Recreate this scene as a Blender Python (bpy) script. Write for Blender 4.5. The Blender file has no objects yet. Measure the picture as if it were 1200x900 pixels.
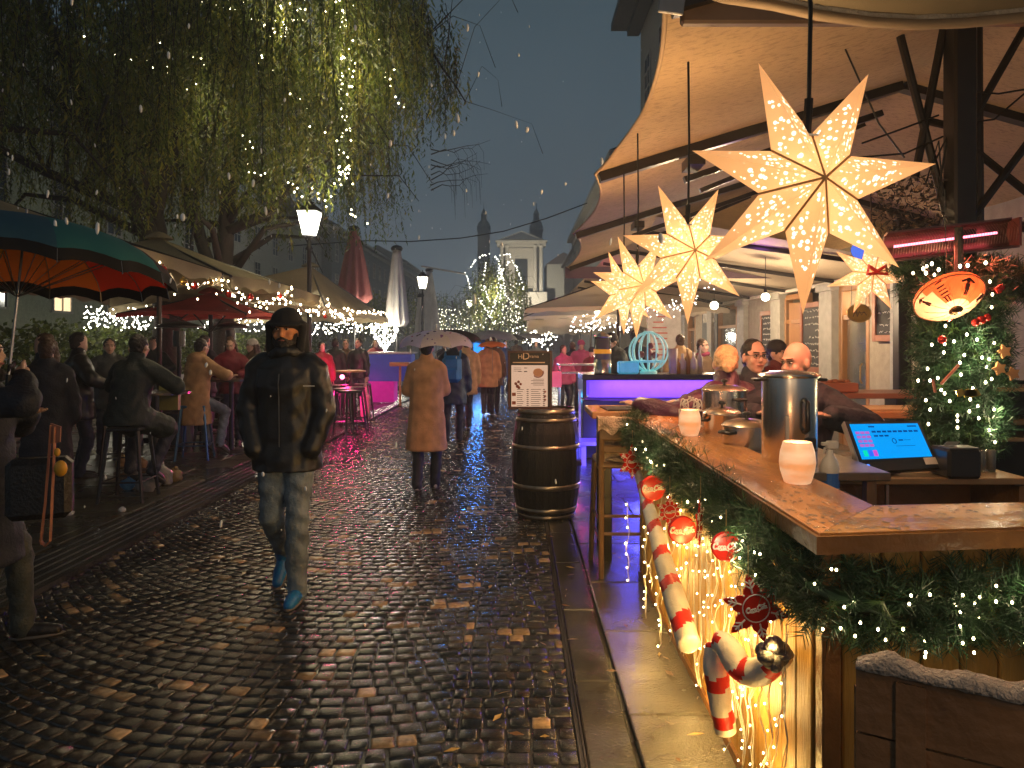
import bpy, math, random
import numpy as np
from mathutils import Vector, Matrix, Euler, noise
random.seed(7)
R = math.radians
PI = math.pi
scene = bpy.context.scene
col = scene.collection
# ------------------------------------------------------------------ camera
F_PX, VPX, HZN, EYE = 850.0, 608.0, 402.0, 1.60
cam = bpy.data.cameras.new('camera')
cam_o = bpy.data.objects.new('camera', cam)
col.objects.link(cam_o)
cam_o.location = (0, 0, EYE)
cam_o.rotation_euler = (R(90), 0, 0)
cam.sensor_width = 36
cam.lens = 36 * F_PX / 1200
cam.shift_x = -(VPX - 600) / 1200
cam.shift_y = (HZN - 450) / 1200
cam.clip_end = 1500
cam.clip_start = 0.05
scene.camera = cam_o
# ------------------------------------------------------------------ world: night sky, low cloud lit by the town
SKY_STRENGTH = 0.035
w = bpy.data.worlds.new('World')
scene.world = w
w.use_nodes = True
nt = w.node_tree
nt.nodes.clear()
out = nt.nodes.new('ShaderNodeOutputWorld')
sky = nt.nodes.new('ShaderNodeTexSky')
sky.sky_type = 'NISHITA'
sky.sun_disc = False
sky.sun_elevation = R(-3)
sky.sun_rotation = R(200)
sky.air_density = 2.0
sky.dust_density = 3.0
bg1 = nt.nodes.new('ShaderNodeBackground')
bg1.inputs[1].default_value = SKY_STRENGTH
nt.links.new(sky.outputs[0], bg1.inputs[0])
tc = nt.nodes.new('ShaderNodeTexCoord')
sep = nt.nodes.new('ShaderNodeSeparateXYZ')
nt.links.new(tc.outputs['Generated'], sep.inputs[0])
ramp = nt.nodes.new('ShaderNodeValToRGB')
cr = ramp.color_ramp
cr.elements[0].position = 0.0
cr.elements[0].color = (0.088, 0.108, 0.125, 1)
cr.elements[1].position = 0.55
cr.elements[1].color = (0.018, 0.032, 0.040, 1)
e = cr.elements.new(0.2)
e.color = (0.044, 0.064, 0.080, 1)
nz = nt.nodes.new('ShaderNodeTexNoise')
nz.inputs['Scale'].default_value = 2.2
nz.inputs['Detail'].default_value = 5
nt.links.new(tc.outputs['Generated'], nz.inputs['Vector'])
mr = nt.nodes.new('ShaderNodeMapRange')
mr.inputs[3].default_value = 0.8
mr.inputs[4].default_value = 1.2
nt.links.new(nz.outputs[0], mr.inputs[0])
bg2 = nt.nodes.new('ShaderNodeBackground')
nt.links.new(sep.outputs[2], ramp.inputs[0])
nt.links.new(ramp.outputs[0], bg2.inputs[0])
nt.links.new(mr.outputs[0], bg2.inputs[1])
add = nt.nodes.new('ShaderNodeAddShader')
nt.links.new(bg1.outputs[0], add.inputs[0])
nt.links.new(bg2.outputs[0], add.inputs[1])
nt.links.new(add.outputs[0], out.inputs[0])
sun = bpy.data.lights.new('moonlight', 'SUN')
sun.energy = 0.02
sun.angle = R(15)
sun.color = (0.7, 0.8, 1.0)
so = bpy.data.objects.new('moonlight', sun)
so.rotation_euler = (R(40), 0, R(20))
col.objects.link(so)
vs = scene.view_settings
vs.view_transform = 'Standard'
vs.look = 'None'
vs.exposure = 1.0
vs.gamma = 1.0
scene.display_settings.display_device = 'sRGB'
cy = scene.cycles
cy.use_denoising = True
try: cy.denoiser = 'OPENIMAGEDENOISE'
except Exception: pass
cy.use_light_tree = True
cy.sample_clamp_indirect = 4.0
cy.sample_clamp_direct = 0
cy.max_bounces = 6
cy.diffuse_bounces = 3
cy.glossy_bounces = 3
cy.transmission_bounces = 4
cy.transparent_max_bounces = 8
cy.caustics_reflective = False
cy.caustics_refractive = False
cy.use_adaptive_sampling = True
cy.adaptive_threshold = 0.02

# ------------------------------------------------------------------ helpers
def at(px, py, Y):
    return Vector(((px - VPX) * Y / F_PX, Y, EYE + (HZN - py) * Y / F_PX))
def gnd(px, py):
    Y = EYE * F_PX / (py - HZN)
    return Vector(((px - VPX) * Y / F_PX, Y, 0))
def onX(px, py, X):
    Y = X * F_PX / (px - VPX)
    return Vector((X, Y, EYE + (HZN - py) * Y / F_PX))
def onZ(px, py, Z):
    Y = (EYE - Z) * F_PX / (py - HZN)
    return Vector(((px - VPX) * Y / F_PX, Y, Z))

def wmat(o):
    m = Matrix.Identity(4)
    while o is not None:
        m = (Matrix.Translation(o.location) @ o.rotation_euler.to_matrix().to_4x4() @ Matrix.Diagonal((*o.scale, 1))) @ m
        o = o.parent
    return m

MATS = {}
def mat(name, c, rough=0.6, metal=0.0, var=0.15, vscale=8.0, bump=0.0, bscale=60.0, emit=None, estr=0.0,
        coat=0.0, trans=0.0, rvar=0.0, sss=0.0, spec=0.5, stretch=None):
    if name in MATS: return MATS[name]
    m = bpy.data.materials.new(name)
    m.use_nodes = True
    n = m.node_tree
    b = n.nodes['Principled BSDF']
    b.inputs['Roughness'].default_value = rough
    b.inputs['Metallic'].default_value = metal
    b.inputs['Specular IOR Level'].default_value = spec
    if coat:
        b.inputs['Coat Weight'].default_value = coat
        b.inputs['Coat Roughness'].default_value = 0.08
    if trans: b.inputs['Transmission Weight'].default_value = trans
    tcn = n.nodes.new('ShaderNodeTexCoord')
    vec = tcn.outputs['Object']
    if stretch:
        mp = n.nodes.new('ShaderNodeMapping')
        mp.inputs['Scale'].default_value = stretch
        n.links.new(vec, mp.inputs[0])
        vec = mp.outputs[0]
    if var > 0:
        t = n.nodes.new('ShaderNodeTexNoise')
        t.inputs['Scale'].default_value = vscale
        t.inputs['Detail'].default_value = 5
        n.links.new(vec, t.inputs['Vector'])
        r = n.nodes.new('ShaderNodeMapRange')
        r.inputs[1].default_value = 0.3; r.inputs[2].default_value = 0.7
        r.inputs[3].default_value = 1 - var; r.inputs[4].default_value = 1 + var
        n.links.new(t.outputs[0], r.inputs[0])
        mx = n.nodes.new('ShaderNodeVectorMath'); mx.operation = 'SCALE'
        mx.inputs[0].default_value = c[:3]
        n.links.new(r.outputs[0], mx.inputs['Scale'])
        n.links.new(mx.outputs[0], b.inputs['Base Color'])
        if rvar:
            r2 = n.nodes.new('ShaderNodeMapRange')
            r2.inputs[1].default_value = 0.35; r2.inputs[2].default_value = 0.65
            r2.inputs[3].default_value = max(0.02, rough - rvar); r2.inputs[4].default_value = rough + rvar
            n.links.new(t.outputs[0], r2.inputs[0])
            n.links.new(r2.outputs[0], b.inputs['Roughness'])
    else:
        b.inputs['Base Color'].default_value = (*c[:3], 1)
    if bump > 0:
        t2 = n.nodes.new('ShaderNodeTexNoise')
        t2.inputs['Scale'].default_value = bscale
        t2.inputs['Detail'].default_value = 4
        n.links.new(vec, t2.inputs['Vector'])
        bp = n.nodes.new('ShaderNodeBump')
        bp.inputs['Strength'].default_value = bump
        bp.inputs['Distance'].default_value = 0.02
        n.links.new(t2.outputs[0], bp.inputs['Height'])
        n.links.new(bp.outputs[0], b.inputs['Normal'])
    if emit is not None:
        b.inputs['Emission Color'].default_value = (*emit[:3], 1)
        b.inputs['Emission Strength'].default_value = estr
    MATS[name] = m
    return m

def glow(name, c, s, sample=False):
    """a thing that gives off light (bulb, tube, screen)"""
    if name in MATS: return MATS[name]
    m = bpy.data.materials.new(name)
    m.use_nodes = True
    n = m.node_tree
    n.nodes.clear()
    o = n.nodes.new('ShaderNodeOutputMaterial')
    em = n.nodes.new('ShaderNodeEmission')
    em.inputs[0].default_value = (*c, 1)
    em.inputs[1].default_value = s
    n.links.new(em.outputs[0], o.inputs[0])
    if not sample:
        try: m.cycles.emission_sampling = 'NONE'
        except Exception: pass
    MATS[name] = m
    return m

def cloth_mat(name, c, transl=0.35, rough=0.8, var=0.12, vscale=3.0, bump=0.25, bscale=250.0, stain=0.0):
    """canvas: diffuse and translucent"""
    if name in MATS: return MATS[name]
    m = bpy.data.materials.new(name)
    m.use_nodes = True
    n = m.node_tree
    b = n.nodes['Principled BSDF']
    b.inputs['Roughness'].default_value = rough
    o = n.nodes['Material Output']
    tcn = n.nodes.new('ShaderNodeTexCoord')
    t = n.nodes.new('ShaderNodeTexNoise'); t.inputs['Scale'].default_value = vscale; t.inputs['Detail'].default_value = 6
    n.links.new(tcn.outputs['Object'], t.inputs['Vector'])
    r = n.nodes.new('ShaderNodeMapRange')
    r.inputs[1].default_value = 0.3; r.inputs[2].default_value = 0.7
    r.inputs[3].default_value = 1 - var; r.inputs[4].default_value = 1 + var
    n.links.new(t.outputs[0], r.inputs[0])
    fac = r.outputs[0]
    if stain:
        mp = n.nodes.new('ShaderNodeMapping'); mp.inputs['Scale'].default_value = (5, 14, 14); mp.inputs['Rotation'].default_value = (0.2, 0.2, 0.5)
        n.links.new(tcn.outputs['Object'], mp.inputs[0])
        t3 = n.nodes.new('ShaderNodeTexNoise'); t3.inputs['Scale'].default_value = 3.0; t3.inputs['Detail'].default_value = 8; t3.inputs['Roughness'].default_value = 0.7
        n.links.new(mp.outputs[0], t3.inputs['Vector'])
        r3 = n.nodes.new('ShaderNodeMapRange')
        r3.inputs[1].default_value = 0.35; r3.inputs[2].default_value = 0.5
        r3.inputs[3].default_value = 1 - stain; r3.inputs[4].default_value = 1.0
        n.links.new(t3.outputs[0], r3.inputs[0])
        mm = n.nodes.new('ShaderNodeMath'); mm.operation = 'MULTIPLY'
        n.links.new(fac, mm.inputs[0]); n.links.new(r3.outputs[0], mm.inputs[1])
        fac = mm.outputs[0]
    mx = n.nodes.new('ShaderNodeVectorMath'); mx.operation = 'SCALE'
    mx.inputs[0].default_value = c
    n.links.new(fac, mx.inputs['Scale'])
    n.links.new(mx.outputs[0], b.inputs['Base Color'])
    t2 = n.nodes.new('ShaderNodeTexNoise'); t2.inputs['Scale'].default_value = bscale
    n.links.new(tcn.outputs['Object'], t2.inputs['Vector'])
    bp = n.nodes.new('ShaderNodeBump'); bp.inputs['Strength'].default_value = bump; bp.inputs['Distance'].default_value = 0.01
    n.links.new(t2.outputs[0], bp.inputs['Height']); n.links.new(bp.outputs[0], b.inputs['Normal'])
    tr = n.nodes.new('ShaderNodeBsdfTranslucent')
    n.links.new(mx.outputs[0], tr.inputs[0])
    ms = n.nodes.new('ShaderNodeMixShader'); ms.inputs[0].default_value = transl
    n.links.new(b.outputs[0], ms.inputs[1]); n.links.new(tr.outputs[0], ms.inputs[2])
    n.links.new(ms.outputs[0], o.inputs[0])
    MATS[name] = m
    return m

def clean(name):
    return name
def empty(name, label, cat, loc=(0, 0, 0), rz=0, group=None, kind=None):
    o = bpy.data.objects.new(name, None)
    col.objects.link(o)
    o.location = loc
    o.rotation_euler = (0, 0, rz)
    o.empty_display_size = 0.1
    tag(o, label, cat, group, kind)
    return o
def tag(o, label=None, cat=None, group=None, kind=None):
    if label: o['label'] = label
    if cat: o['category'] = cat
    if group: o['group'] = group
    if kind: o['kind'] = kind
    return o

def basis(d):
    d = Vector(d).normalized()
    u = d.cross(Vector((0, 0, 1)))
    if u.length < 1e-4: u = Vector((1, 0, 0))
    u.normalize()
    v = u.cross(d).normalized()
    return d, u, v

class MB:
    def __init__(s):
        s.v = []; s.f = []; s.m = []; s.mi = 0
    def vert(s, p):
        s.v.append((float(p[0]), float(p[1]), float(p[2]))); return len(s.v) - 1
    def face(s, idx, mi=None):
        s.f.append(tuple(idx)); s.m.append(s.mi if mi is None else mi)
    def poly(s, pts, mi=None):
        s.face([s.vert(p) for p in pts], mi)
    def box(s, c, d, rot=None, mi=None, bev=0.0):
        c = Vector(c); hx, hy, hz = d[0] / 2, d[1] / 2, d[2] / 2
        if rot is None: rm = Matrix.Identity(3)
        elif isinstance(rot, (int, float)): rm = Matrix.Rotation(rot, 3, 'Z')
        elif isinstance(rot, Matrix): rm = rot
        else: rm = Euler(rot).to_matrix()
        b = min(bev, hx * .9, hy * .9, hz * .9)
        if b <= 0:
            ids = []
            for x in (-hx, hx):
                for y in (-hy, hy):
                    for z in (-hz, hz):
                        ids.append(s.vert(c + rm @ Vector((x, y, z))))
            for q in ((0, 1, 3, 2), (4, 6, 7, 5), (0, 4, 5, 1), (2, 3, 7, 6), (0, 2, 6, 4), (1, 5, 7, 3)):
                s.face([ids[i] for i in q], mi)
            return
        # bevelled box: each corner splits in three
        idx = {}
        for sx in (-1, 1):
            for sy in (-1, 1):
                for sz in (-1, 1):
                    for ax in range(3):
                        p = [sx * (hx - b), sy * (hy - b), sz * (hz - b)]
                        p[ax] = (sx * hx, sy * hy, sz * hz)[ax]
                        idx[(sx, sy, sz, ax)] = s.vert(c + rm @ Vector(p))
        for ax in range(3):
            o1, o2 = [(1, 2), (2, 0), (0, 1)][ax]
            for sg in (-1, 1):
                q = []
                for a, bb in ((-1, -1), (1, -1), (1, 1), (-1, 1)):
                    k = [0, 0, 0]; k[ax] = sg; k[o1] = a; k[o2] = bb
                    q.append(idx[(k[0], k[1], k[2], ax)])
                s.face(q if sg > 0 else q[::-1], mi)
        for ax in range(3):      # edges along ax
            o1, o2 = [(1, 2), (2, 0), (0, 1)][ax]
            for a in (-1, 1):
                for bb in (-1, 1):
                    k0 = [0, 0, 0]; k1 = [0, 0, 0]
                    k0[ax] = -1; k1[ax] = 1
                    k0[o1] = k1[o1] = a; k0[o2] = k1[o2] = bb
                    q = [idx[(*k0, o1)], idx[(*k1, o1)], idx[(*k1, o2)], idx[(*k0, o2)]]
                    s.face(q if a * bb < 0 else q[::-1], mi)
        for sx in (-1, 1):
            for sy in (-1, 1):
                for sz in (-1, 1):
                    q = [idx[(sx, sy, sz, i)] for i in range(3)]
                    s.face(q if sx * sy * sz > 0 else q[::-1], mi)
    def tube(s, pts, r, n=8, mi=None, cap=True, flat=None):
        pts = [Vector(p) for p in pts]
        rs = r if isinstance(r, (list, tuple)) else [r] * len(pts)
        rings = []
        d0, u, v = basis(pts[1] - pts[0])
        for i, p in enumerate(pts):
            a = pts[max(i - 1, 0)]; b = pts[min(i + 1, len(pts) - 1)]
            d = (b - a)
            if d.length < 1e-9: d = d0
            d = d.normalized()
            u = (u - d * u.dot(d))
            if u.length < 1e-5: _, u, _ = basis(d)
            u.normalize(); v = d.cross(u)
            ring = []
            for k in range(n):
                t = 2 * PI * k / n
                ring.append(s.vert(p + (u * math.cos(t) + v * math.sin(t) * (flat or 1)) * rs[i]))
            rings.append(ring)
        for i in range(len(rings) - 1):
            A, B = rings[i], rings[i + 1]
            for k in range(n):
                s.face((A[k], A[(k + 1) % n], B[(k + 1) % n], B[k]), mi)
        if cap:
            s.face(rings[0][::-1], mi); s.face(rings[-1], mi)
        return rings
    def cyl(s, p0, p1, r0, r1=None, n=12, mi=None):
        s.tube([p0, p1], [r0, r0 if r1 is None else r1], n, mi)
    def lathe(s, prof, c=(0, 0, 0), n=20, axis=None, mi=None, cap=True):
        c = Vector(c)
        if axis is None: d, u, v = Vector((0, 0, 1)), Vector((1, 0, 0)), Vector((0, 1, 0))
        else: d, u, v = basis(axis)
        rings = []
        for (r, z) in prof:
            rings.append([s.vert(c + d * z + (u * math.cos(2 * PI * k / n) + v * math.sin(2 * PI * k / n)) * max(r, 1e-4)) for k in range(n)])
        for i in range(len(rings) - 1):
            A, B = rings[i], rings[i + 1]
            for k in range(n):
                s.face((A[k], A[(k + 1) % n], B[(k + 1) % n], B[k]), mi)
        if cap:
            s.face(rings[0][::-1], mi); s.face(rings[-1], mi)
    def ell(s, c, r, rot=None, n=12, m=8, mi=None):
        c = Vector(c)
        if isinstance(r, (int, float)): r = (r, r, r)
        rm = rot if isinstance(rot, Matrix) else (Euler(rot).to_matrix() if rot else Matrix.Identity(3))
        top = s.vert(c + rm @ Vector((0, 0, r[2]))); rings = []
        for i in range(1, m):
            th = PI * i / m
            rings.append([s.vert(c + rm @ Vector((r[0] * math.sin(th) * math.cos(2 * PI * k / n), r[1] * math.sin(th) * math.sin(2 * PI * k / n), r[2] * math.cos(th)))) for k in range(n)])
        bot = s.vert(c + rm @ Vector((0, 0, -r[2])))
        for k in range(n): s.face((top, rings[0][k], rings[0][(k + 1) % n]), mi)
        for i in range(len(rings) - 1):
            for k in range(n):
                s.face((rings[i][k], rings[i + 1][k], rings[i + 1][(k + 1) % n], rings[i][(k + 1) % n]), mi)
        for k in range(n): s.face((bot, rings[-1][(k + 1) % n], rings[-1][k]), mi)
    def loft(s, rings, mi=None, cap=True):
        """rings of equal-length point lists"""
        ids = [[s.vert(p) for p in r] for r in rings]
        n = len(ids[0])
        for i in range(len(ids) - 1):
            for k in range(n):
                s.face((ids[i][k], ids[i][(k + 1) % n], ids[i + 1][(k + 1) % n], ids[i + 1][k]), mi)
        if cap:
            s.face(ids[0][::-1], mi); s.face(ids[-1], mi)
    def prism(s, outline, d, mi=None):
        """outline points (3d), extruded by vector d"""
        d = Vector(d)
        a = [s.vert(p) for p in outline]; b = [s.vert(Vector(p) + d) for p in outline]
        n = len(a)
        s.face(a[::-1], mi); s.face(b, mi)
        for k in range(n): s.face((a[k], a[(k + 1) % n], b[(k + 1) % n], b[k]), mi)
    def sheet(s, fn, nu, nv, mi=None):
        ids = [[s.vert(fn(i / nu, j / nv)) for j in range(nv + 1)] for i in range(nu + 1)]
        for i in range(nu):
            for j in range(nv):
                s.face((ids[i][j], ids[i + 1][j], ids[i + 1][j + 1], ids[i][j + 1]), mi)
    def build(s, name, m, parent=None, smooth=False, world=True, loc=None, angle=None):
        me = bpy.data.meshes.new(name)
        V = np.array(s.v, dtype=np.float64).reshape(-1, 3)
        o = bpy.data.objects.new(name, me)
        col.objects.link(o)
        if parent is not None:
            o.parent = parent
            if world:
                inv = np.array(wmat(parent).inverted())
                V = V @ inv[:3, :3].T + inv[:3, 3]
        elif loc is not None:
            o.location = loc
            if world: V = V - np.array(Vector(loc))
        elif world and len(V):
            c = Vector(((V[:, 0].min() + V[:, 0].max()) / 2, (V[:, 1].min() + V[:, 1].max()) / 2, V[:, 2].min()))
            o.location = c; V = V - np.array(c)
        me.from_pydata(V.tolist(), [], s.f)
        ms = m if isinstance(m, (list, tuple)) else [m]
        for q in ms: me.materials.append(q)
        if len(ms) > 1: me.polygons.foreach_set('material_index', np.array(s.m, dtype=np.int32))
        if smooth or angle:
            me.polygons.foreach_set('use_smooth', [True] * len(me.polygons))
            if angle:
                try: me.set_sharp_from_angle(angle=R(angle))
                except Exception: pass
        me.update()
        return o

def clone(o, loc=None, rz=None, label=None, parent=None, scale=None, mats=None):
    c = o.copy(); col.objects.link(c); c.parent = parent
    if loc is not None: c.location = loc
    if rz is not None: c.rotation_euler = (0, 0, rz)
    if scale: c.scale = scale if isinstance(scale, tuple) else (scale,) * 3
    if label: c['label'] = label
    for ch in list(o.children): clone(ch, parent=c)
    return c

def lamp(name, p, power, color, size=0.03, parent=None, typ='POINT', rot=None, sy=None, spot=None):
    l = bpy.data.lights.new(name, typ)
    l.energy = power
    l.color = color
    if typ == 'AREA':
        l.size = size
        if sy: l.shape = 'RECTANGLE'; l.size_y = sy
    else:
        l.shadow_soft_size = size
    o = bpy.data.objects.new(name, l)
    col.objects.link(o)
    o.location = p
    if rot: o.rotation_euler = rot
    o['kind'] = 'helper'
    return o

WARM = (1.0, 0.60, 0.26)
WARM2 = (1.0, 0.72, 0.42)
COOL = (0.86, 0.93, 1.0)

def text_pts(s, size, font_shear=0.0):
    """flat text as mesh data in XY, centred"""
    c = bpy.data.curves.new('t', 'FONT')
    c.body = s; c.size = size; c.align_x = 'CENTER'; c.align_y = 'CENTER'; c.shear = font_shear
    c.resolution_u = 2
    o = bpy.data.objects.new('t', c); col.objects.link(o)
    dg = bpy.context.evaluated_depsgraph_get()
    me = bpy.data.meshes.new_from_object(o.evaluated_get(dg))
    vs_ = [v.co.copy() for v in me.vertices]; fs = [tuple(p.vertices) for p in me.polygons]
    bpy.data.objects.remove(o); bpy.data.curves.remove(c); bpy.data.meshes.remove(me)
    return vs_, fs
def put_text(mb, s, size, origin, right, up, shear=0.0, mi=None):
    vs_, fs = text_pts(s, size, shear)
    o = Vector(origin); r = Vector(right).normalized(); u = Vector(up).normalized()
    b = len(mb.v)
    for v in vs_: mb.vert(o + r * v.x + u * v.y)
    for f in fs: mb.face([b + i for i in f], mi)
# ================================================================== GROUND
def struct(o, name=None):
    o['kind'] = 'structure'
    return o
def wet_stone(name, c, var=0.35, rough=0.24, bump=0.5, bscale=70, vscale=6.0, use_attr=False, blotch=0.0):
    m = bpy.data.materials.new(name); m.use_nodes = True
    n = m.node_tree; b = n.nodes['Principled BSDF']
    tcn = n.nodes.new('ShaderNodeTexCoord')
    t = n.nodes.new('ShaderNodeTexNoise'); t.inputs['Scale'].default_value = vscale; t.inputs['Detail'].default_value = 6
    n.links.new(tcn.outputs['Object'], t.inputs['Vector'])
    r = n.nodes.new('ShaderNodeMapRange'); r.inputs[1].default_value = .3; r.inputs[2].default_value = .7
    r.inputs[3].default_value = 1 - var; r.inputs[4].default_value = 1 + var
    n.links.new(t.outputs[0], r.inputs[0])
    mx = n.nodes.new('ShaderNodeVectorMath'); mx.operation = 'SCALE'
    if use_attr:
        a = n.nodes.new('ShaderNodeAttribute'); a.attribute_name = 'tone'
        n.links.new(a.outputs['Color'], mx.inputs[0])
    else: mx.inputs[0].default_value = c
    n.links.new(r.outputs[0], mx.inputs['Scale'])
    n.links.new(mx.outputs[0], b.inputs['Base Color'])
    t2 = n.nodes.new('ShaderNodeTexNoise'); t2.inputs['Scale'].default_value = bscale; t2.inputs['Detail'].default_value = 5; t2.inputs['Roughness'].default_value = 0.6
    n.links.new(tcn.outputs['Object'], t2.inputs['Vector'])
    bp = n.nodes.new('ShaderNodeBump'); bp.inputs['Strength'].default_value = bump; bp.inputs['Distance'].default_value = 0.006
    n.links.new(t2.outputs[0], bp.inputs['Height']); n.links.new(bp.outputs[0], b.inputs['Normal'])
    # wet film: smoother where water stands
    t3 = n.nodes.new('ShaderNodeTexNoise'); t3.inputs['Scale'].default_value = 1.7; t3.inputs['Detail'].default_value = 7
    n.links.new(tcn.outputs['Object'], t3.inputs['Vector'])
    r3 = n.nodes.new('ShaderNodeMapRange'); r3.inputs[1].default_value = .38; r3.inputs[2].default_value = .62
    r3.inputs[3].default_value = rough * .55; r3.inputs[4].default_value = rough * 1.5
    n.links.new(t3.outputs[0], r3.inputs[0]); n.links.new(r3.outputs[0], b.inputs['Roughness'])
    r4 = n.nodes.new('ShaderNodeMapRange'); r4.inputs[1].default_value = .40; r4.inputs[2].default_value = .6
    r4.inputs[3].default_value = bump * .35; r4.inputs[4].default_value = bump
    n.links.new(t3.outputs[0], r4.inputs[0]); n.links.new(r4.outputs[0], bp.inputs['Strength'])
    b.inputs['Specular IOR Level'].default_value = 0.6
    MATS[name] = m
    return m
M_GROUND = wet_stone('wet_ground', (.028, .028, .026), rough=.2, bump=.5, bscale=40)
M_COBBLE = wet_stone('wet_cobble', (.04, .04, .04), rough=.145, bump=.5, bscale=130, vscale=30, use_attr=True)
M_SLAB = wet_stone('wet_slab', (.085, .074, .05), rough=.2, bump=1.0, bscale=75, vscale=2.5)
M_SLAB2 = wet_stone('wet_gutter_stone', (.05, .047, .038), rough=.17, bump=.5, bscale=60, vscale=5)
M_PLAZA = wet_stone('wet_pavement_left', (.05, .044, .026), rough=.3, bump=.5, bscale=50, vscale=2)

g = MB()
g.poly([(-400, -20, -.022), (400, -20, -.022), (400, 700, -.022), (-400, 700, -.022)])
struct(g.build('ground', M_GROUND, loc=(0, 0, -.022)))

def cobbles():
    rng = np.random.default_rng(3)
    X0, X1, Y0, Y1 = -3.06, 0.235, 2.0, 34.0
    W = 1.6475; h = 0.088; wst = 0.097
    P = []
    SEG = [(X0, -.30), (-.30, X1)]
    def arcf(xm, seg):
        if seg == 1: return 0.02 * (xm + .3), 0.02
        dx = xm + .95; RR = 2.55
        return RR - math.sqrt(RR * RR - dx * dx), math.asin(dx / RR)
    for seg in range(2):
        sx0, sx1 = SEG[seg]
        nrow = int((Y1 - Y0) / h) + 6
        for i in range(-18, nrow):
            off = rng.random() * wst
            x = sx0
            first = True
            while x < sx1 - .02:
                ww = wst * rng.uniform(.82, 1.2)
                if first: ww = max(.05, off); first = False
                x1 = min(x + ww, sx1)
                if sx1 - x1 < .04: x1 = sx1
                xm = (x + x1) / 2
                rise, sl = arcf(xm, seg)
                ym = Y0 + i * h + rise + rng.normal(0, .002)
                if Y0 < ym < Y1: P.append((xm, ym, (x1 - x) / math.cos(sl) ** .5, h * math.cos(sl), sl, i, seg))
                x = x1
    P = np.array(P); N = len(P)
    g5 = np.array([-1, -.93, -.74, .74, .93, 1.0])
    gx, gy = np.meshgrid(g5, g5, indexing='ij')
    prof = (1 - np.abs(gx) ** 5) * (1 - np.abs(gy) ** 5)
    gx = gx.ravel(); gy = gy.ravel(); prof = prof.ravel()
    K = 36
    hw = P[:, 2] / 2 - .002; hh = P[:, 3] / 2 - .002
    corner = 1 - .10 * (np.abs(gx) ** 3 * np.abs(gy) ** 3)
    lx = gx[None] * hw[:, None] * corner[None]; ly = gy[None] * hh[:, None] * corner[None]
    lx = lx + rng.normal(0, .002, lx.shape); ly = ly + rng.normal(0, .002, ly.shape)
    tx = rng.normal(0, .009, N); ty = rng.normal(0, .009, N); dz = rng.normal(0, .0007, N)
    z = -.005 + .005 * np.minimum(1, prof[None] * 3.0) + .0010 * prof[None] + lx * tx[:, None] + ly * ty[:, None] + dz[:, None] + rng.normal(0, .0007, lx.shape)
    z = np.where(prof[None] < 1e-6, -.012, z)
    ca = np.cos(P[:, 4])[:, None]; sa = np.sin(P[:, 4])[:, None]
    X = P[:, 0][:, None] + lx * ca - ly * sa; Y = P[:, 1][:, None] + lx * sa + ly * ca
    V = np.stack([X, Y, z], -1).reshape(-1, 3)
    base = []
    for a in range(5):
        for b in range(5):
            base.append((a * 6 + b, (a + 1) * 6 + b, (a + 1) * 6 + b + 1, a * 6 + b + 1))
    base = np.array(base)
    Fc = (base[None] + (np.arange(N) * K)[:, None, None]).reshape(-1, 4)
    me = bpy.data.meshes.new('cobblestones')
    me.vertices.add(len(V)); me.vertices.foreach_set('co', V.ravel())
    me.loops.add(Fc.size); me.loops.foreach_set('vertex_index', Fc.ravel().astype(np.int32))
    me.polygons.add(len(Fc)); me.polygons.foreach_set('loop_start', np.arange(0, Fc.size, 4, dtype=np.int32))
    me.polygons.foreach_set('loop_total', np.full(len(Fc), 4, dtype=np.int32))
    me.polygons.foreach_set('use_smooth', np.ones(len(Fc), dtype=bool))
    tone = rng.uniform(.012, .040, N)
    colr = np.stack([tone * 1.02, tone, tone * .93, np.ones(N)], -1)
    tan = rng.random(N) < .05
    idx = np.where(tan)[0]
    run = idx[rng.random(len(idx)) < .4] + 1
    run = run[run < N]; tan[run] = True
    k = rng.uniform(.35, 1.15, N)[:, None]
    colr[tan] = (np.array([[.40, .27, .14, 1]]) * np.concatenate([k, k, k, np.ones((N, 1))], 1))[tan]
    warm = (~tan) & (rng.random(N) < .2)
    colr[warm] = np.stack([tone * 1.35, tone * 1.0, tone * .7, np.ones(N)], -1)[warm]
    at_ = me.color_attributes.new('tone', 'FLOAT_COLOR', 'POINT')
    at_.data.foreach_set('color', np.repeat(colr, K, axis=0).astype(np.float32).ravel())
    me.materials.append(M_COBBLE)
    me.update(); me.validate()
    o = bpy.data.objects.new('cobblestone_road', me); col.objects.link(o)
    return struct(o)
cobbles()
b = MB(); b.poly([(-3.07, 1.0, -.0065), (.238, 1.0, -.0065), (.238, 34.0, -.0065), (-3.07, 34.0, -.0065)])
struct(b.build('cobble_joints', wet_stone('joint_grit', (.018, .016, .013), rough=.22, bump=.6, bscale=150), loc=(0, 0, -.0065)))

def slabs(name, x0, x1, y0, y1, sx, sy, m, z=0.0, gap=.008, seed=1, stagger=True, thick=.05):
    rnd = random.Random(seed); mb = MB(); y = y0; row = 0
    while y < y1 - .02:
        yy = min(y + sy * rnd.uniform(.92, 1.08), y1)
        x = x0 - (sx * .5 if (stagger and row % 2) else 0)
        while x < x1 - .02:
            xx = min(x + sx * rnd.uniform(.9, 1.12), x1)
            a = max(x, x0)
            if xx - a > .03:
                mb.box(((a + xx) / 2, (y + yy) / 2, z - thick / 2 + rnd.uniform(-.0015, .0015)), (xx - a - gap, yy - y - gap, thick),
                       rot=(rnd.uniform(-.003, .003), rnd.uniform(-.003, .003), 0), bev=.006)
            x = xx
        y = yy; row += 1
    return struct(mb.build(name, m))
slabs('pavement_right', .47, 8.0, .6, 34, 1.15, .86, M_SLAB, z=.004, seed=4)
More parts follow.
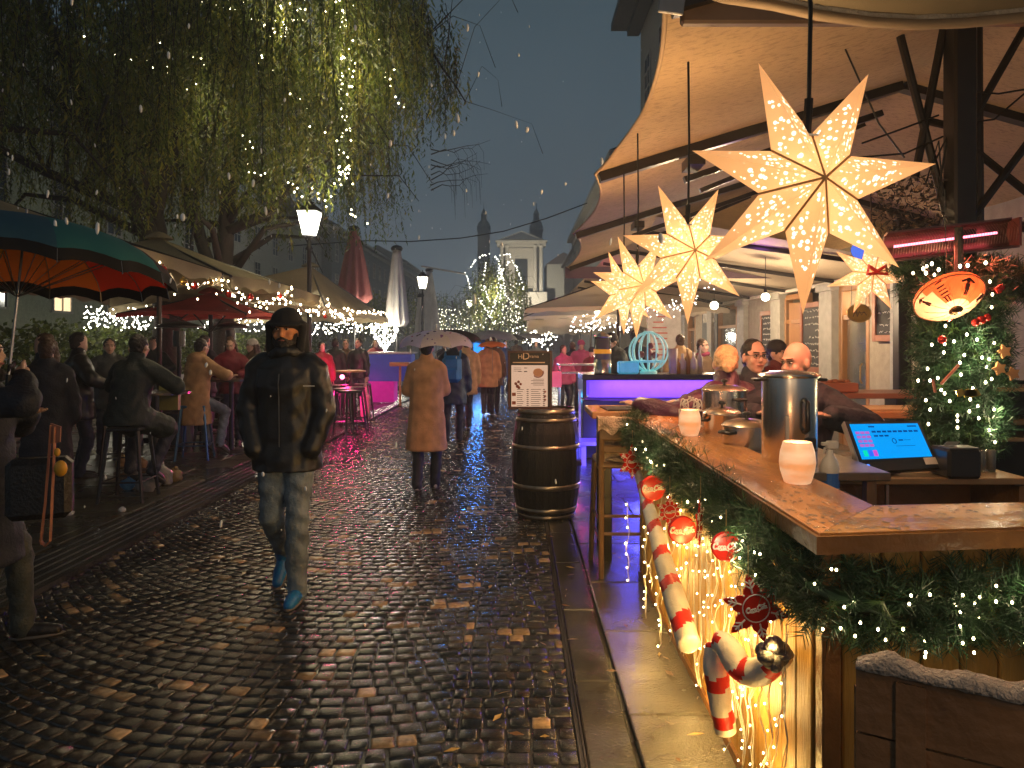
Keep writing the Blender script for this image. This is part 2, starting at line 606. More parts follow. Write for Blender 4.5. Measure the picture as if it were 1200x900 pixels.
slabs('gutter_stones', .262, .462, .6, 34, .21, .9, M_SLAB2, z=.0, seed=5, stagger=False)
slabs('pavement_left', -9.0, -3.62, 1.5, 34, .8, .6, M_PLAZA, z=.02, seed=6)
mb = MB()
for i in range(6):      # grooved drain stones along the left kerb
    mb.box((-3.115 - i * .088, 18, -.01), (.08, 33, .06), bev=.008)
mb.box((-3.072, 18, -.006), (.008, 33, .07))
struct(mb.build('kerb_drain', M_SLAB2))
mb = MB(); mb.box((.243, 17, -.018), (.016, 33, .03)); mb.box((.2565, 17, -.006), (.007, 33, .022)); mb.box((.2365, 17, -.006), (.005, 33, .022))
struct(mb.build('drain_channel', mat('drain_steel', (.12, .11, .1), .3, .8)))
# far paving
pm = bpy.data.materials.new('far_paving'); pm.use_nodes = True
n = pm.node_tree; b = n.nodes['Principled BSDF']
tcn = n.nodes.new('ShaderNodeTexCoord')
br = n.nodes.new('ShaderNodeTexBrick'); br.inputs['Scale'].default_value = 1.0
br.inputs['Brick Width'].default_value = .12; br.inputs['Row Height'].default_value = .11; br.inputs['Mortar Size'].default_value = .008
br.inputs['Color1'].default_value = (.05, .048, .045, 1); br.inputs['Color2'].default_value = (.035, .034, .032, 1); br.inputs['Mortar'].default_value = (.02, .02, .02, 1)
n.links.new(tcn.outputs['Object'], br.inputs['Vector']); n.links.new(br.outputs[0], b.inputs['Base Color'])
bp = n.nodes.new('ShaderNodeBump'); bp.inputs['Strength'].default_value = .6; bp.inputs['Distance'].default_value = .01; bp.invert = True
n.links.new(br.outputs['Fac'], bp.inputs['Height']); n.links.new(bp.outputs[0], b.inputs['Normal'])
b.inputs['Roughness'].default_value = .26
MATS['far_paving'] = pm
g = MB(); g.poly([(-9, 34, -.008), (8, 34, -.008), (14, 240, -.008), (-14, 240, -.008)])
struct(g.build('square_paving', pm, loc=(0, 34, -.008)))

# fallen leaves on the wet stones
mb = MB(); rl = random.Random(5)
for i in range(190):
    x = rl.uniform(-3, 1.0); y = rl.uniform(2.1, 8.0) ; a = rl.uniform(0, 6.28)
    if rl.random() < .5: x = rl.uniform(-.3, .75)
    L = rl.uniform(.014, .04); wd = L * rl.uniform(.15, .45)
    d = Vector((math.cos(a), math.sin(a), 0)); e_ = Vector((-d.y, d.x, 0)); c = Vector((x, y, .012))
    mb.poly([c - d * L, c + e_ * wd + Vector((0, 0, .004)), c + d * L, c - e_ * wd], mi=rl.choice((0, 1)))
o = mb.build('fallen_leaves', [mat('leaf_yellow', (.42, .27, .07), .35), mat('leaf_brown', (.2, .1, .04), .35)])
tag(o, 'small fallen leaves scattered on the wet cobbles and slabs', 'leaves', kind='stuff')

# ================================================================== BUILDINGS
def window_part(mb_f, mb_p, c, wd, ht, nrm, right, depth=.08, bars=(1, 2)):
    c = Vector(c); nrm = Vector(nrm); right = Vector(right); up = Vector((0, 0, 1))
    t = .06
    def bx(cc, w_, h_):
        cc = Vector(cc)
        pts = [cc - right * w_ / 2 - up * h_ / 2, cc + right * w_ / 2 - up * h_ / 2, cc + right * w_ / 2 + up * h_ / 2, cc - right * w_ / 2 + up * h_ / 2]
        mb_f.prism([p - nrm * .02 for p in pts], nrm * depth)
    bx(c + right * (wd / 2), t, ht + t); bx(c - right * (wd / 2), t, ht + t)
    bx(c + up * (ht / 2), wd - t, t); bx(c - up * (ht / 2), wd + .2, t * 1.3)
    for i in range(bars[0]): bx(c + right * (wd * ((i + 1) / (bars[0] + 1) - .5)), t * .7, ht - t)
    for i in range(bars[1]):
        for j in range(bars[0] + 1):
            ww = wd / (bars[0] + 1)
            bx(c + right * (wd * ((j + .5) / (bars[0] + 1) - .5)) + up * (ht * ((i + 1) / (bars[1] + 1) - .5)), ww - t, t * .6)
    q = c + nrm * .012
    mb_p.prism([q - right * wd / 2 - up * ht / 2, q + right * wd / 2 - up * ht / 2, q + right * wd / 2 + up * ht / 2, q - right * wd / 2 + up * ht / 2], nrm * .01)

M_GLASS = mat('dark_window_glass', (.02, .025, .03), .08, 0, var=0)
M_FRAME = mat('window_frame_paint', (.35, .33, .28), .5)
M_ROOF = mat('roof_tiles', (.06, .045, .04), .6, bump=.4, bscale=20)
def building(label, xf, y0, y1, h, depth_dir, m, floors, wx, z0=3.2, roof=1.8, eave=.5, win=(1.0, 1.6), lit=(), depth=10):
    """a row building whose street face lies in the plane x = xf; depth_dir +1 goes towards +x"""
    root = empty('building', label, 'building', (xf + depth_dir * depth / 2, (y0 + y1) / 2, 0))
    s = depth_dir
    wb = MB(); wb.box((xf + s * depth / 2, (y0 + y1) / 2, h / 2), (depth, y1 - y0, h))
    wb.build('wall', m, root)
    cb = MB(); cb.box((xf + s * (depth / 2 - eave / 2) , (y0 + y1) / 2, h + .12), (depth + eave, y1 - y0 + .2, .24))
    cb.box((xf - s * .06, (y0 + y1) / 2, h - .18), (.12, y1 - y0 - .1, .3))
    cb.build('cornice', M_FRAME, root)
    rb = MB(); xs = xf - s * eave; xe = xf + s * depth
    rb.prism([(xs, y0 - .1, h + .245), (xe, y0 - .1, h + .245), ((xs + xe) / 2, y0 - .1, h + .245 + roof * 1.6)], (0, y1 - y0 + .2, 0))
    rb.build('roof', M_ROOF, root)
    nrm = Vector((-s, 0, 0)); right = Vector((0, 1, 0)); fh = (h - z0 - .6) / floors
    k = 0
    n_ = int((y1 - y0) / wx)
    for f in range(floors):
        for i in range(n_):
            c = (xf, y0 + (i + .5) * (y1 - y0) / n_, z0 + fh * (f + .5))
            fr = MB(); pn = MB()
            window_part(fr, pn, c, win[0], min(win[1], fh * .65), nrm, right)
            fo = fr.build('window', M_FRAME, root)
            pn.build('pane', glow('lit_window', (1, .72, .4), .8) if k in lit else M_GLASS, fo)
            k += 1
    return root
M_STUC = mat('grey_stucco', (.20, .21, .20), .8, bump=.2, bscale=30)
M_STUC2 = mat('pale_stucco', (.32, .31, .26), .8, bump=.2, bscale=30)
M_STUC3 = mat('green_stucco', (.26, .29, .2), .8, bump=.2, bscale=30)
building('long dark grey building across the river behind the closed parasols', -16, 62, 118, 11.5, -1, M_STUC, 3, 3.2, z0=2.8, lit=())
building('pale green building across the river behind the willow trunks', -16, 14, 40, 12, -1, M_STUC3, 3, 3.0, z0=1.9, lit=(3,))
building('dim building across the river between green one and long grey one', -16.6, 41, 61, 10, -1, M_STUC2, 3, 2.9, z0=2.6, lit=())
building('lower dark house further along the right side with small chimney', 4.35, 31, 58, 9.6, 1, M_STUC, 2, 2.6, z0=3.6, roof=1.2)
building('distant pale house at the end of the street beside the church', 7.5, 95, 120, 14, 1, M_STUC2, 3, 3, z0=4)
building('distant house left of the church, behind the market trees', -19, 122, 150, 15, -1, M_STUC, 3, 3, z0=3)

def church():
    Y = 150.0; k = Y / F_PX
    root = empty('church', 'distant floodlit church front with triangular pediment and two towers', 'church', ((611 - VPX) * k, Y + 10, 0))
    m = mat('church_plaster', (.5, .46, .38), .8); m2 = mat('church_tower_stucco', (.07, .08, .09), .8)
    def Zp(py): return EYE + (HZN - py) * k
    def Xp(px): return (px - VPX) * k
    b = MB(); b.box((Xp(611), Y + 12, Zp(290) / 2), (8.8, 22, Zp(290))); b.build('wall', m, root)
    b = MB(); b.box((Xp(611), Y + .3, Zp(286.5)), (10.0, 3.0, .9)); b.box((Xp(611), Y + .2, Zp(283.5)), (10.6, 3.5, .35)); b.build('entablature', m, root)
    b = MB(); b.prism([(Xp(583.5), Y - 1.3, Zp(282.4)), (Xp(638.5), Y - 1.3, Zp(282.4)), (Xp(611), Y - 1.3, Zp(271.5))], (0, 4, 0)); b.build('pediment', m, root)
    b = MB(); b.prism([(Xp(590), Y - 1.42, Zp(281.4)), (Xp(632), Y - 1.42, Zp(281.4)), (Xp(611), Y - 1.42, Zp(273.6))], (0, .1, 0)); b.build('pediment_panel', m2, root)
    for px in (588, 594, 627, 634):
        b = MB(); b.lathe([(.55, 0), (.5, .4), (.42, .6), (.38, Zp(289) - 12.4), (.5, Zp(289) - 12.1), (.55, Zp(289) - 11.9)], (Xp(px), Y - .9, 12), 12); b.build('column', m, root)
    b = MB(); b.box((Xp(611), Y + .9, 15), (2.6, .3, 8)); b.build('window', M_GLASS, root)
    b = MB(); b.box((Xp(611), Y - .6, 6), (10.4, 3.6, 12)); b.build('portal_base', m, root)
    for px in (567, 628.5):
        t = MB(); X = (px - VPX) * 165 / F_PX
        Zt = lambda py: EYE + (HZN - py) * 165 / F_PX
        t.box((X, 165, Zt(272) / 2), (2.7, 2.7, Zt(272))); t.box((X, 165, Zt(271)), (3.1, 3.1, .4))
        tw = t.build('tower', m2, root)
        t = MB(); t.lathe([(1.5, 0), (1.6, .8), (1.2, 1.8), (.7, 2.3), (.65, 3.4), (.75, 3.6), (.4, 4.4), (.08, 4.9), (.06, 6.3)], (X, 165, Zt(271) + .2), 14)
        t.build('dome', mat('copper_dome', (.06, .09, .09), .5), tw)
    return root
church()
b = MB(); b.box((9.3, 158, 9), (7, 14, 18)); 
rt = empty('building', 'low pale hall right beside the distant church front', 'building', (9.3, 158, 0)); b.build('wall', M_STUC2, rt)
b = MB(); b.prism([(5.6, 150.5, 18), (13, 150.5, 18), (9.3, 150.5, 20.5)], (0, 15, 0)); b.build('roof', M_ROOF, rt)
lamp('church_floodlight', (0.5, 138, 9), 7000, (1, .9, .72), .5, typ='SPOT', rot=(R(120), 0, 0)).data.spot_size = R(80)

# right-hand cafe building, whose ground floor shows under the awnings
XW = 5.1
def cafe_building():
    root = empty('cafe_building', 'tall cafe building with pale grey pilasters along the right side', 'building', (XW + 5, 18, 0))
    M_W = mat('facade_plaster', (.33, .29, .22), .75, bump=.15, bscale=40)
    M_P = mat('pilaster_paint', (.36, .36, .33), .6)
    M_WD = mat('door_wood', (.32, .15, .05), .45, bump=.2, bscale=8, stretch=(8, 8, 1), vscale=10)
    yof = lambda px: XW * F_PX / (px - VPX)
    b = MB()
    b.box((XW + 5, 18.2, 9.0), (9.99, 24.4, 11.6))                      # upper storeys
    # ground floor wall pieces between openings
    for (pa, pb, z0, z1) in ((1062, 1019, 0, 3.2), (984, 967, 0, 3.2), (944, 919, 2.6, 3.2), (919, 880, 0, 3.2), (880, 864, 0, 3.2), (840, 815, 0, 3.2), (815, 806, 2.4, 3.2), (806, 775, 0, 3.2), (775, 750, 2.4, 3.2), (750, 755 - 14, 0, 3.2)):
        ya, yb = yof(pa), yof(pb)
        if yb < ya: ya, yb = yb, ya
        b.box((XW + .25, (ya + yb) / 2, (z0 + z1) / 2), (.5, yb - ya, z1 - z0))
    b.box((XW + 5.1, 18.2, 1.6), (8.6, 24.3, 3.19))
    b.box((XW + .25, 7.9, 1.6), (.5, 3.0, 3.2))
    b.build('wall', M_W, root)
    b = MB(); b.box((XW + 4.6, 18.2, 14.95), (11.6, 25, .3)); b.box((XW - .3, 18.2, 14.65), (.5, 24.6, .3)); b.build('cornice', mat('dark_cornice', (.06, .06, .055), .7), root)
    b = MB(); b.prism([(XW - 1.1, 5.7, 15.11), (XW + 10.5, 5.7, 15.11), (XW + 4.5, 5.7, 18.5)], (0, 25, 0)); b.build('roof', M_ROOF, root)
    for f in range(3):
        for i in range(8):
            fr = MB(); pn = MB()
            window_part(fr, pn, (XW, 7.6 + i * 3.0, 5.2 + f * 3.4), 1.1, 1.9, (-1, 0, 0), (0, 1, 0))
            fo = fr.build('window', M_FRAME, root); pn.build('pane', M_GLASS, fo)
    for (pa, pb) in ((1060, 1052), (982, 967), (920, 909), (877, 869), (838, 833), (806, 800)):
        p = MB(); ya, yb = yof(pa), yof(pb); p.box((XW - .05, (ya + yb) / 2, 1.3), (.12, abs(yb - ya), 2.55), bev=.01)
        p.box((XW - .06, (ya + yb) / 2, 2.5), (.18, abs(yb - ya) + .1, .12), bev=.01); p.build('pilaster', M_P, root)
    # glass shop door and shelves behind
    def opening(pa, pb, glass=True, open_=False):
        ya, yb = sorted((yof(pa), yof(pb)))
        f = MB(); t = .1
        for yy in (ya + t / 2, yb - t / 2): f.box((XW + .06, yy, 1.25), (.14, t, 2.5), bev=.008)
        f.box((XW + .06, (ya + yb) / 2, 2.46), (.14, yb - ya - 2 * t, .1), bev=.008)
        f.box((XW + .06, (ya + yb) / 2, .25), (.1, yb - ya - 2 * t, .5)); f.box((XW + .06, (ya + yb) / 2, 2.0), (.1, yb - ya - 2 * t, .07))
        if not glass: f.box((XW + .12, (ya + yb) / 2, 1.2), (.06, (yb - ya) * .55, 2.3), rot=.35)
        d = f.build('door', M_WD, root)
        if glass:
            g_ = MB(); g_.box((XW + .08, (ya + yb) / 2, 1.25), (.01, yb - ya - 2 * t, 1.45)); g_.build('pane', mat('door_glass', (.8, .85, .85), .05, var=0, trans=.9), d)
        h = MB(); h.tube([(XW - .03, ya + .16, 1.0), (XW - .06, ya + .16, 1.05), (XW - .06, ya + .16, 1.25), (XW - .03, ya + .16, 1.3)], .012, 6); h.build('handle', mat('brass', (.6, .42, .16), .3, 1), d)
    opening(1019, 984); opening(944, 919, False); opening(864, 840); opening(815, 806)
    return root
cafe_building()
# goods behind the shop door glass
def shop_shelf():
    ya, yb = 10.7, 11.4
    root = empty('shop_shelf', 'shelf of stacked pale plates and jars behind glass shop door', 'shelf', (XW + .45, 11.0, 0))
    b = MB()
    for z in (.9, 1.25, 1.6, 1.95): b.box((XW + .45, 11.05, z), (.3, .95, .03))
    b.build('shelf_board', mat('shelf_wood', (.3, .2, .12), .5), root)
    for z, nn in ((.93, 6), (1.28, 4)):
        for j in range(3):
            p = MB(); y = 10.8 + j * .26
            p.lathe([(.1, 0)] + [(.11 + (.006 if q % 2 else -.006), .012 + q * .014) for q in range(nn * 3)] + [(.09, .014 + nn * .042)], (XW + .42, y, z), 14)
            p.build('plate_stack', mat('porcelain', (.75, .7, .6), .25), root)
    for j in range(4):
        p = MB(); p.lathe([(.04, 0), (.05, .02), (.05, .12), (.03, .15), (.03, .18)], (XW + .4, 10.75 + j * .2, 1.63), 12); p.build('jar', mat('jar_ceramic', (.5, .42, .35), .3), root)
shop_shelf()
lamp('shop_light', (XW + .35, 11.0, 2.3), 14, WARM2, .1)

def chalkboard(label, pa, pb, z0, z1, rows, seed):
    yof = lambda px: XW * F_PX / (px - VPX)
    ya, yb = sorted((yof(pa), yof(pb)))
    root = empty('chalkboard', label, 'chalkboard', (XW - .03, (ya + yb) / 2, z0), group='menu boards on the cafe wall')
    x = XW - .055 if True else 0
    f = MB(); t = .09; xc = x - .01
    f.box((xc, ya + t / 2, (z0 + z1) / 2), (.05, t, z1 - z0), bev=.006); f.box((xc, yb - t / 2, (z0 + z1) / 2), (.05, t, z1 - z0), bev=.006)
    f.box((xc, (ya + yb) / 2, z0 + t / 2), (.05, yb - ya - 2 * t, t), bev=.006); f.box((xc, (ya + yb) / 2, z1 - t / 2), (.05, yb - ya - 2 * t, t), bev=.006)
    f.build('frame', mat('board_frame_red', (.28, .09, .04), .45), root)
    p = MB(); p.box((x, (ya + yb) / 2, (z0 + z1) / 2), (.02, yb - ya - 2 * t + .004, z1 - z0 - 2 * t + .004)); p.build('slate', mat('slate_black', (.02, .02, .022), .7), root)
    c = MB(); rn = random.Random(seed); h_ = (z1 - z0 - 2 * t) / rows
    for r_ in range(rows):
        zc = z1 - t - h_ * (r_ + .5); y = ya + t + .05
        while y < yb - t - .08:
            L = rn.uniform(.03, .12); 
            pts = [(x - .013, y + L * q / 5, zc + rn.uniform(-.3, .3) * h_ * .6) for q in range(6)]
            c.tube(pts, .0045, 4); y += L + rn.uniform(.02, .06)
            if rn.random() < .12: break
    c.build('chalk_writing', mat('chalk', (.8, .8, .76), .9), root)
chalkboard('red-framed chalkboard menu beside the glass shop door, under the small star', 1057, 1029, 1.62, 2.42, 7, 1)
chalkboard('tall chalkboard menu on the grey pilaster behind the bald man', 968, 943, 1.1, 2.3, 9, 2)
chalkboard('narrow chalkboard menu behind the man with glasses', 910, 895, 1.2, 2.25, 8, 3)
# poster in the far window
b = MB(); b.box((XW - .02, 19.3, 2.0), (.03, 1.5, 1.25)); o = b.build('poster', mat('window_poster', (.08, .09, .09), .5)); tag(o, 'dark poster with white drawing in the far cafe window', 'poster')
b = MB(); rn = random.Random(3)
for i in range(7): b.tube([(XW - .04, 18.8 + .16 * i + .08 * math.sin(q), 2.45 - .1 * q) for q in range(4)], .025, 5)
b.build('drawing', mat('chalk', (.8, .8, .76), .9), o)
# golden oval sign
rt = empty('oval_sign', 'golden oval sign hanging in front of the glass shop door', 'sign', (4.75, 10.3, 1.98))
c = at(1007, 367, 10.2); b = MB()
ol = [c + Vector((.165 * math.cos(a * PI / 14), 0, .125 * math.sin(a * PI / 14))) for a in range(28)]
b.prism(ol, (0, .03, 0)); b.build('sign_plate', mat('gold_paint', (.55, .33, .06), .35, .6), rt)
b = MB(); b.tube(ol + [ol[0]], .009, 6, cap=False); b.build('rim', mat('brass', (.6, .42, .16), .3, 1), rt)
b = MB(); q = c + Vector((0, -.006, 0))
b.tube([q + Vector((-.09, 0, -.05)), q + Vector((-.05, 0, .06)), q + Vector((-.03, 0, -.05))], .006, 5); b.tube([q + Vector((-.07, 0, 0)), q + Vector((.08, 0, .01))], .004, 5)
b.tube([q + Vector((-.02, 0, -.03)), q + Vector((0, 0, .03)), q + Vector((.03, 0, -.03)), q + Vector((.06, 0, .02)), q + Vector((.1, 0, -.03))], .005, 5)
b.build('lettering', mat('sign_dark', (.12, .06, .02), .5), rt)
b = MB(); b.tube([c + Vector((-.1, .015, .1)), c + Vector((-.1, .015, .42))], .004, 5); b.tube([c + Vector((.1, .015, .1)), c + Vector((.1, .015, .42))], .004, 5); b.build('hanger', mat('black_metal', (.02, .02, .02), .4, .6), rt)
# dark corner post at the near end of the facade
b = MB(); b.box((4.86, 9.2, 1.6), (.16, .16, 3.2), bev=.01); b.box((4.86, 9.2, .5), (.3, .3, 1.0), bev=.01)
tag(b.build('post', mat('black_metal', (.02, .02, .02), .4, .6)), 'dark square post with thick base beside the red-framed chalkboard', 'post')
# dark glazed shopfront at far right
rt = empty('shopfront', 'dark glazed shopfront at the far right behind the decorated tree', 'shopfront', (5.6, 7, 0))
b = MB(); b.box((5.3, 7.15, 1.6), (.1, 3.6, 3.2)); b.build('pane', M_GLASS, rt)
b = MB()
for y in (5.4, 6.3, 7.2, 8.1, 8.9): b.box((5.2, y, 1.6), (.12, .07, 3.2))
b.build('frame', mat('dark_green_frame', (.03, .045, .035), .4), rt)
# ================================================================== AWNINGS (right side)
M_CANVAS = cloth_mat('brown_canvas', (.52, .36, .19), transl=.25, var=.12, vscale=1.5, bump=.3, bscale=120, stain=.35)
M_CANVAS2 = cloth_mat('beige_canvas', (.55, .46, .34), transl=.3, var=.1, vscale=1.2)
M_OLIVE = cloth_mat('olive_canvas', (.27, .22, .13), transl=.25, var=.15, vscale=1.5, stain=.15)
M_RED = cloth_mat('red_canvas', (.42, .06, .04), transl=.4)
M_DARK = mat('dark_steel', (.022, .018, .016), .35, .5, var=.2)
M_BLACK = mat('black_metal', (.02, .02, .02), .4, .6)
EY = [2.85, 5.7, 8.8, 12.5]; EX = [.57, .60, .66, .84]; EZ = [2.93, 2.90, 2.90, 2.88]
def main_awning():
    root = empty('awning', 'big brown canvas awning with scalloped street edge above the stars', 'awning', (2.4, 4.0, 0))
    xr, zr, xe, ze = 3.0, 3.62, 5.08, 3.05
    for i in range(3):
        def fn(u, v, i=i):
            y = EY[i] + (EY[i + 1] - EY[i]) * v
            x0 = EX[i] + (EX[i + 1] - EX[i]) * v + .16 * math.sin(PI * v) ** .9
            z0 = EZ[i] + (EZ[i + 1] - EZ[i]) * v
            if u < .6:
                t = u / .6; x = x0 + (xr - x0) * t; z = z0 + (zr - z0) * t
            else:
                t = (u - .6) / .4; x = xr + (xe - xr) * t; z = zr + (ze - zr) * t
            z += -.07 * math.sin(PI * v) * math.sin(PI * min(1, u * 1.1)) + .05 * math.sin(PI * v) * (1 - min(1, u * 4))
            z += .012 * noise.noise(Vector((x * 1.5, y * 1.5, i)))
            return (x, y, z + .03)
        m = MB(); m.sheet(fn, 30, 18); o = m.build('canvas', M_CANVAS, root, smooth=True)
        e = MB(); e.tube([Vector(fn(0, v / 18)) - Vector((0, 0, .0)) for v in range(19)], .012, 6); e.build('hem', cloth_mat('hem_canvas', (.42, .30, .18), .1), o, smooth=True)
    for i in range(4):
        b = MB()
        def bar(p, q, w_, h_):
            p = Vector(p); q = Vector(q); d = (q - p).normalized(); s = Vector((0, 1, 0)); u = d.cross(s).normalized()
            b.loft([[p + s * w_ + u * h_, p - s * w_ + u * h_, p - s * w_ - u * h_, p + s * w_ - u * h_], [q + s * w_ + u * h_, q - s * w_ + u * h_, q - s * w_ - u * h_, q + s * w_ - u * h_]])
        bar((EX[i] + .03, EY[i], EZ[i]), (xr, EY[i], zr), .045, .04)
        bar((xr + .02, EY[i], zr), (xe, EY[i], ze), .045, .04)
        if i in (1, 2):
            bar((EX[i] + .75, EY[i] + .22, EZ[i] + .03), (xr, EY[i] + .3, zr - .12), .03, .025)
            bar((EX[i] + .95, EY[i] + .5, EZ[i] + .0), (xr, EY[i] + .6, zr - .12), .02, .02)
            b.box((EX[i] + .8, EY[i] + .12, EZ[i] + .14), (.12, .3, .08))
        b.build('rafter', M_DARK, root)
    b = MB(); b.box((EX[0] + .03, EY[0] - .05, 2.98), (.10, .012, .22), rot=(0, .14, 0), bev=.004)
    br = b.build('corner_bracket', mat('zinc_plate', (.25, .25, .25), .4, .8), root)
    b = MB()
    for dz in (.05, -.04): b.lathe([(.012, 0), (.012, .01), (.006, .014)], (EX[0] + .03, EY[0] - .056, 2.98 + dz), 10, axis=(0, -1, 0))
    b.build('bolt', mat('steel', (.5, .5, .5), .3, 1), br)
    b = MB(); b.box((1.78, EY[0] + .02, 2.925), (2.28, .05, .135), bev=.01)
    b.build('front_beam', mat('brown_beam', (.09, .055, .035), .6), root)
    b = MB(); b.box((2.9, 12.55, 2.82), (4.2, .04, .2)); b.build('valance', cloth_mat('purple_lit_canvas', (.20, .13, .17), .2), root)  # purple light on the valance is put into the canvas colour
    # mast with its truss
    b = MB(); Ym = 4.0; c = at(1125, 0, Ym)
    b.box((c.x, Ym, 1.75), (.125, .125, 3.5), bev=.012); b.box((c.x, Ym, .06), (.5, .5, .1), bev=.01); b.build('mast', M_DARK, root)
    for (a, z_) in (((1036, -30), (1112, 262)), ((1120, -40), (1072, 208)), ((1122, 150), (1080, 140)), ((1240, 120), (1134, 262)), ((1134, 170), (1215, 235)), ((1146, -10), (1148, 262)), ((1134, 150), (1225, -10))):
        b = MB(); d = .05 * (1 if a[0] % 4 else -1); b.tube([at(*a, Ym + .1 + d), at(*z_, Ym + .1 + d)], .023, 8); b.build('strut', M_DARK, root)
    for (pts) in (((985, 45), (1005, 90), (1030, 145), (1060, 185)), ((1010, 168), (1060, 150), (1100, 135)), ((1000, 185), (1060, 180), (1105, 160)), ((1120, 105), (1170, 110), (1200, 105)), ((1125, 145), (1165, 140), (1200, 110)), ((1095, 190), (1110, 160), (1098, 235)), ((1085, 215), (1100, 165), (1105, 230))):
        b = MB(); P = [at(x, y, Ym + .02) for x, y in pts]; b.tube(P, .0055, 5); b.build('cable', M_BLACK, root)
    return root
main_awning()
# near sagging canopy edge with wet snow, overhead
def near_canopy():
    root = empty('awning', 'nearest awning edge overhead, a sagging canvas roll with wet snow on it', 'awning', (1.5, 2.25, 2.6))
    px = [(812, -14), (850, -2), (905, 6), (960, 18), (1020, 26), (1075, 29), (1130, 27), (1200, 20), (1290, 6)]
    P = [at(x, y, 2.2) for x, y in px]
    Q = []
    for i in range(len(P) - 1):
        for t in range(6): Q.append(P[i].lerp(P[i + 1], t / 6))
    Q.append(P[-1])
    b = MB(); b.tube(Q, .016, 8); b.build('hem', cloth_mat('weathered_hem', (.20, .15, .10), .1), root, smooth=True)
    b = MB(); rs = [.019 + .007 * noise.noise(p * 14) for p in Q]
    b.tube([p + Vector((0, .004, .024)) for p in Q], rs, 10); b.build('snow', mat('wet_snow', (.27, .25, .22), .5, bump=.8, bscale=70), root, smooth=True)
    def fn(u, v):
        p = Q[int(round(v * (len(Q) - 1)))]
        return (p.x, p.y - 1.6 * u, p.z + .02 + .35 * u)
    b = MB(); b.sheet(fn, 6, len(Q) - 1); b.build('canvas', cloth_mat('dark_olive_canvas', (.12, .10, .065), .1), root, smooth=True)
near_canopy()

def facade_awning():
    root = empty('awning', 'beige awning with dark ribs sloping down to the cafe facade', 'awning', (4, 14, 0))
    y0, y1 = 9.3, 24.0
    def fn(u, v): return (5.06 - 3.4 * u, y0 + (y1 - y0) * v, 2.62 + .62 * u - .05 * math.sin(PI * ((v * 6) % 1)) * math.sin(PI * u))
    b = MB(); b.sheet(fn, 8, 60); b.build('canvas', M_CANVAS2, root, smooth=True)
    for i in range(8):
        y = y0 + .05 + (y1 - y0 - .1) * i / 7
        b = MB(); b.tube([(5.04, y, 2.56), (1.68, y + .9, 3.18)], .035, 6); b.build('rib', M_DARK, root)
    b = MB(); b.box((5.0, (y0 + y1) / 2, 2.56), (.07, y1 - y0, .06), bev=.01); b.build('rail', mat('white_rail', (.6, .57, .5), .4), root)
facade_awning()

def hip_canopy(label, x0, x1, y0, y1, ze, zp, m, ribs=True, val=.16, posts=True, apex=None, group=None, cat='canopy', ribm=None, light=False, vscal=True):
    root = empty('canopy', label, cat, ((x0 + x1) / 2, (y0 + y1) / 2, 0), group=group)
    ax, ay = apex or ((x0 + x1) / 2, (y0 + y1) / 2)
    cs = [(x0, y0), (x1, y0), (x1, y1), (x0, y1)]
    b = MB(); A = Vector((ax, ay, zp))
    for i in range(4):
        p = Vector((*cs[i], ze)); q = Vector((*cs[(i + 1) % 4], ze))
        def fn(u, v, p=p, q=q):
            e = p.lerp(q, v); r = e.lerp(A, u)
            r.z -= .10 * math.sin(PI * u) * (.4 + .6 * math.sin(PI * v)) * (1 - .3 * u)
            r.z += .06 * math.sin(PI * v) * (1 - u) ** 2
            return r
        b.sheet(fn, 10, 12)
    cv = b.build('canvas', m, root, smooth=True)
    b = MB()
    for i in range(4):
        p = Vector((*cs[i], ze)); q = Vector((*cs[(i + 1) % 4], ze))
        def fn(u, v, p=p, q=q):
            e = p.lerp(q, v); e.z += .06 * math.sin(PI * v)
            e.z -= u * val * (1 + (.18 * math.sin(v * 40) if vscal else 0)); return e
        b.sheet(fn, 2, 40)
    b.build('valance', m, root, smooth=True)
    b = MB(); b.lathe([(.001, .12), (.08, .1), (.2, .03), (.22, 0)], (ax, ay, zp - .02), 14, cap=False); b.build('cap', m, root)
    for c in cs:
        b = MB(); b.tube([Vector((*c, ze - .01)), A - Vector((0, 0, .06))], .022, 6); b.build('rib', ribm or M_DARK, root)
    if posts:
        b = MB(); b.cyl((ax, ay, 0), (ax, ay, zp - .03), .04, n=10); b.box((ax, ay, .05), (.6, .6, .08), bev=.01); b.build('pole', ribm or M_DARK, root)
        for c in cs:
            b = MB(); m_ = Vector((*c, ze)).lerp(A, .42); b.tube([m_ - Vector((0, 0, .09)), (ax, ay, zp - .75)], .015, 6); b.build('stay', ribm or M_DARK, root)
    return root
LA = 'market canopies on the left side'
hip_canopy('nearest olive canopy on the left, above the rainbow umbrella', -8.0, -3.8, 4.0, 9.3, 2.5, 3.32, M_OLIVE, group=LA, apex=(-5.9, 6.7))
hip_canopy('second olive canopy on the left, between the nearest and the capped one', -7.9, -3.85, 9.7, 14.0, 2.5, 3.32, M_OLIVE, group=LA)
hip_canopy('third olive canopy on the left with flat cap, behind the street lamp', -8.6, -4.05, 15.2, 22.5, 2.36, 3.45, M_OLIVE, group=LA, apex=(-5.0, 17.4))
hip_canopy('red parasol lower down under the second olive canopy', -6.9, -4.66, 12.4, 14.8, 2.10, 2.55, M_RED, val=.06, vscal=False)
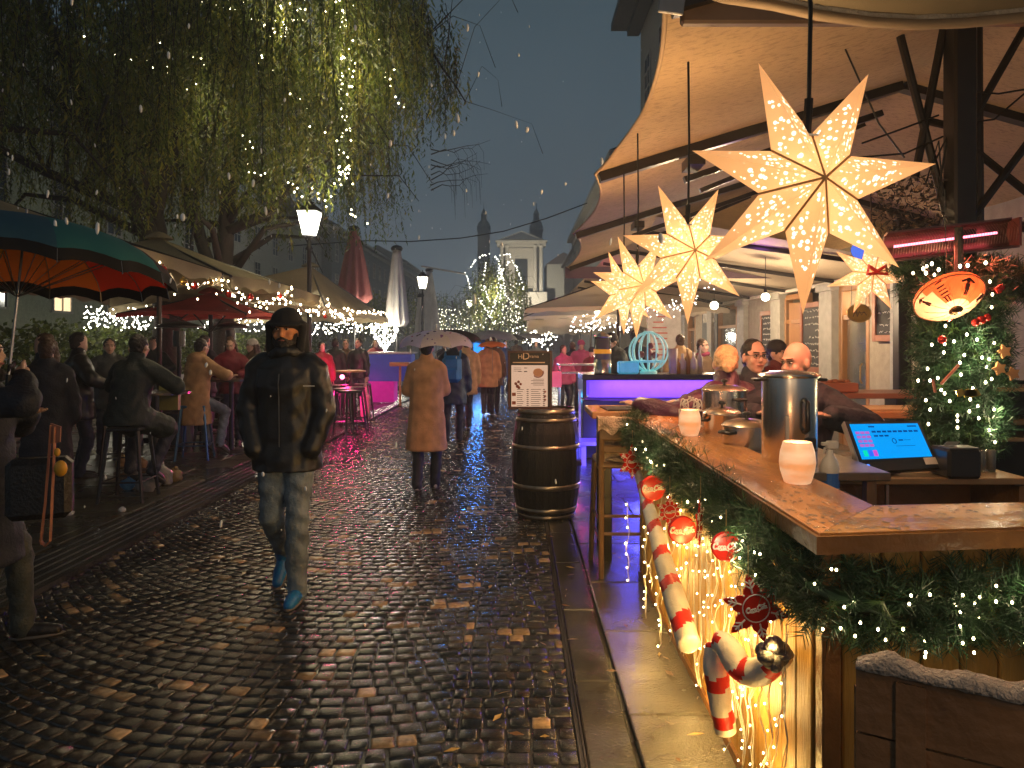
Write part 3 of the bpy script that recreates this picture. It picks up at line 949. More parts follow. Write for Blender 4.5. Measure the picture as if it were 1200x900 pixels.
# distant right awnings
hip_canopy('pale striped awning with dark ribs beyond the brown awning', .15, 5.0, 17.2, 22.5, 2.42, 3.35, M_CANVAS2, apex=(2.6, 19), posts=True, val=.1)
hip_canopy('distant cream canopy, lower, behind the pale ribbed awning', .3, 5.0, 23.5, 30, 2.35, 3.0, M_CANVAS2, val=.25)
hip_canopy('farthest cream canopy beside the lit trees', .8, 5.0, 31, 38, 2.3, 3.0, M_CANVAS2, val=.3)
b = MB(); b.box((2.6, 23.2, 2.62), (3.9, .05, .12)); tag(b.build('fabric_strip', M_RED), 'red valance strip between the distant cream canopies', 'fabric')
for i, t in enumerate((.2, .38, .58)):       # dark ribs on the pale awning
    b = MB(); b.tube([Vector((.15 + 4.85 * 0, 17.2 + 5.3 * t, 2.43)), Vector((2.6, 19, 3.3))], .035, 6)
    b.build('rib', M_DARK, [o for o in scene.objects if o.name.startswith('canopy') and 'pale striped' in o.get('label', '')][0])

# ================================================================== TREES
M_BARK = mat('bark', (.028, .022, .016), .8, bump=.8, bscale=25)
def leaf_mat(name, c1, c2):
    m = cloth_mat(name, c1, transl=.45, rough=.45, var=.5, vscale=1.3, bump=0.0)
    return m
M_LEAF = leaf_mat('willow_leaf', (.15, .19, .035), None)
M_LEAF2 = leaf_mat('willow_leaf_yellow', (.26, .25, .04), None)
M_LEAF3 = leaf_mat('willow_leaf_dark', (.065, .095, .02), None)
def willow(label, base, limbs, centre, rad, zbot, n, seed, leaf=(.15, .018), right_thin=None, strand_step=.07, group=None, density=1.0):
    rn = np.random.default_rng(seed); rd = random.Random(seed)
    root = empty('willow_tree', label, 'tree', base, group=group)
    tips = []
    b = MB()
    for L in limbs:
        pts = [Vector(p[:3]) for p in L]; rs = [p[3] for p in L]
        sm = []; sr = []
        for i in range(len(pts) - 1):
            for t in range(5):
                f = t / 5; p = pts[i].lerp(pts[i + 1], f) + Vector((rd.uniform(-1, 1), rd.uniform(-1, 1), 0)) * .05
                sm.append(p); sr.append(rs[i] + (rs[i + 1] - rs[i]) * f)
        sm.append(pts[-1]); sr.append(rs[-1]); b.tube(sm, sr, 9)
        for k in range(10):     # side branches
            i = rd.randrange(len(sm) // 3, len(sm)); p = sm[i]; d = Vector((rd.uniform(-1, 1), rd.uniform(-1, 1), rd.uniform(.1, .9))).normalized()
            q = p + d * rd.uniform(.8, 2.0); q2 = q + Vector((d.x, d.y, .1)) * rd.uniform(.8, 2.0); q3 = q2 + Vector((d.x * .6, d.y * .6, -.6)) * rd.uniform(.6, 1.4)
            b.tube([p, q, q2, q3], [sr[i] * .5, sr[i] * .32, sr[i] * .2, .008], 5)
    b.build('trunk', M_BARK, root, smooth=True)
    V = []; Fc = []; Mi = []
    sv = MB()
    C = Vector(centre)
    for s in range(n):
        th = rn.uniform(0, 2 * PI); rr = math.sqrt(rn.uniform(.02, 1)); ph = rr * PI / 2
        nx, ny = math.cos(th) * rr, math.sin(th) * rr
        x = C.x + rad[0] * nx; y = C.y + rad[1] * ny
        zt = C.z + rad[2] * math.sqrt(max(0, 1 - rr * rr)) * rn.uniform(.55, 1.0)
        if noise.noise(Vector((x * .55, y * .55, seed))) < -.12 / density and rn.random() < .8: continue
        zb = zbot(x, y) + abs(rn.normal(0, .9)) + 1.2 * noise.noise(Vector((x * .9, y * .9, 3.3)))
        zb = max(zb, zt - rn.uniform(2.5, 7.5))
        if rn.random() < .35: zb = max(zb, zt - rn.uniform(1, 3))
        if zt - zb < .5: continue
        dx, dy = rn.normal(0, .07, 2) + np.array([nx, ny]) * .05
        nseg = max(3, int((zt - zb) / strand_step))
        px_, py_ = x, y
        mi = int(rn.choice([0, 0, 1, 2]))
        z = zt; ax = rn.uniform(0, 6)
        pts = []
        for k in range(nseg):
            f = k / nseg
            xx = x + dx * (zt - z) + .06 * math.sin(ax + z * 1.3); yy = y + dy * (zt - z) + .06 * math.cos(ax + z * 1.1)
            pts.append((xx, yy, z)); z -= strand_step
        P = np.array(pts)
        m_ = len(P)
        a = rn.uniform(0, 2 * PI, m_); dn = rn.uniform(.35, .95, m_)
        L = leaf[0] * rn.uniform(.6, 1.25, m_); W = leaf[1] * rn.uniform(.7, 1.3, m_)
        D = np.stack([np.cos(a) * np.sqrt(1 - dn ** 2), np.sin(a) * np.sqrt(1 - dn ** 2), -dn], -1)
        S = np.stack([-np.sin(a), np.cos(a), np.zeros(m_)], -1)
        p1 = P + D * (L * .45)[:, None] + S * W[:, None]; p2 = P + D * L[:, None]; p3 = P + D * (L * .45)[:, None] - S * W[:, None]
        q = np.stack([P, p1, p2, p3], 1).reshape(-1, 3)
        b0 = sum(len(v) for v in V) if False else willow.cnt
        V.append(q); Fc.append(np.arange(m_ * 4).reshape(-1, 4) + b0); Mi.append(np.full(m_, mi)); willow.cnt += m_ * 4
        if s % 3 == 0: sv.tube([Vector(pts[0]), Vector(pts[len(pts) // 2]), Vector(pts[-1])], [.008, .006, .003], 3, cap=False)
    willow.cnt = 0
    V = np.concatenate(V); Fc = np.concatenate(Fc); Mi = np.concatenate(Mi)
    me = bpy.data.meshes.new('crown'); inv = np.array(wmat(root).inverted()); V = V @ inv[:3, :3].T + inv[:3, 3]
    me.vertices.add(len(V)); me.vertices.foreach_set('co', V.ravel())
    me.loops.add(Fc.size); me.loops.foreach_set('vertex_index', Fc.ravel().astype(np.int32))
    me.polygons.add(len(Fc)); me.polygons.foreach_set('loop_start', np.arange(0, Fc.size, 4, dtype=np.int32)); me.polygons.foreach_set('loop_total', np.full(len(Fc), 4, dtype=np.int32))
    for q in (M_LEAF, M_LEAF2, M_LEAF3): me.materials.append(q)
    me.polygons.foreach_set('material_index', Mi.astype(np.int32)); me.update()
    o = bpy.data.objects.new('crown', me); col.objects.link(o); o.parent = root
    if sv.v: sv.build('twigs', M_BARK, root)
    return root
willow.cnt = 0
def zb_main(x, y):
    z = 3.9
    if x > -3.5: z += (x + 3.5) * 1.2
    return z
T1 = at(190, 402, 14.5)
willow('big willow whose forked trunk rises behind the nearest two canopies', (T1.x, 14.5, 0),
       [[(T1.x, 14.5, 0, .3), (T1.x + .1, 14.5, 2.5, .24), (T1.x - .5, 14.3, 4.5, .19), (T1.x - 1.6, 14, 7, .12), (T1.x - 2.6, 13.6, 9.5, .06)],
        [(T1.x + .1, 14.5, 2.5, .18), (T1.x - .2, 14.6, 4.2, .17), (T1.x + .6, 14.4, 6.5, .12), (T1.x + 1.5, 14.2, 9.5, .06)],
        [(T1.x - .4, 14.3, 4.2, .12), (T1.x - 2, 14, 4.9, .09), (T1.x - 4, 13.5, 6, .05)]],
       (T1.x - 1.5, 13.0, 5.8), (5.0, 4.2, 4.2), lambda x, y: 3.7 + .25 * max(0, 11 - y), 2100, 11, strand_step=.06)
T2 = at(262, 402, 15.5)
willow('willow with lit branches leaning over the street lamp', (T2.x, 15.5, 0),
       [[(T2.x, 15.5, 0, .26), (T2.x, 15.5, 2.8, .2), (T2.x + .15, 15.5, 5, .15), (T2.x + .3, 15.3, 8, .08)],
        [(T2.x - .05, 15.5, 2.6, .14), (T2.x - .7, 15.4, 4.5, .12), (T2.x - .5, 15.2, 7.5, .07)],
        [(T2.x + .1, 15.5, 4.0, .12), (T2.x + 1.0, 15.4, 4.35, .09), (T2.x + 1.7, 15.3, 5.2, .06), (T2.x + 2.6, 15.2, 6.6, .035)],
        [(T2.x + .2, 15.4, 6, .09), (T2.x + 2.2, 15.2, 8.0, .06), (T2.x + 4.2, 15, 8.2, .03), (T2.x + 5.2, 15, 6.6, .015)]],
       (T2.x + 2.0, 14.8, 6.0), (3.7, 3.6, 4.2), zb_main, 2300, 12, strand_step=.055)
willow('nearer willow boughs drooping in from the top left corner', (-9.5, 10, 0),
       [[(-9.5, 10, 0, .3), (-9.4, 10, 3, .24), (-9, 10, 6, .16), (-8, 9.8, 9, .08)]],
       (-8.0, 9.6, 5.6), (3.4, 3.0, 3.6), lambda x, y: 3.9 + .3 * max(0, x + 6.5), 700, 13, leaf=(.12, .013))
# bare twigs at the right tip of the willow
b = MB(); rd = random.Random(9)
for k in range(9):
    p = at(505, 175 + k * 6, 15); pts = [p]
    for q in range(5): p = p + Vector((rd.uniform(.12, .3), rd.uniform(-.05, .05), rd.uniform(-.08, .16))); pts.append(p)
    b.tube(pts, [.014, .01, .008, .006, .004, .003], 4)
    for q in range(4):
        s_ = pts[2 + q % 3]; b.tube([s_, s_ + Vector((.1, 0, -.15)), s_ + Vector((.12, 0, -.5 - .2 * rd.random()))], [.005, .004, .002], 3)
wt = [o for o in scene.objects if 'lit branches' in str(o.get('label', ''))][0]
b.build('bare_twigs', M_BARK, wt)

def small_tree(label, X, Y, h, r, seed, group=None, n=330, zb=1.4):
    willow(label, (X, Y, 0), [[(X, Y, 0, .2), (X + .1, Y, h * .4, .15), (X - .2, Y, h * .8, .06)], [(X + .1, Y, h * .35, .1), (X + r * .5, Y, h * .7, .04)], [(X + .1, Y, h * .3, .1), (X - r * .6, Y, h * .65, .04)]],
           (X, Y, h * .55), (r, r, h * .45), lambda x, y: zb, n, seed, leaf=(.24, .05), strand_step=.16, group=group)
small_tree('distant drooping tree wound with white light chains before the church', -1.4, 46, 7.2, 2.2, 21, n=420)
FT = 'dark trees beyond the square'
small_tree('dark distant tree left of the light-wound one', -4.6, 52, 5.8, 2.2, 22, FT)
small_tree('dark distant tree behind the second street lamp', -7.6, 50, 5.6, 2.6, 23, FT)
small_tree('dark distant tree behind the closed white parasol', -10.5, 48, 5.5, 2.6, 24, FT)
small_tree('dark distant tree right behind the menu board', .9, 60, 5.0, 2.0, 25, FT)

# ================================================================== LIGHT STRINGS
def bulb_mesh(r):
    b = MB(); b.ell((0, 0, 0), (r, r, r * 1.3), n=6, m=4); me = bpy.data.meshes.new('bulb'); me.from_pydata(b.v, [], b.f); return me
M_BULB = glow('fairy_bulb', (1.0, .78, .45), 16.0)
M_BULBW = glow('fairy_bulb_white', (1.0, .93, .78), 14.0)
BULB_ME = {}
def place_bulb(parent, p, r, m=None):
    m = m or M_BULB
    k = (r, m.name)
    if k not in BULB_ME:
        me = bulb_mesh(r); me.materials.append(m); BULB_ME[k] = me
    o = bpy.data.objects.new('bulb', BULB_ME[k]); col.objects.link(o); o.parent = parent
    o.location = wmat(parent).inverted() @ Vector(p)
    return o
def stuff_lights(name, label, pts, r, m, cat='lights'):
    b = MB()
    for p in pts:
        p = Vector(p); t = b.vert(p + Vector((0, 0, r))); u = b.vert(p - Vector((0, 0, r))); q = [b.vert(p + Vector((math.cos(a) * r, math.sin(a) * r, 0))) for a in (0, PI / 2, PI, 3 * PI / 2)]
        for i in range(4): b.face((t, q[i], q[(i + 1) % 4])); b.face((u, q[(i + 1) % 4], q[i]))
    o = b.build(name, m); tag(o, label, cat, kind='stuff'); return o
rd = random.Random(17)
# eave garlands on the left
def eave_garland(label, px, X=-3.74, step=.10, baubles=(), seed=1, r=.011):
    P = [onX(x, y, X) for x, y in px]
    root = empty('fairy_light_garland', label, 'garland', P[0], group='fairy light garlands along the left eaves')
    Q = []
    for i in range(len(P) - 1):
        L = (P[i + 1] - P[i]).length; k = max(2, int(L / step))
        for t in range(k):
            f = t / k; p = P[i].lerp(P[i + 1], f); p.z -= .09 * math.sin(PI * f); Q.append(p)
    Q.append(P[-1])
    rn = random.Random(seed)
    b = MB(); b.tube(Q, .006, 5); b.build('wire', mat('white_wire', (.5, .47, .4), .5), root)
    Bs = [q + Vector((rn.uniform(-.06, .06), rn.uniform(-.05, .05), rn.uniform(-.1, .07))) for q in Q for _ in (0,)] + [q + Vector((rn.uniform(-.06, .06), 0, rn.uniform(-.13, .03))) for q in Q[::2]]
    for q in Bs[:95]: place_bulb(root, q, r)
    for (x, y, m_) in baubles:
        b = MB(); p = onX(x, y, X + .02); b.ell(p, .042, n=14, m=10); b.cyl(p + Vector((0, 0, .04)), p + Vector((0, 0, .06)), .008, n=6)
        b.build('bauble', m_, root, smooth=True)
M_RB = mat('red_bauble', (.55, .03, .02), .15, .5, var=0); M_GB = mat('gold_bauble', (.6, .35, .08), .2, .8, var=0)
eave_garland('garland of fairy lights with red and gold baubles on the nearest canopy edge', [(138, 296), (160, 299), (178, 306), (200, 320), (214, 330), (240, 330), (262, 322)], baubles=((152, 309, M_RB), (191, 316, M_RB), (215, 330, M_GB), (228, 335, M_RB), (246, 331, M_GB)), seed=2, r=.009)
eave_garland('garland of fairy lights below the second canopy edge', [(262, 325), (280, 342), (305, 352), (325, 347), (340, 340)], baubles=((268, 345, M_RB), (294, 348, M_RB), (328, 347, M_RB)), seed=3, r=.012)
eave_garland('garland of fairy lights from the second to the third canopy beside the street lamp', [(340, 340), (352, 360), (372, 362), (385, 352), (398, 366), (412, 368)], X=-3.8, step=.16, baubles=((381, 371, M_RB),), seed=4, r=.016)
eave_garland('lower garland of fairy lights at the far end of the third canopy', [(392, 366), (410, 374), (430, 380), (458, 377), (450, 366), (430, 362), (402, 360)], X=-3.9, step=.30, seed=5, r=.018)
# lights in the willow
pts = []
def cl(px0, px1, py0, py1, Y0, Y1, n):
    for i in range(n): pts.append(at(rd.uniform(px0, px1), rd.uniform(py0, py1), rd.uniform(Y0, Y1)))
for (a, b_, n_) in (((250, 0), (330, 40), 45), ((330, 45), (360, 5), 25), ((400, 0), (410, 95), 45), ((408, 95), (400, 215), 30), ((285, 145), (305, 210), 12), ((200, -5), (420, 8), 50), ((180, 40), (260, 90), 8), ((398, 195), (408, 210), 12), ((60, 20), (240, 110), 14), ((300, 60), (400, 180), 22), ((430, 10), (470, 120), 12), ((330, 215), (440, 260), 16)):
    for i in range(n_):
        t = rd.random(); pts.append(at(a[0] + (b_[0] - a[0]) * t + rd.uniform(-9, 9), a[1] + (b_[1] - a[1]) * t + rd.uniform(-9, 9), rd.uniform(12.2, 14.5)))
stuff_lights('tree_lights', 'warm white fairy lights wound through the top of the willow', pts, .017, glow('tree_bulb', (1, .88, .55), 14))
# glittering bushes along the quay on the left
pts = [at(rd.uniform(98, 188), 372 + 9 * math.sin(rd.uniform(0, 6)) + rd.uniform(-5, 6), rd.uniform(14, 16)) for _ in range(170)]
stuff_lights('bush_lights', 'white fairy lights strung along the railing behind the nearest table', pts, .014, M_BULBW)
pts = [at(rd.uniform(232, 350), rd.uniform(362, 388), rd.uniform(19, 24)) for _ in range(240)] + [at(rd.uniform(360, 430), rd.uniform(378, 392), rd.uniform(23, 26)) for _ in range(80)]
stuff_lights('hedge_lights', 'white fairy lights covering the hedge under the red parasols', pts, .017, M_BULBW)
# heart-shaped light figure
pts = []
for i in range(420):
    a = rd.uniform(0, 2 * PI); k = rd.uniform(.72, 1.0) if i % 3 else rd.random()
    x = 16 * math.sin(a) ** 3 / 17; z = (13 * math.cos(a) - 5 * math.cos(2 * a) - 2 * math.cos(3 * a) - math.cos(4 * a)) / 17
    c = at(451, 392, 24); pts.append(c + Vector((x * .48 * k, rd.uniform(-.1, .1), z * .62 * k)))
stuff_lights('light_heart', 'heart-shaped figure of dense white lights at the end of left canopies', pts, .013, M_BULBW, 'light figure')
b = MB(); c = at(451, 392, 24); b.tube([(c.x, 24.1, 0), (c.x, 24.1, 1.2)], .03, 6); 
hp = [c + Vector((16 * math.sin(a / 8 * PI) ** 3 / 17 * .5, .02, (13 * math.cos(a / 8 * PI) - 5 * math.cos(a / 4 * PI)) / 17 * .64)) for a in range(17)]
b.tube(hp, .015, 5); tag(b.build('display_stand', M_BLACK), 'thin black stand carrying the heart of lights', 'stand')
# light chains on the distant tree
pts = []; wires = []
for a in ([(548, 318), (560, 302), (575, 297), (584, 305), (590, 330), (592, 345), (602, 358), (612, 362)], [(584, 300), (596, 298), (605, 312), (612, 332), (614, 340)], [(585, 310), (583, 345), (575, 372)], [(598, 305), (588, 318), (586, 355)], [(546, 320), (552, 340)], [(562, 350), (580, 380)], [(570, 308), (566, 330), (572, 350)]):
    P = [at(x, y, 44) for x, y in a]; wires.append(P)
    for i in range(len(P) - 1):
        for k in range(int((P[i + 1] - P[i]).length / .09)): pts.append(P[i].lerp(P[i + 1], rd.random()) + Vector((rd.uniform(-.06, .06), rd.uniform(-.1, .1), rd.uniform(-.06, .06))))
stuff_lights('light_chain', 'white light chains draped over the distant tree before the church', pts, .032, glow('chain_bulb', (1, .96, .8), 4))
pts = [at(rd.uniform(500, 610), rd.uniform(362, 392), rd.uniform(44, 60)) for _ in range(420)] + [at(rd.uniform(560, 612), rd.uniform(330, 380), rd.uniform(44, 50)) for _ in range(120)]
stuff_lights('bush_lights', 'dots of fairy light in the bushes at the far end of the street', pts, .026, glow('far_bulb', (1, .92, .7), 5))
pts = [at(rd.uniform(668, 740), rd.uniform(362, 390), rd.uniform(22, 26)) for _ in range(200)] + [at(632 + rd.gauss(0, 10), 392 + rd.gauss(0, 8), 32) for _ in range(170)]
stuff_lights('curtain_lights', 'curtain of bright white fairy lights behind the far bar', pts, .02, M_BULBW)
pts = []
for a in ([(775, 322), (800, 330), (835, 318), (860, 310)], [(700, 330), (740, 345), (780, 362), (830, 335), (870, 322)], [(735, 350), (780, 372), (815, 352)], [(780, 325), (765, 345), (740, 380)]):
    P = [at(x, y, 12.9) for x, y in a]
    for i in range(len(P) - 1):
        for k in range(int((P[i + 1] - P[i]).length / .035)): pts.append(P[i].lerp(P[i + 1], rd.random()) + Vector((rd.uniform(-.07, .07), rd.uniform(-.2, .2), rd.uniform(-.09, .09))))
stuff_lights('awning_lights', 'fairy lights hanging in loops under the ribbed awning behind the stars', pts, .008, M_BULBW)
# ================================================================== STREET LAMPS
def street_lamp(label, X, Y, z=4.2, power=500):
    root = empty('street_lamp', label, 'street lamp', (X, Y, 0), group='old lantern street lamps down the street')
    b = MB(); b.lathe([(.14, 0), (.14, .3), (.1, .36), (.09, .8), (.06, .9), (.05, 2.4), (.065, 2.45), (.05, 2.5), (.045, z - .75), (.08, z - .72), (.05, z - .65), (.03, z - .5), (.09, z - .44)], (X, Y, 0), 12)
    b.build('pole', M_BLACK, root, smooth=True)
    hz = z - .43; b = MB()
    w0, w1, h_ = .11, .21, .5
    bot = [Vector((X + sx * w0, Y + sy * w0, hz)) for sx, sy in ((-1, -1), (1, -1), (1, 1), (-1, 1))]
    top = [Vector((X + sx * w1, Y + sy * w1, hz + h_)) for sx, sy in ((-1, -1), (1, -1), (1, 1), (-1, 1))]
    for i in range(4):
        b.tube([bot[i], top[i]], .012, 5); b.tube([bot[i], bot[(i + 1) % 4]], .012, 5); b.tube([top[i], top[(i + 1) % 4]], .014, 5)
    b.lathe([(.30, 0), (.27, .03), (.14, .13), (.11, .14), (.1, .2), (.03, .23), (.015, .3)], (X, Y, hz + h_), 4); b.build('lantern_frame', M_BLACK, root)
    b = MB()
    for i in range(4): b.poly([bot[i], bot[(i + 1) % 4], top[(i + 1) % 4], top[i]])
    b.build('lantern_glass', cloth_mat('lantern_glass', (.85, .82, .75), .8, var=.02, bump=0), root)
    b = MB(); b.ell((X, Y, hz + .26), (.07, .07, .12)); b.build('light_bulb', glow('lamp_bulb', (1, .93, .8), 10), root)
    lamp('street_lamp_light', (X, Y, hz + .26), power, (1, .93, .80), .09)
    return root
street_lamp('nearest lantern street lamp, in front of the willow crown', -4.42, 15.3, 4.3, 1300)
street_lamp('second lantern street lamp beside the closed parasols', -4.05, 30.5, 4.3, 420)
street_lamp('third lantern street lamp, before the dark trees', -3.2, 47, 4.3, 420)
street_lamp('farthest lantern street lamp above the menu board', -.3, 64, 4.3, 420)
street_lamp('lantern street lamp just left of the distant cream canopies', 1.2, 75, 4.3, 300)
b = MB(); b.tube([at(x, y, 26) for x, y in ((688, 238), (640, 256), (590, 271), (540, 279), (480, 283), (430, 282), (340, 288))], .022, 5)
tag(b.build('overhead_cable', M_BLACK), 'thin dark cable hanging across the street under the sky', 'cable')
# closed parasols
def closed_parasol(label, px, ptop, pbot, Y, w0, w1, c):
    p = at(px, ptop, Y); q = at(px, pbot, Y)
    root = empty('closed_parasol', label, 'parasol', (p.x, Y, 0), group='tall closed parasols')
    b = MB(); n = 40; rings = []
    for i in range(14):
        t = i / 13; r = (w0 + (w1 - w0) * (t ** .8)) * (1 + .0 * t); z = p.z + (q.z - p.z) * t
        rings.append([Vector((p.x + math.cos(a * 2 * PI / n) * r * (1 + .17 * math.cos(a * 2 * PI / n * 10) * min(1, t * 2)), Y + math.sin(a * 2 * PI / n) * r * (1 + .17 * math.cos(a * 2 * PI / n * 10) * min(1, t * 2)), z + .08 * math.cos(a * 2 * PI / n * 10) * t ** 4)) for a in range(n)])
    b.loft(rings); b.build('canopy', c, root, smooth=True)
    b = MB(); b.lathe([(w0 * 1.4, 0), (w0 * 1.6, .08), (w0 * 1.2, .15), (.02, .2)], (p.x, Y, p.z - .02), 14); b.build('cap', M_BLACK, root)
    b = MB(); b.cyl((p.x, Y, 0), (p.x, Y, q.z + .4), .05, n=10); b.box((p.x, Y, .1), (.9, .9, .18), bev=.02); b.build('pole', M_BLACK, root)
CR = cloth_mat('faded_red_canvas', (.42, .13, .11), .2); CW = cloth_mat('white_canvas', (.6, .56, .5), .2)
closed_parasol('dusty red closed parasol behind the third canopy', 415, 270, 352, 24, .12, .52, CR)
closed_parasol('white closed parasol between the red one and second lamp', 465, 293, 380, 24.5, .13, .36, CW)
closed_parasol('cream closed parasol right behind the second lamp', 503, 318, 392, 33, .12, .45, CW)
closed_parasol('narrow cream closed parasol left behind the second lamp', 492, 348, 392, 33.5, .08, .22, CW)
# awning arm near second lamp
b = MB(); b.tube([at(494, 312, 29), at(545, 321, 31)], .04, 6); tag(b.build('steel_beam', mat('white_rail', (.6, .57, .5), .4)), 'pale horizontal awning arm above the second street lamp', 'beam')
# far embankment wall and railing on the left
b = MB(); b.box((-9.3, 20, .5), (.25, 40, 1.0), bev=.02); tag(b.build('parapet_wall', M_STUC2), 'low stone parapet wall along the river behind the left tables', 'wall')
b = MB()
b.box((-15.7, 40, .55), (.3, 60, 1.1), bev=.02); tag(b.build('parapet_wall', mat('pale_wall', (.5, .52, .46), .7)), 'pale parapet wall on the far river bank', 'wall')

# hedge and ivy on the river railing, carrying the fairy lights
b = MB(); rd = random.Random(44)
for i in range(15000):
    y = rd.uniform(12, 32); x = -9.15 + rd.gauss(0, .3); z = rd.uniform(.8, 2.3) * (1 - .15 * noise.noise(Vector((y * .8, 0, 0))))
    if z > 1.9 + .4 * noise.noise(Vector((y * 1.3, 4, 0))): continue
    p = Vector((x, y, z)); a = Vector((rd.gauss(0, 1), rd.gauss(0, 1), rd.gauss(0, 1))).normalized(); s_ = a.orthogonal().normalized() * .035
    b.poly([p, p + a * .05 + s_, p + a * .11, p + a * .05 - s_], mi=rd.choice((0, 0, 1)))
o = b.build('hedge', [M_LEAF3, M_LEAF]); tag(o, 'leafy hedge along the river wall behind the left tables', 'hedge', kind='stuff')
# ================================================================== STARS
def star_paper():
    m = bpy.data.materials.new('star_paper'); m.use_nodes = True; n = m.node_tree; n.nodes.clear()
    o = n.nodes.new('ShaderNodeOutputMaterial')
    a = n.nodes.new('ShaderNodeAttribute'); a.attribute_name = 'bary'
    sp = n.nodes.new('ShaderNodeSeparateColor'); n.links.new(a.outputs['Color'], sp.inputs[0])
    tcn = n.nodes.new('ShaderNodeTexCoord')
    vo = n.nodes.new('ShaderNodeTexVoronoi'); vo.inputs['Scale'].default_value = 78; vo.inputs['Randomness'].default_value = .85
    n.links.new(tcn.outputs['Object'], vo.inputs['Vector'])
    sc = n.nodes.new('ShaderNodeSeparateColor'); n.links.new(vo.outputs['Color'], sc.inputs[0])
    def math_(op, x, y, clamp=False):
        q = n.nodes.new('ShaderNodeMath'); q.operation = op; q.use_clamp = clamp
        for i, v in enumerate((x, y)):
            if v is None: continue
            if isinstance(v, (int, float)): q.inputs[i].default_value = v
            else: n.links.new(v, q.inputs[i])
        return q.outputs[0]
    thr = math_('ADD', math_('MULTIPLY', sc.outputs[0], .30), .20)
    hole = math_('LESS_THAN', vo.outputs['Distance'], thr)
    on = math_('GREATER_THAN', sc.outputs[1], .15)
    tip = sp.outputs[2]; val = sp.outputs[1]; cen = sp.outputs[0]
    m1 = math_('MULTIPLY', math_('LESS_THAN', tip, .62), math_('GREATER_THAN', tip, .06))
    m2 = math_('MULTIPLY', math_('GREATER_THAN', cen, .08), math_('GREATER_THAN', val, .06))
    # leaf-like bands leave plain paper between them
    mask = math_('MULTIPLY', math_('MULTIPLY', m1, m2), math_('MULTIPLY', hole, on))
    col_ = n.nodes.new('ShaderNodeRGB'); col_.outputs[0].default_value = (.86, .66, .44, 1)
    df = n.nodes.new('ShaderNodeBsdfDiffuse'); n.links.new(col_.outputs[0], df.inputs[0])
    tr = n.nodes.new('ShaderNodeBsdfTranslucent'); tr.inputs[0].default_value = (.95, .70, .42, 1)
    mx = n.nodes.new('ShaderNodeMixShader'); mx.inputs[0].default_value = .5
    n.links.new(df.outputs[0], mx.inputs[1]); n.links.new(tr.outputs[0], mx.inputs[2])
    em0 = n.nodes.new('ShaderNodeEmission'); em0.inputs[0].default_value = (1, .56, .25, 1); em0.inputs[1].default_value = .15
    ad = n.nodes.new('ShaderNodeAddShader'); n.links.new(mx.outputs[0], ad.inputs[0]); n.links.new(em0.outputs[0], ad.inputs[1])
    em = n.nodes.new('ShaderNodeEmission'); em.inputs[0].default_value = (1, .84, .56, 1); em.inputs[1].default_value = 1.25
    ms = n.nodes.new('ShaderNodeMixShader'); n.links.new(mask, ms.inputs[0]); n.links.new(ad.outputs[0], ms.inputs[1]); n.links.new(em.outputs[0], ms.inputs[2])
    seam = math_('LESS_THAN', tip, .022)      # glued paper seams, double thickness
    sd = n.nodes.new('ShaderNodeBsdfDiffuse'); sd.inputs[0].default_value = (.62, .36, .18, 1)
    m3 = n.nodes.new('ShaderNodeMixShader'); n.links.new(seam, m3.inputs[0]); n.links.new(ms.outputs[0], m3.inputs[1]); n.links.new(sd.outputs[0], m3.inputs[2])
    n.links.new(m3.outputs[0], o.inputs[0])
    return m
M_STAR = star_paper()
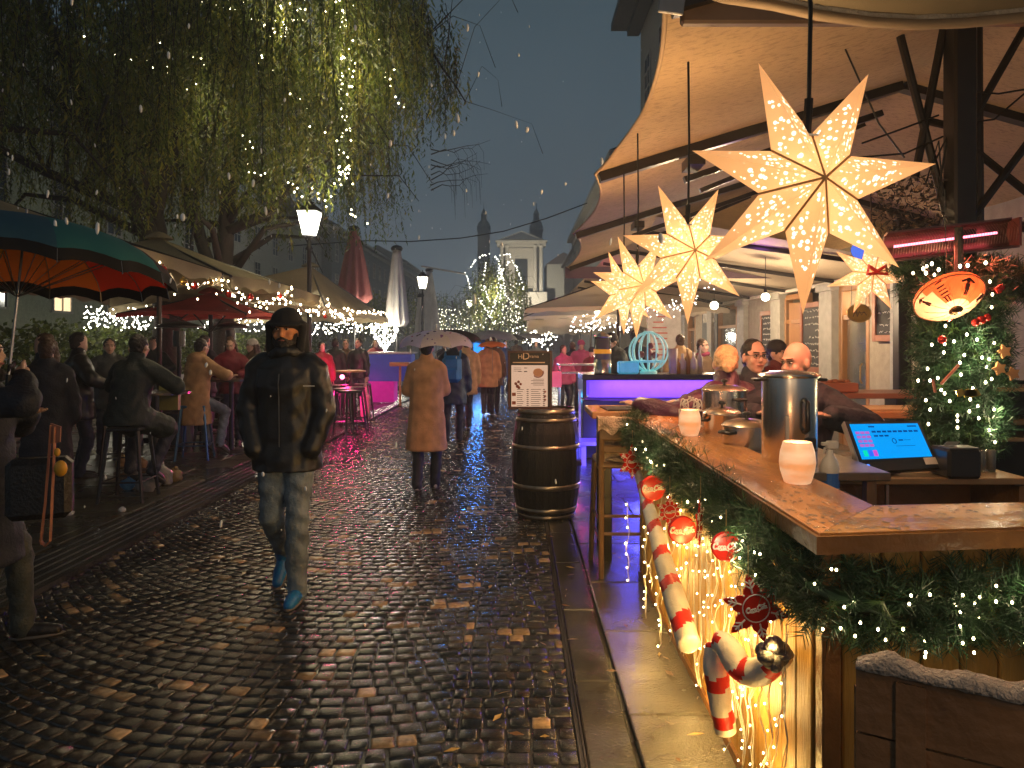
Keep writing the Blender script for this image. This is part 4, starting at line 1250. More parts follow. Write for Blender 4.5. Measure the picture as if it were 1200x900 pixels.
def star(label, c, Rr, rot0, yaw=0.0, power=18, cord=.9, bow=False, group='paper star lanterns hung in a row'):
    c = Vector(c)
    if c.y > 0: kk = (c.y - .27 * Rr) / c.y; c = Vector((c.x * kk, c.y, EYE + (c.z - EYE) * kk))
    root = empty('star_lantern', label, 'star lantern', c, group=group)
    N = 7; rm = Matrix.Rotation(yaw, 3, 'Z')
    me = bpy.data.meshes.new('paper_star'); V = []; Fc = []; B = []
    def add(p): V.append(tuple(rm @ Vector(p))); return len(V) - 1
    for i in range(N):
        a = rot0 + i * 2 * PI / N
        Rt = Rr * (1 + .04 * math.sin(i * 2.3))
        tip = (Rt * math.cos(a), 0, Rt * math.sin(a))
        for sd in (-1, 1):
            v = (Rr * .40 * math.cos(a + sd * PI / N), 0, Rr * .40 * math.sin(a + sd * PI / N))
            for dp in (-1, 1):
                cc = (0, dp * Rr * .27, 0)
                ids = [add(cc), add(v), add(tip)]
                if sd * dp < 0: ids = ids[::-1]; B += [(0, 0, 1), (0, 1, 0), (1, 0, 0)]
                else: B += [(1, 0, 0), (0, 1, 0), (0, 0, 1)]
                Fc.append(ids)
    me.from_pydata(V, [], Fc)
    at_ = me.color_attributes.new('bary', 'FLOAT_COLOR', 'POINT')
    # attribute per vertex (vertices are not shared)
    colv = np.zeros((len(V), 4), dtype=np.float32); colv[:, 3] = 1
    k = 0
    for f, fc in enumerate(Fc):
        for j, vi in enumerate(fc): colv[vi, :3] = B[f * 3 + j]
    at_.data.foreach_set('color', colv.ravel())
    me.materials.append(M_STAR); me.update()
    o = bpy.data.objects.new('paper_star', me); col.objects.link(o); o.parent = root
    b = MB(); b.tube([c + Vector((-.006, 0, Rr * .36)), c + Vector((0, 0, Rr * .36 + .1))], .011, 8); b.build('socket', M_BLACK, root)
    b = MB(); b.tube([c + Vector((0, 0, Rr * .36 + .1)), c + Vector((.004, 0, Rr * .36 + cord * .5)), c + Vector((0, 0, Rr * .36 + cord))], .0055, 6); b.build('cord', M_BLACK, root)
    b = MB(); b.tube([c + rm @ Vector((Rr * .34 * math.cos(a), -.01 - .0 * Rr, Rr * .34 * math.sin(a) + .015)) for a in (PI * .42, PI * .47, PI * .53, PI * .6)], .004, 5); b.build('clasp', mat('steel', (.5, .5, .5), .3, 1), root)
    if bow:
        b = MB()
        for s in (-1, 1): b.tube([c + Vector((0, -Rr * .3, .01)), c + Vector((s * .06, -Rr * .32, .05)), c + Vector((s * .07, -Rr * .32, -.01)), c + Vector((0, -Rr * .3, .0))], .014, 6)
        b.build('bow', mat('red_ribbon', (.3, .02, .02), .4), root)
    if power:
        lamp('star_light', c + rm @ Vector((0, 0, .02)), power * .014, WARM2, .03)
        lamp('star_light', c + Vector((0, .42, Rr * .9)), power * .62, WARM, .03)
        lamp('star_light', c + Vector((.05, .12, -Rr * 1.2)), power * (.42 if c.y < 2.5 else .16), WARM2, .03)
    return root
A0 = R(61.5)
star('largest perforated paper star, nearest of the hanging stars', at(965, 208, 1.8), .318, A0 , yaw=.05, power=11, cord=.62)
star('added paper star behind the camera, outside the picture, to light the near counter', (1.15, -.35, 2.1), .318, A0, power=14, cord=.5)  # unseen extra star, added only to brighten the near counter
star('second paper star in the row, left of the largest one', at(812, 293, 3.3), .325, A0 + .04, yaw=.12, power=24, cord=.75)
star('third paper star in the row, overlapping the fourth', at(750, 334, 4.6), .33, A0 + .02, yaw=.3, power=11, cord=.85)
star('fourth and farthest paper star, behind the third one', at(733, 341, 5.6), .33, A0 + .05, yaw=.5, power=22, cord=.85)
star('small yellow paper star with a dark red bow beside the round lantern', at(1027, 320, 5.2), .30, A0 - .35, yaw=-.2, power=6, cord=.5, bow=True, group=None)

# ================================================================== COUNTER
M_TOP = mat('counter_oak', (.52, .215, .055), .19, var=.35, vscale=3.2, bump=.35, bscale=90, stretch=(3, .6, 3), rvar=.1)
M_TOPB = mat('counter_oak_cross', (.50, .23, .055), .17, var=.35, vscale=3.2, bump=.6, bscale=110, stretch=(.6, 3, 3), rvar=.1)
M_EDGE = mat('counter_edge_wood', (.24, .105, .03), .35, var=.25, vscale=6, bump=.3, bscale=40)
M_PLANK = mat('pine_plank', (.44, .24, .05), .45, var=.25, vscale=3, bump=.3, bscale=20, stretch=(6, 6, .6))
CT = 1.10
A_ = Vector((.79, 1.905, CT)); B_ = Vector((.778, 5.02, CT)); IN = .30
cnt = empty('bar_counter', 'L-shaped wooden counter with planked front, wrapped in fir garland', 'counter', (.95, 3.0, 0))
dY = Vector((-.004, 1, 0)); dR = Vector((.985, .115, 0)).normalized()
C1i = onZ(1023, 592, CT); C2i = onZ(1210, 588, CT)
def slab(mb, pts, th=.05, rnd_=.0):
    mb.prism([Vector(p) - Vector((0, 0, th)) for p in pts], (0, 0, th))
A2 = A_ + dR * 1.5; I2 = C1i + (C2i - C1i) * 2.2
b = MB(); slab(b, [A_, C1i, Vector((1.085, 5.02, CT)), B_]); b.build('counter_top', M_TOP, cnt)
b = MB(); slab(b, [A_ + Vector((.002, -.0, 0)), A2, I2, C1i + Vector((.002, -.002, 0))]); b.build('counter_top', M_TOPB, cnt)
b = MB()
b.prism([A_ + Vector((-.003, -.003, -.053)), A_ + Vector((-.003, -.003, -.006)), B_ + Vector((-.003, 0, -.006)), B_ + Vector((-.003, 0, -.053))], (-.010, 0, 0))
q = A2 + Vector((0, -.003, 0))
b.prism([A_ + Vector((-.013, -.003, -.053)), A_ + Vector((-.013, -.003, -.006)), q + Vector((0, 0, -.006)), q + Vector((0, 0, -.053))], (0, -.010, 0))
b.build('edge_strip', M_EDGE, cnt)
rd = random.Random(31)
b = MB(); y = 2.06
while y < 4.98:
    w_ = .118; b.box((.845 + rd.uniform(-.002, .002), y + w_ / 2, .525), (.022, w_ - .007, 1.04), bev=.004); y += w_
b.box((.862, 3.5, .525), (.006, 2.9, 1.0)); b.build('plank_front', M_PLANK, cnt)
b = MB(); x = .90
for i in range(12):
    b.box((x + .06, 2.03 + (x - .8) * .117, .525), (.112, .022, 1.04), rot=.115, bev=.004); x += .119
b.build('plank_front', M_PLANK, cnt)
b = MB(); b.box((.858, 2.012, .525), (.052, .052, 1.045), bev=.005); b.box((.845, 3.5, .02), (.05, 2.95, .04)); b.build('corner_post', M_EDGE, cnt)
# inner cabinet and lower shelf behind the counter
rt = empty('back_shelf', 'brown work shelf behind the counter carrying till and printer', 'shelf', (1.9, 3.4, 0))
b = MB(); b.box((1.84, 3.42, .985), (.86, .40, .03), bev=.004); b.build('shelf_top', mat('work_shelf_wood', (.26, .15, .07), .35, var=.2), rt)
b = MB(); b.box((2.25, 3.43, .48), (.03, .38, .96)); b.box((1.43, 3.43, .48), (.03, .38, .96)); b.box((1.84, 3.6, .48), (.8, .02, .94)); b.build('side_panel', M_EDGE, rt)
b = MB(); b.box((1.66, 3.27, .5), (.012, .012, .92)); b.build('rail', mat('steel', (.5, .5, .5), .3, 1), rt)
rt = empty('pot_shelf', 'steel shelf inside the counter carrying pots and the urn', 'shelf', (1.3, 3.9, 0))
b = MB(); b.box((1.30, 3.92, 1.06), (.40, 2.0, .035), bev=.004); b.build('shelf_top', mat('dull_steel', (.28, .25, .22), .35, .9, bump=.1), rt)
for (x, y) in ((1.15, 3.0), (1.45, 3.0), (1.15, 4.85), (1.45, 4.85)):
    b = MB(); b.box((x, y, .52), (.04, .04, 1.04)); b.build('leg', mat('dull_steel', (.28, .25, .22), .35, .9, bump=.1), rt)
# wet spots / drops on the top
b = MB(); rd = random.Random(8)
for i in range(620):
    if i % 2: p = Vector((rd.uniform(.80, 1.7), 0, CT)); p.y = 1.93 + (p.x - .8) * .117 + rd.uniform(0, .26)
    else: p = Vector((rd.uniform(.8, 1.03), 1.95 + rd.random() ** 1.6 * 2.9, CT))
    r = rd.uniform(.002, .008); b.ell(p, (r, r * rd.uniform(.7, 1.4), r * .35), n=8, m=5)
o = b.build('water_drops', mat('water', (.9, .9, .9), .03, var=0, trans=.85), smooth=True); tag(o, 'rain drops beaded on the wet counter top', 'water drops', kind='stuff')

M_STEEL = mat('polished_steel', (.72, .66, .58), .26, 1.0, var=.05)
M_BPL = mat('black_plastic', (.02, .018, .018), .3)
def urn():
    c = at(925, 470, 3.1); X, Y = c.x, 3.1; z0 = 1.0775; k = 3.1 / F_PX
    zt = EYE + (HZN - 442) * k; r = 31 * k
    root = empty('hot_drink_urn', 'tall polished steel hot drink urn with black tap and handle', 'urn', (X, Y, z0))
    b = MB(); b.lathe([(r * .96, 0), (r, .012), (r, zt - z0 - .02), (r * 1.0, zt - z0)], (X, Y, z0), 40); b.build('body', M_STEEL, root, angle=40)
    b = MB(); b.lathe([(r * 1.12, 0), (r * 1.14, .008), (r * 1.1, .016), (r * .7, .024), (.02, .03)], (X, Y, zt), 40); b.build('lid', M_STEEL, root, angle=40)
    for s in (-1, 1):
        b = MB(); b.box((X + s * (r + .02), Y, zt - .01), (.05, .04, .012), bev=.004); b.build('side_lug', M_BPL, root)
    b = MB(); a = (.12, -1)
    b.tube([(X + .022, Y - r + .0, zt - .09), (X + .022, Y - r - .03, zt - .1), (X + .022, Y - r - .03, zt - .21), (X + .022, Y - r, zt - .22)], .011, 8); b.build('handle', M_BPL, root, smooth=True)
    b = MB(); b.cyl((X + .02, Y - r + .01, z0 + .055), (X + .02, Y - r - .04, z0 + .055), .012, n=10); b.cyl((X + .02, Y - r - .035, z0 + .075), (X + .02, Y - r - .035, z0 + .015), .011, .009, n=10)
    b.box((X + .03, Y - r - .035, z0 + .085), (.05, .014, .012), bev=.003); b.build('tap', M_BPL, root)
    b = MB(); b.box((X - .05, Y - r + .004, z0 + .16), (.012, .012, .12)); b.build('level_gauge', mat('glass_tube', (.5, .45, .4), .1), root)
    b = MB(); b.box((X + .045, Y - r * .98, z0 + .07), (.05, .01, .12), bev=.004); b.build('control_panel', M_BPL, root)
urn()
def pot(label, px, Y, r, z0, h, lid=True, handle=0, knob=True):
    X = (px - VPX) * Y / F_PX
    root = empty('cooking_pot', label, 'pot', (X, Y, z0), group='steel pots on the counter shelf')
    b = MB(); b.lathe([(r * .93, 0), (r * .98, .008), (r, .02), (r, h), (r * 1.03, h + .004)], (X, Y, z0), 36); b.build('body', M_STEEL, root, angle=40)
    b = MB(); b.lathe([(r * 1.04, 0), (r * 1.04, .006), (r * .9, .02), (r * .5, .035), (.01, .04)], (X, Y, z0 + h + .003), 36); b.build('lid', M_STEEL, root, angle=40)
    b = MB(); b.lathe([(.008, 0), (.008, .012), (.02, .018), (.02, .03), (.01, .036)], (X, Y, z0 + h + .04), 14); b.build('knob', M_BPL, root, smooth=True)
    a = handle
    for q in (a, a + PI):
        d = Vector((math.cos(q), math.sin(q), 0)); s = Vector((-d.y, d.x, 0)); c = Vector((X, Y, z0 + h * .8))
        b = MB(); b.tube([c + d * r * .98 + s * .035, c + d * (r + .035) + s * .03, c + d * (r + .035) - s * .03, c + d * r * .98 - s * .035], .009, 7); b.build('handle', M_BPL, root, smooth=True)
    return root
pot('low steel pot with domed lid, nearest to the camera', 875, 3.62, .118, 1.0775, .105, handle=.5)
pot('small steel pot behind the nearest one, left of it', 846, 4.0, .10, 1.0775, .13, handle=.2)
pot('tall steel pot with large black handle in front of the blond woman', 849, 4.5, .135, 1.0775, .225, handle=-1.2)
# small clutter: steel cups, tongs behind the urn
def cups():
    rd = random.Random(4)
    for i, (px, py) in enumerate(((892, 538), (903, 530), (912, 541), (882, 545))):
        p = onZ(px, py + 4, 1.10); rt = None
        p.x = max(p.x, 1.12); p.z = 1.0775
        b = MB(); b.lathe([(.018, 0), (.022, .003), (.026, .05), (.028, .052), (.024, .05), (.018, .006)], p, 16)
        o = b.build('steel_cup', M_STEEL, None, angle=40); tag(o, 'small steel cup beside the foot of the urn, ' + ('second from the left', 'third from the left', 'rightmost', 'leftmost')[i], 'cup', 'small steel cups by the urn')
cups()
# ornate white napkin holder
def napkin_holder():
    c = onZ(806, 500, CT); Y = c.y; X = c.x + .02; z = CT
    root = empty('napkin_holder', 'ornate white scrolled metal napkin holder on the counter', 'napkin holder', (X, Y, z))
    M_W = mat('white_enamel', (.75, .7, .64), .3)
    b = MB(); b.box((X, Y, z + .006), (.14, .09, .008), bev=.002); b.build('base', M_W, root)
    for dy in (-.04, .04):
        b = MB()
        for s in (-1, 1):
            b.tube([(X + s * .06, Y + dy, z + .01), (X + s * .062, Y + dy, z + .1), (X + s * .05, Y + dy, z + .105)], .0045, 6)
            b.tube([(X + s * .02, Y + dy, z + .01), (X + s * .02, Y + dy, z + .1)], .0045, 6)
            b.tube([(X + s * .06, Y + dy, z + .1), (X, Y + dy, z + .1)], .0045, 6)
            b.tube([(X + s * (.02 + .025 * math.sin(t / 9 * PI * 1.6)), Y + dy, z + .11 + .07 * t / 9) for t in range(10)], .004, 6)
            b.tube([(X + s * (.055 - .03 * (1 - math.cos(t / 9 * PI)) / 2), Y + dy, z + .11 + .055 * math.sin(t / 9 * PI)) for t in range(10)], .004, 6)
        b.build('scroll_panel', M_W, root, smooth=True)
    b = MB(); b.box((X, Y, z + .055), (.11, .055, .085), bev=.003); b.build('napkins', mat('napkin_dark', (.06, .03, .03), .8), root)
napkin_holder()
def candle_jar(label, px, py, w):
    c = onZ(px, py, CT); k = c.y / F_PX; r = w / 2 * k; h = r * 2.35; X, Y, z = c.x, c.y + r, CT
    root = empty('candle_jar', label, 'candle jar', (X, Y, z), group='lit frosted candle jars on the counter')
    m = bpy.data.materials.new('frosted_jar'); m.use_nodes = True; n = m.node_tree; bb = n.nodes['Principled BSDF']
    bb.inputs['Base Color'].default_value = (.62, .34, .19, 1); bb.inputs['Roughness'].default_value = .35
    t = n.nodes.new('ShaderNodeTexNoise'); t.inputs['Scale'].default_value = 9; t.inputs['Detail'].default_value = 4
    tcn = n.nodes.new('ShaderNodeTexCoord'); mp = n.nodes.new('ShaderNodeMapping'); mp.inputs['Scale'].default_value = (.5, .5, 2.4); n.links.new(tcn.outputs['Object'], mp.inputs[0]); n.links.new(mp.outputs[0], t.inputs[0])
    rr = n.nodes.new('ShaderNodeValToRGB'); rr.color_ramp.elements[0].position = .35; rr.color_ramp.elements[0].color = (.8, .30, .10, 1); rr.color_ramp.elements[1].position = .62; rr.color_ramp.elements[1].color = (1, .66, .38, 1)
    n.links.new(t.outputs[0], rr.inputs[0]); n.links.new(rr.outputs[0], bb.inputs['Emission Color']); bb.inputs['Emission Strength'].default_value = .34
    b = MB(); b.lathe([(r * .66, 0), (r * .74, .003), (r * .94, h * .3), (r, h * .5), (r * .95, h * .75), (r * .8, h * .97), (r * .78, h), (r * .7, h * .99), (r * .78, h * .9), (r * .86, h * .5), (r * .6, h * .1), (.001, h * .1)], (X, Y, z + .001), 36, cap=False)
    b.build('glass_jar', m, root, smooth=True)
    b = MB(); b.lathe([(r * .7, 0), (r * .7, .02), (.001, .021)], (X, Y, z + h * .12), 20); b.build('candle', mat('wax', (.9, .8, .6), .4), root)
    b = MB(); b.lathe([(.001, 0), (.006, .008), (.004, .018), (.0005, .03)], (X, Y, z + h * .12 + .024), 10); b.build('flame', glow('flame', (1, .6, .2), 14), root)
    lamp('candle_light', (X, Y, z + h * .9), .8, (1, .5, .2), .015)
candle_jar('smaller and farther frosted candle jar beside the napkin holder', 811.5, 512, 26)
candle_jar('larger and nearer frosted candle jar at the counter bend', 942.5, 570, 42)
# spray bottle
def spray():
    c = at(972, 560, 2.95); X, Y = c.x, 2.95; z0 = .995
    root = empty('spray_bottle', 'white spray bottle with blue label behind the nearer candle jar', 'bottle', (X, Y, z0))
    b = MB(); b.lathe([(.034, 0), (.038, .01), (.038, .1), (.03, .13), (.014, .15), (.014, .17)], (X, Y, z0), 18); b.build('bottle_body', mat('white_plastic', (.6, .56, .5), .35), root, smooth=True)
    b = MB(); b.box((X + .01, Y, z0 + .19), (.05, .022, .035), bev=.006); b.box((X - .018, Y, z0 + .195), (.03, .018, .014), bev=.003); b.tube([(X - .018, Y, z0 + .18), (X - .025, Y, z0 + .155)], .005, 6); b.build('trigger_head', mat('white_plastic', (.6, .56, .5), .35), root)
    b = MB(); b.lathe([(.039, 0), (.039, .06)], (X, Y, z0 + .02), 18, cap=False); b.build('label', mat('blue_label', (.03, .12, .4), .4), root)
    b = MB(); b.box((X, Y, z0 - .02), (.16, .16, .03)); o = b.build('tray', M_BPL); tag(o, 'small black tray under the spray bottle', 'tray')
spray()
def till():
    root = empty('cash_register', 'touchscreen till with glowing blue screen tilted on the work shelf', 'till', (1.6, 3.35, 1.0))
    Y = 3.3
    tl, tr, br, bl = at(990, 494, Y + .12), at(1077, 493, Y + .12), at(1102, 548, Y - .04), at(1011, 553, Y - .04)
    nrm = (tr - tl).cross(bl - tl).normalized()
    if nrm.y > 0: nrm = -nrm
    b = MB(); b.prism([tl, tr, br, bl], -nrm * .03); b.build('screen_frame', M_BPL, root)
    def uv(u, v, d): return tl + (tr - tl) * u + ((bl - tl) * (1 - u) + (br - tr) * u) * v + nrm * d
    def rect(mb, u0, v0, u1, v1, d): mb.poly([uv(u0, v0, d), uv(u1, v0, d), uv(u1, v1, d), uv(u0, v1, d)])
    b = MB(); rect(b, .045, .06, .96, .77, .002); b.build('screen', glow('till_screen', (.0, .36, 1.0), .5, True), root)
    b = MB()
    for i in range(9): rect(b, .30 + i * .07, .21, .355 + i * .07, .25, .004)
    for i in range(3): rect(b, .31 + i * .07, .30, .365 + i * .07, .335, .004)
    rect(b, .28, .11, .36, .14, .004); rect(b, .80, .11, .92, .14, .004)
    b.build('screen_key', glow('screen_navy', (.0, .04, .22), .6), root)
    b = MB()
    for r_ in range(4):
        for i in range(3): rect(b, .08 + i * .065, .22 + r_ * .085, .135 + i * .065, .275 + r_ * .085, .004)
    b.build('screen_key', glow('screen_mauve', (.3, .08, .35), .8), root)
    for (u, cc) in ((.09, (.0, .5, .3)), (.16, (.02, .1, .7)), (.22, (.4, .05, .4))):
        b = MB(); rect(b, u, .60, u + .055, .72, .004); b.build('screen_key', glow('screen_%d' % (u * 100), cc, .8), root)
    b = MB(); rg = [uv(.55 + .025 * math.cos(a / 12 * 2 * PI), .43 + .05 * math.sin(a / 12 * 2 * PI), .004) for a in range(13)]; b.tube(rg, .0022, 4)
    rect(b, .61, .40, .67, .43, .004); rect(b, .68, .41, .77, .42, .004); rect(b, .55, .53, .80, .54, .004); b.build('screen_logo', glow('screen_navy', (.0, .04, .22), .6), root)
    b = MB(); rect(b, .83, .79, .99, .93, .003); b.build('sticker', mat('sticker', (.6, .5, .42), .5), root)
    b = MB(); p = uv(.09, .9, .003); b.lathe([(.009, 0), (.007, .004), (.001, .005)], p, 10, axis=nrm); b.build('power_button', glow('power_led', (.05, .2, 1), 1.5), root)
    b = MB(); b.box((1.6, 3.4, 1.03), (.3, .2, .05), bev=.01); b.tube([(1.6, 3.42, 1.05), (1.6, 3.38, 1.12)], .03, 8); b.build('stand', M_BPL, root)
    b = MB(); b.prism([tl - nrm * .0 + Vector((-.006, 0, 0)), tl, bl, bl + Vector((-.006, 0, 0))], -nrm * .032); b.build('side_trim', mat('aluminium', (.6, .58, .55), .3, .9), root)
till()
def printer():
    Y = 3.25; c = at(1122, 552, Y); root = empty('receipt_printer', 'black receipt printer beside the till', 'printer', (c.x, Y, 1.0))
    b = MB(); b.box((c.x, Y + .02, 1.066), (.15, .16, .13), bev=.012); b.build('body', M_BPL, root)
    b = MB(); b.box((c.x, Y - .01, 1.135), (.13, .09, .008), bev=.003); b.build('paper_lid', mat('grey_plastic', (.12, .12, .12), .4), root)
    b = MB(); b.prism([(c.x - .06, Y + .01, 1.14), (c.x + .0, Y + .01, 1.14), (c.x + .0, Y - .02, 1.16), (c.x - .06, Y - .02, 1.16)], (0, 0, .001)); b.build('receipt', mat('paper', (.7, .68, .6), .7), root)
printer()
for i, px in enumerate((1149, 1161)):
    Y = 3.38; c = at(px, 552, Y); b = MB(); b.lathe([(.018, 0), (.02, .004), (.022, .10), (.021, .10), (.018, .01), (.001, .008)], (c.x, Y, 1.0015), 16, cap=False)
    o = b.build('drinking_glass', mat('thin_glass', (.9, .85, .75), .05, var=0, trans=.9), smooth=True); tag(o, ('left' if i == 0 else 'right') + ' one of two drinking glasses on the work shelf, beside the printer', 'glass')

# ================================================================== TABLES behind the counter
M_TABLE = mat('table_oak', (.5, .24, .09), .3, var=.25, vscale=3, bump=.25, bscale=40, stretch=(.8, 4, 4))
M_TABLE2 = mat('table_reddish', (.42, .16, .09), .35, var=.2, vscale=3)
def plank_table(label, x0, x1, y0, y1, z, m, legs=True):
    root = empty('high_table', label, 'table', ((x0 + x1) / 2, (y0 + y1) / 2, 0))
    b = MB(); b.box(((x0 + x1) / 2, (y0 + y1) / 2, z - .025), (x1 - x0, y1 - y0, .05), bev=.006); b.build('tabletop', m, root)
    for x in (x0 + .12, x1 - .12):
        for y in (y0 + .08, y1 - .08):
            b = MB(); b.box((x, y, (z - .05) / 2), (.06, .06, z - .052), bev=.006); b.build('leg', M_DARK, root)
    return root
plank_table('long high oak table where the three people sit', .53, 3.4, 5.25, 5.85, 1.10, M_TABLE)
plank_table('reddish high table behind the bald man', 2.55, 4.2, 6.9, 7.5, 1.12, M_TABLE2)
b = MB(); b.box((.85, 5.5, 1.106), (.42, .3, .008), rot=.1); b.box((.95, 5.62, 1.112), (.2, .26, .004), rot=-.3); tag(b.build('menu_folder', mat('menu_black', (.04, .035, .03), .4)), 'dark menu folder lying at the left end of oak table', 'menu')
b = MB(); b.prism([(2.35, 5.3, 1.101), (3.05, 5.34, 1.101), (3.1, 5.7, 1.101), (2.5, 5.62, 1.101)], (0, 0, .012)); tag(b.build('paper_bag', mat('kraft_paper', (.5, .34, .17), .7, bump=.8, bscale=15)), 'flat creased kraft paper lying on the oak table', 'paper')
rt = empty('bread_basket', 'small wooden basket with snacks on the reddish table', 'basket', (3.2, 7.1, 1.12))
b = MB(); b.box((3.05, 7.1, 1.17), (.46, .22, .09), bev=.01); b.build('basket_body', M_TABLE2, rt)
b = MB(); rd = random.Random(2)
for i in range(14): b.ell((3.05 + rd.uniform(-.19, .19), 7.1 + rd.uniform(-.08, .08), 1.225), (.03, .026, .02), n=8, m=6)
b.build('snacks', mat('snack', (.4, .16, .08), .5), rt, smooth=True)

# ================================================================== GARLANDS (fir)
M_FIR = mat('fir_needle', (.02, .06, .024), .45, var=.5, vscale=12)
M_FIR2 = mat('fir_needle_light', (.06, .12, .03), .45, var=.4, vscale=12)
def fir(path, rad, n, seed, L=(.03, .06), W=.0016, name='fir_branches', parent=None, sag=.0, sprig=9, droop=.2):
    rn = np.random.default_rng(seed); P = [Vector(p) for p in path]
    seg = [(P[i + 1] - P[i]).length for i in range(len(P) - 1)]; tot = sum(seg)
    V = []; Fc = []; Mi = []; c = 0
    for s in range(n):
        t = rn.random() * tot; i = 0
        while i < len(seg) - 1 and t > seg[i]: t -= seg[i]; i += 1
        f = min(1, t / seg[i]); p = P[i].lerp(P[i + 1], f); d = (P[i + 1] - P[i]).normalized(); _, u, v = basis(d)
        a = rn.uniform(0, 2 * PI); out_ = (u * math.cos(a) + v * math.sin(a))
        r = rad * (rn.random() ** .5) * (rad_mod(i + f) if False else 1)
        dirv = (out_ + d * rn.uniform(-.7, .7) + Vector((0, 0, -droop))).normalized()
        st = p + out_ * r * .55; ln = rn.uniform(.05, .10) * (rad / .12) ** .5
        _, uu, vv = basis(dirv)
        mi = 1 if rn.random() < .13 else 0
        for k in range(sprig):
            g = k / sprig; b0 = st + dirv * ln * g
            for q in range(3):
                aa = rn.uniform(0, 2 * PI); nd = (dirv * .75 + uu * math.cos(aa) + vv * math.sin(aa)).normalized(); nl = rn.uniform(*L)
                sd = nd.cross(Vector((rn.normal(), rn.normal(), rn.normal()))).normalized() * W
                V += [b0 - sd, b0 + sd, b0 + nd * nl + sd * .3, b0 + nd * nl - sd * .3]; Fc.append((c, c + 1, c + 2, c + 3)); Mi.append(mi); c += 4
    V = np.array([tuple(v) for v in V])
    me = bpy.data.meshes.new(name)
    if parent is not None:
        inv = np.array(wmat(parent).inverted()); V = V @ inv[:3, :3].T + inv[:3, 3]
    Fc = np.array(Fc)
    me.vertices.add(len(V)); me.vertices.foreach_set('co', V.ravel())
    me.loops.add(Fc.size); me.loops.foreach_set('vertex_index', Fc.ravel().astype(np.int32))
    me.polygons.add(len(Fc)); me.polygons.foreach_set('loop_start', np.arange(0, Fc.size, 4, dtype=np.int32)); me.polygons.foreach_set('loop_total', np.full(len(Fc), 4, dtype=np.int32))
    me.materials.append(M_FIR); me.materials.append(M_FIR2)
    me.polygons.foreach_set('material_index', np.array(Mi, dtype=np.int32)); me.update()
    o = bpy.data.objects.new(name, me); col.objects.link(o); o.parent = parent
    return o
gar = empty('fir_garland', 'thick green fir garland with warm lights hung along the counter edge', 'garland', (.8, 3, .9))
path = [(.80, 5.02, 1.02), (.79, 4.4, .985), (.79, 3.8, 1.0), (.79, 3.2, .975), (.79, 2.7, .985), (.79, 2.3, .955), (.80, 2.0, .93), (.9, 1.93, .90), (1.05, 1.95, .885), (1.25, 1.97, .9), (1.45, 2.0, .885), (1.8, 2.03, .9)]
fir(path, .105, 2300, 41, parent=gar)
b = MB(); b.tube(path, .02, 6); b.build('garland_core', M_FIR, gar)
rd = random.Random(55)
gb = []
for i in range(74):
    k = rd.random() ** .75 * (len(path) - 1); j = min(int(k), len(path) - 2); p = Vector(path[j]).lerp(Vector(path[j + 1]), k - j)
    if p.y > 2.1: q = p + Vector((rd.uniform(-.12, -.04), 0, rd.uniform(-.11, .08)))
    else: q = p + Vector((0, rd.uniform(-.13, -.06), rd.uniform(-.11, .09)))
    place_bulb(gar, q, .0034 if p.y < 3 else .005, glow('garland_bulb', (1, .80, .42), 14)); gb.append(q)
for i in range(0, 74, 12): lamp('garland_light', gb[i] + Vector((-.03, -.03, 0)), .10 if gb[i].y < 2.1 else .3, (1, .78, .45), .01)

# decorated tree column on the right
tree = empty('christmas_tree', 'slim decorated fir with warm lights beside the round paper lantern', 'christmas tree', (2.25, 3.75, 0))
cx = at(1125, 400, 3.75).x
tp = [(cx + .02, 3.8, 1.88), (cx - .01, 3.75, 1.7), (cx, 3.75, 1.45), (cx, 3.75, 1.2), (cx, 3.75, 1.08)]
fir(tp, .26, 1900, 42, L=(.03, .055), W=.0022, name='fir_branches', parent=tree)
b = MB(); b.cyl((cx, 3.76, 0), (cx, 3.76, 2.2), .035, .02, 8); b.lathe([(.1, 0), (.14, .02), (.14, .25), (.12, .28)], (cx, 3.76, 0), 14); b.build('trunk', M_BARK, tree)
bp_ = []
for (px, py) in ((1086, 312), (1095, 322), (1100, 335), (1160, 330), (1163, 345), (1162, 360), (1108, 382), (1104, 395), (1092, 404), (1107, 403), (1130, 416), (1106, 413), (1125, 425), (1087, 432), (1099, 443), (1090, 446), (1076, 446), (1126, 439), (1151, 419), (1159, 421), (1156, 430), (1155, 448), (1162, 444), (1103, 457), (1107, 461), (1137, 468), (1146, 476), (1085, 469), (1090, 480), (1136, 482), (1165, 480), (1122, 487), (1147, 490), (1122, 493), (1122, 501), (1088, 497), (1159, 504), (1166, 518), (1113, 470), (1140, 455), (1165, 402), (1118, 400), (1145, 398), (1133, 392), (1150, 375), (1070, 320)):
    p = at(px, py, 3.75 - .24 * math.sqrt(max(0.05, 1 - ((px - 1125) / 62) ** 2))); bp_.append(p)
    place_bulb(tree, p, .0065, glow('tree_bulb_warm', (1, .84, .50), 9))
for i in range(0, len(bp_), 6): lamp('tree_light', bp_[i] + Vector((0, -.04, 0)), .5, (1, .82, .5), .012)
for (px, py, m_, r) in ((1170, 340, M_RB, .018), (1173, 337, M_RB, .016), (1150, 375, M_RB, .02), (1143, 378, M_RB, .018), (1157, 372, M_RB, .018), (1104, 398, M_RB, .02), (1112, 372, M_RB, .018)):
    b = MB(); b.ell(at(px, py, 3.47), r, n=12, m=8); b.build('berry', m_, tree, smooth=True)
for (a, z_) in (((1123, 428), (1103, 450)), ((1093, 445), (1096, 460))):
    b = MB(); b.tube([at(*a, 3.46), at(*z_, 3.44)], .007, 6); b.build('cinnamon_stick', mat('striped_stick', (.5, .16, .1), .4), tree)
b = MB()
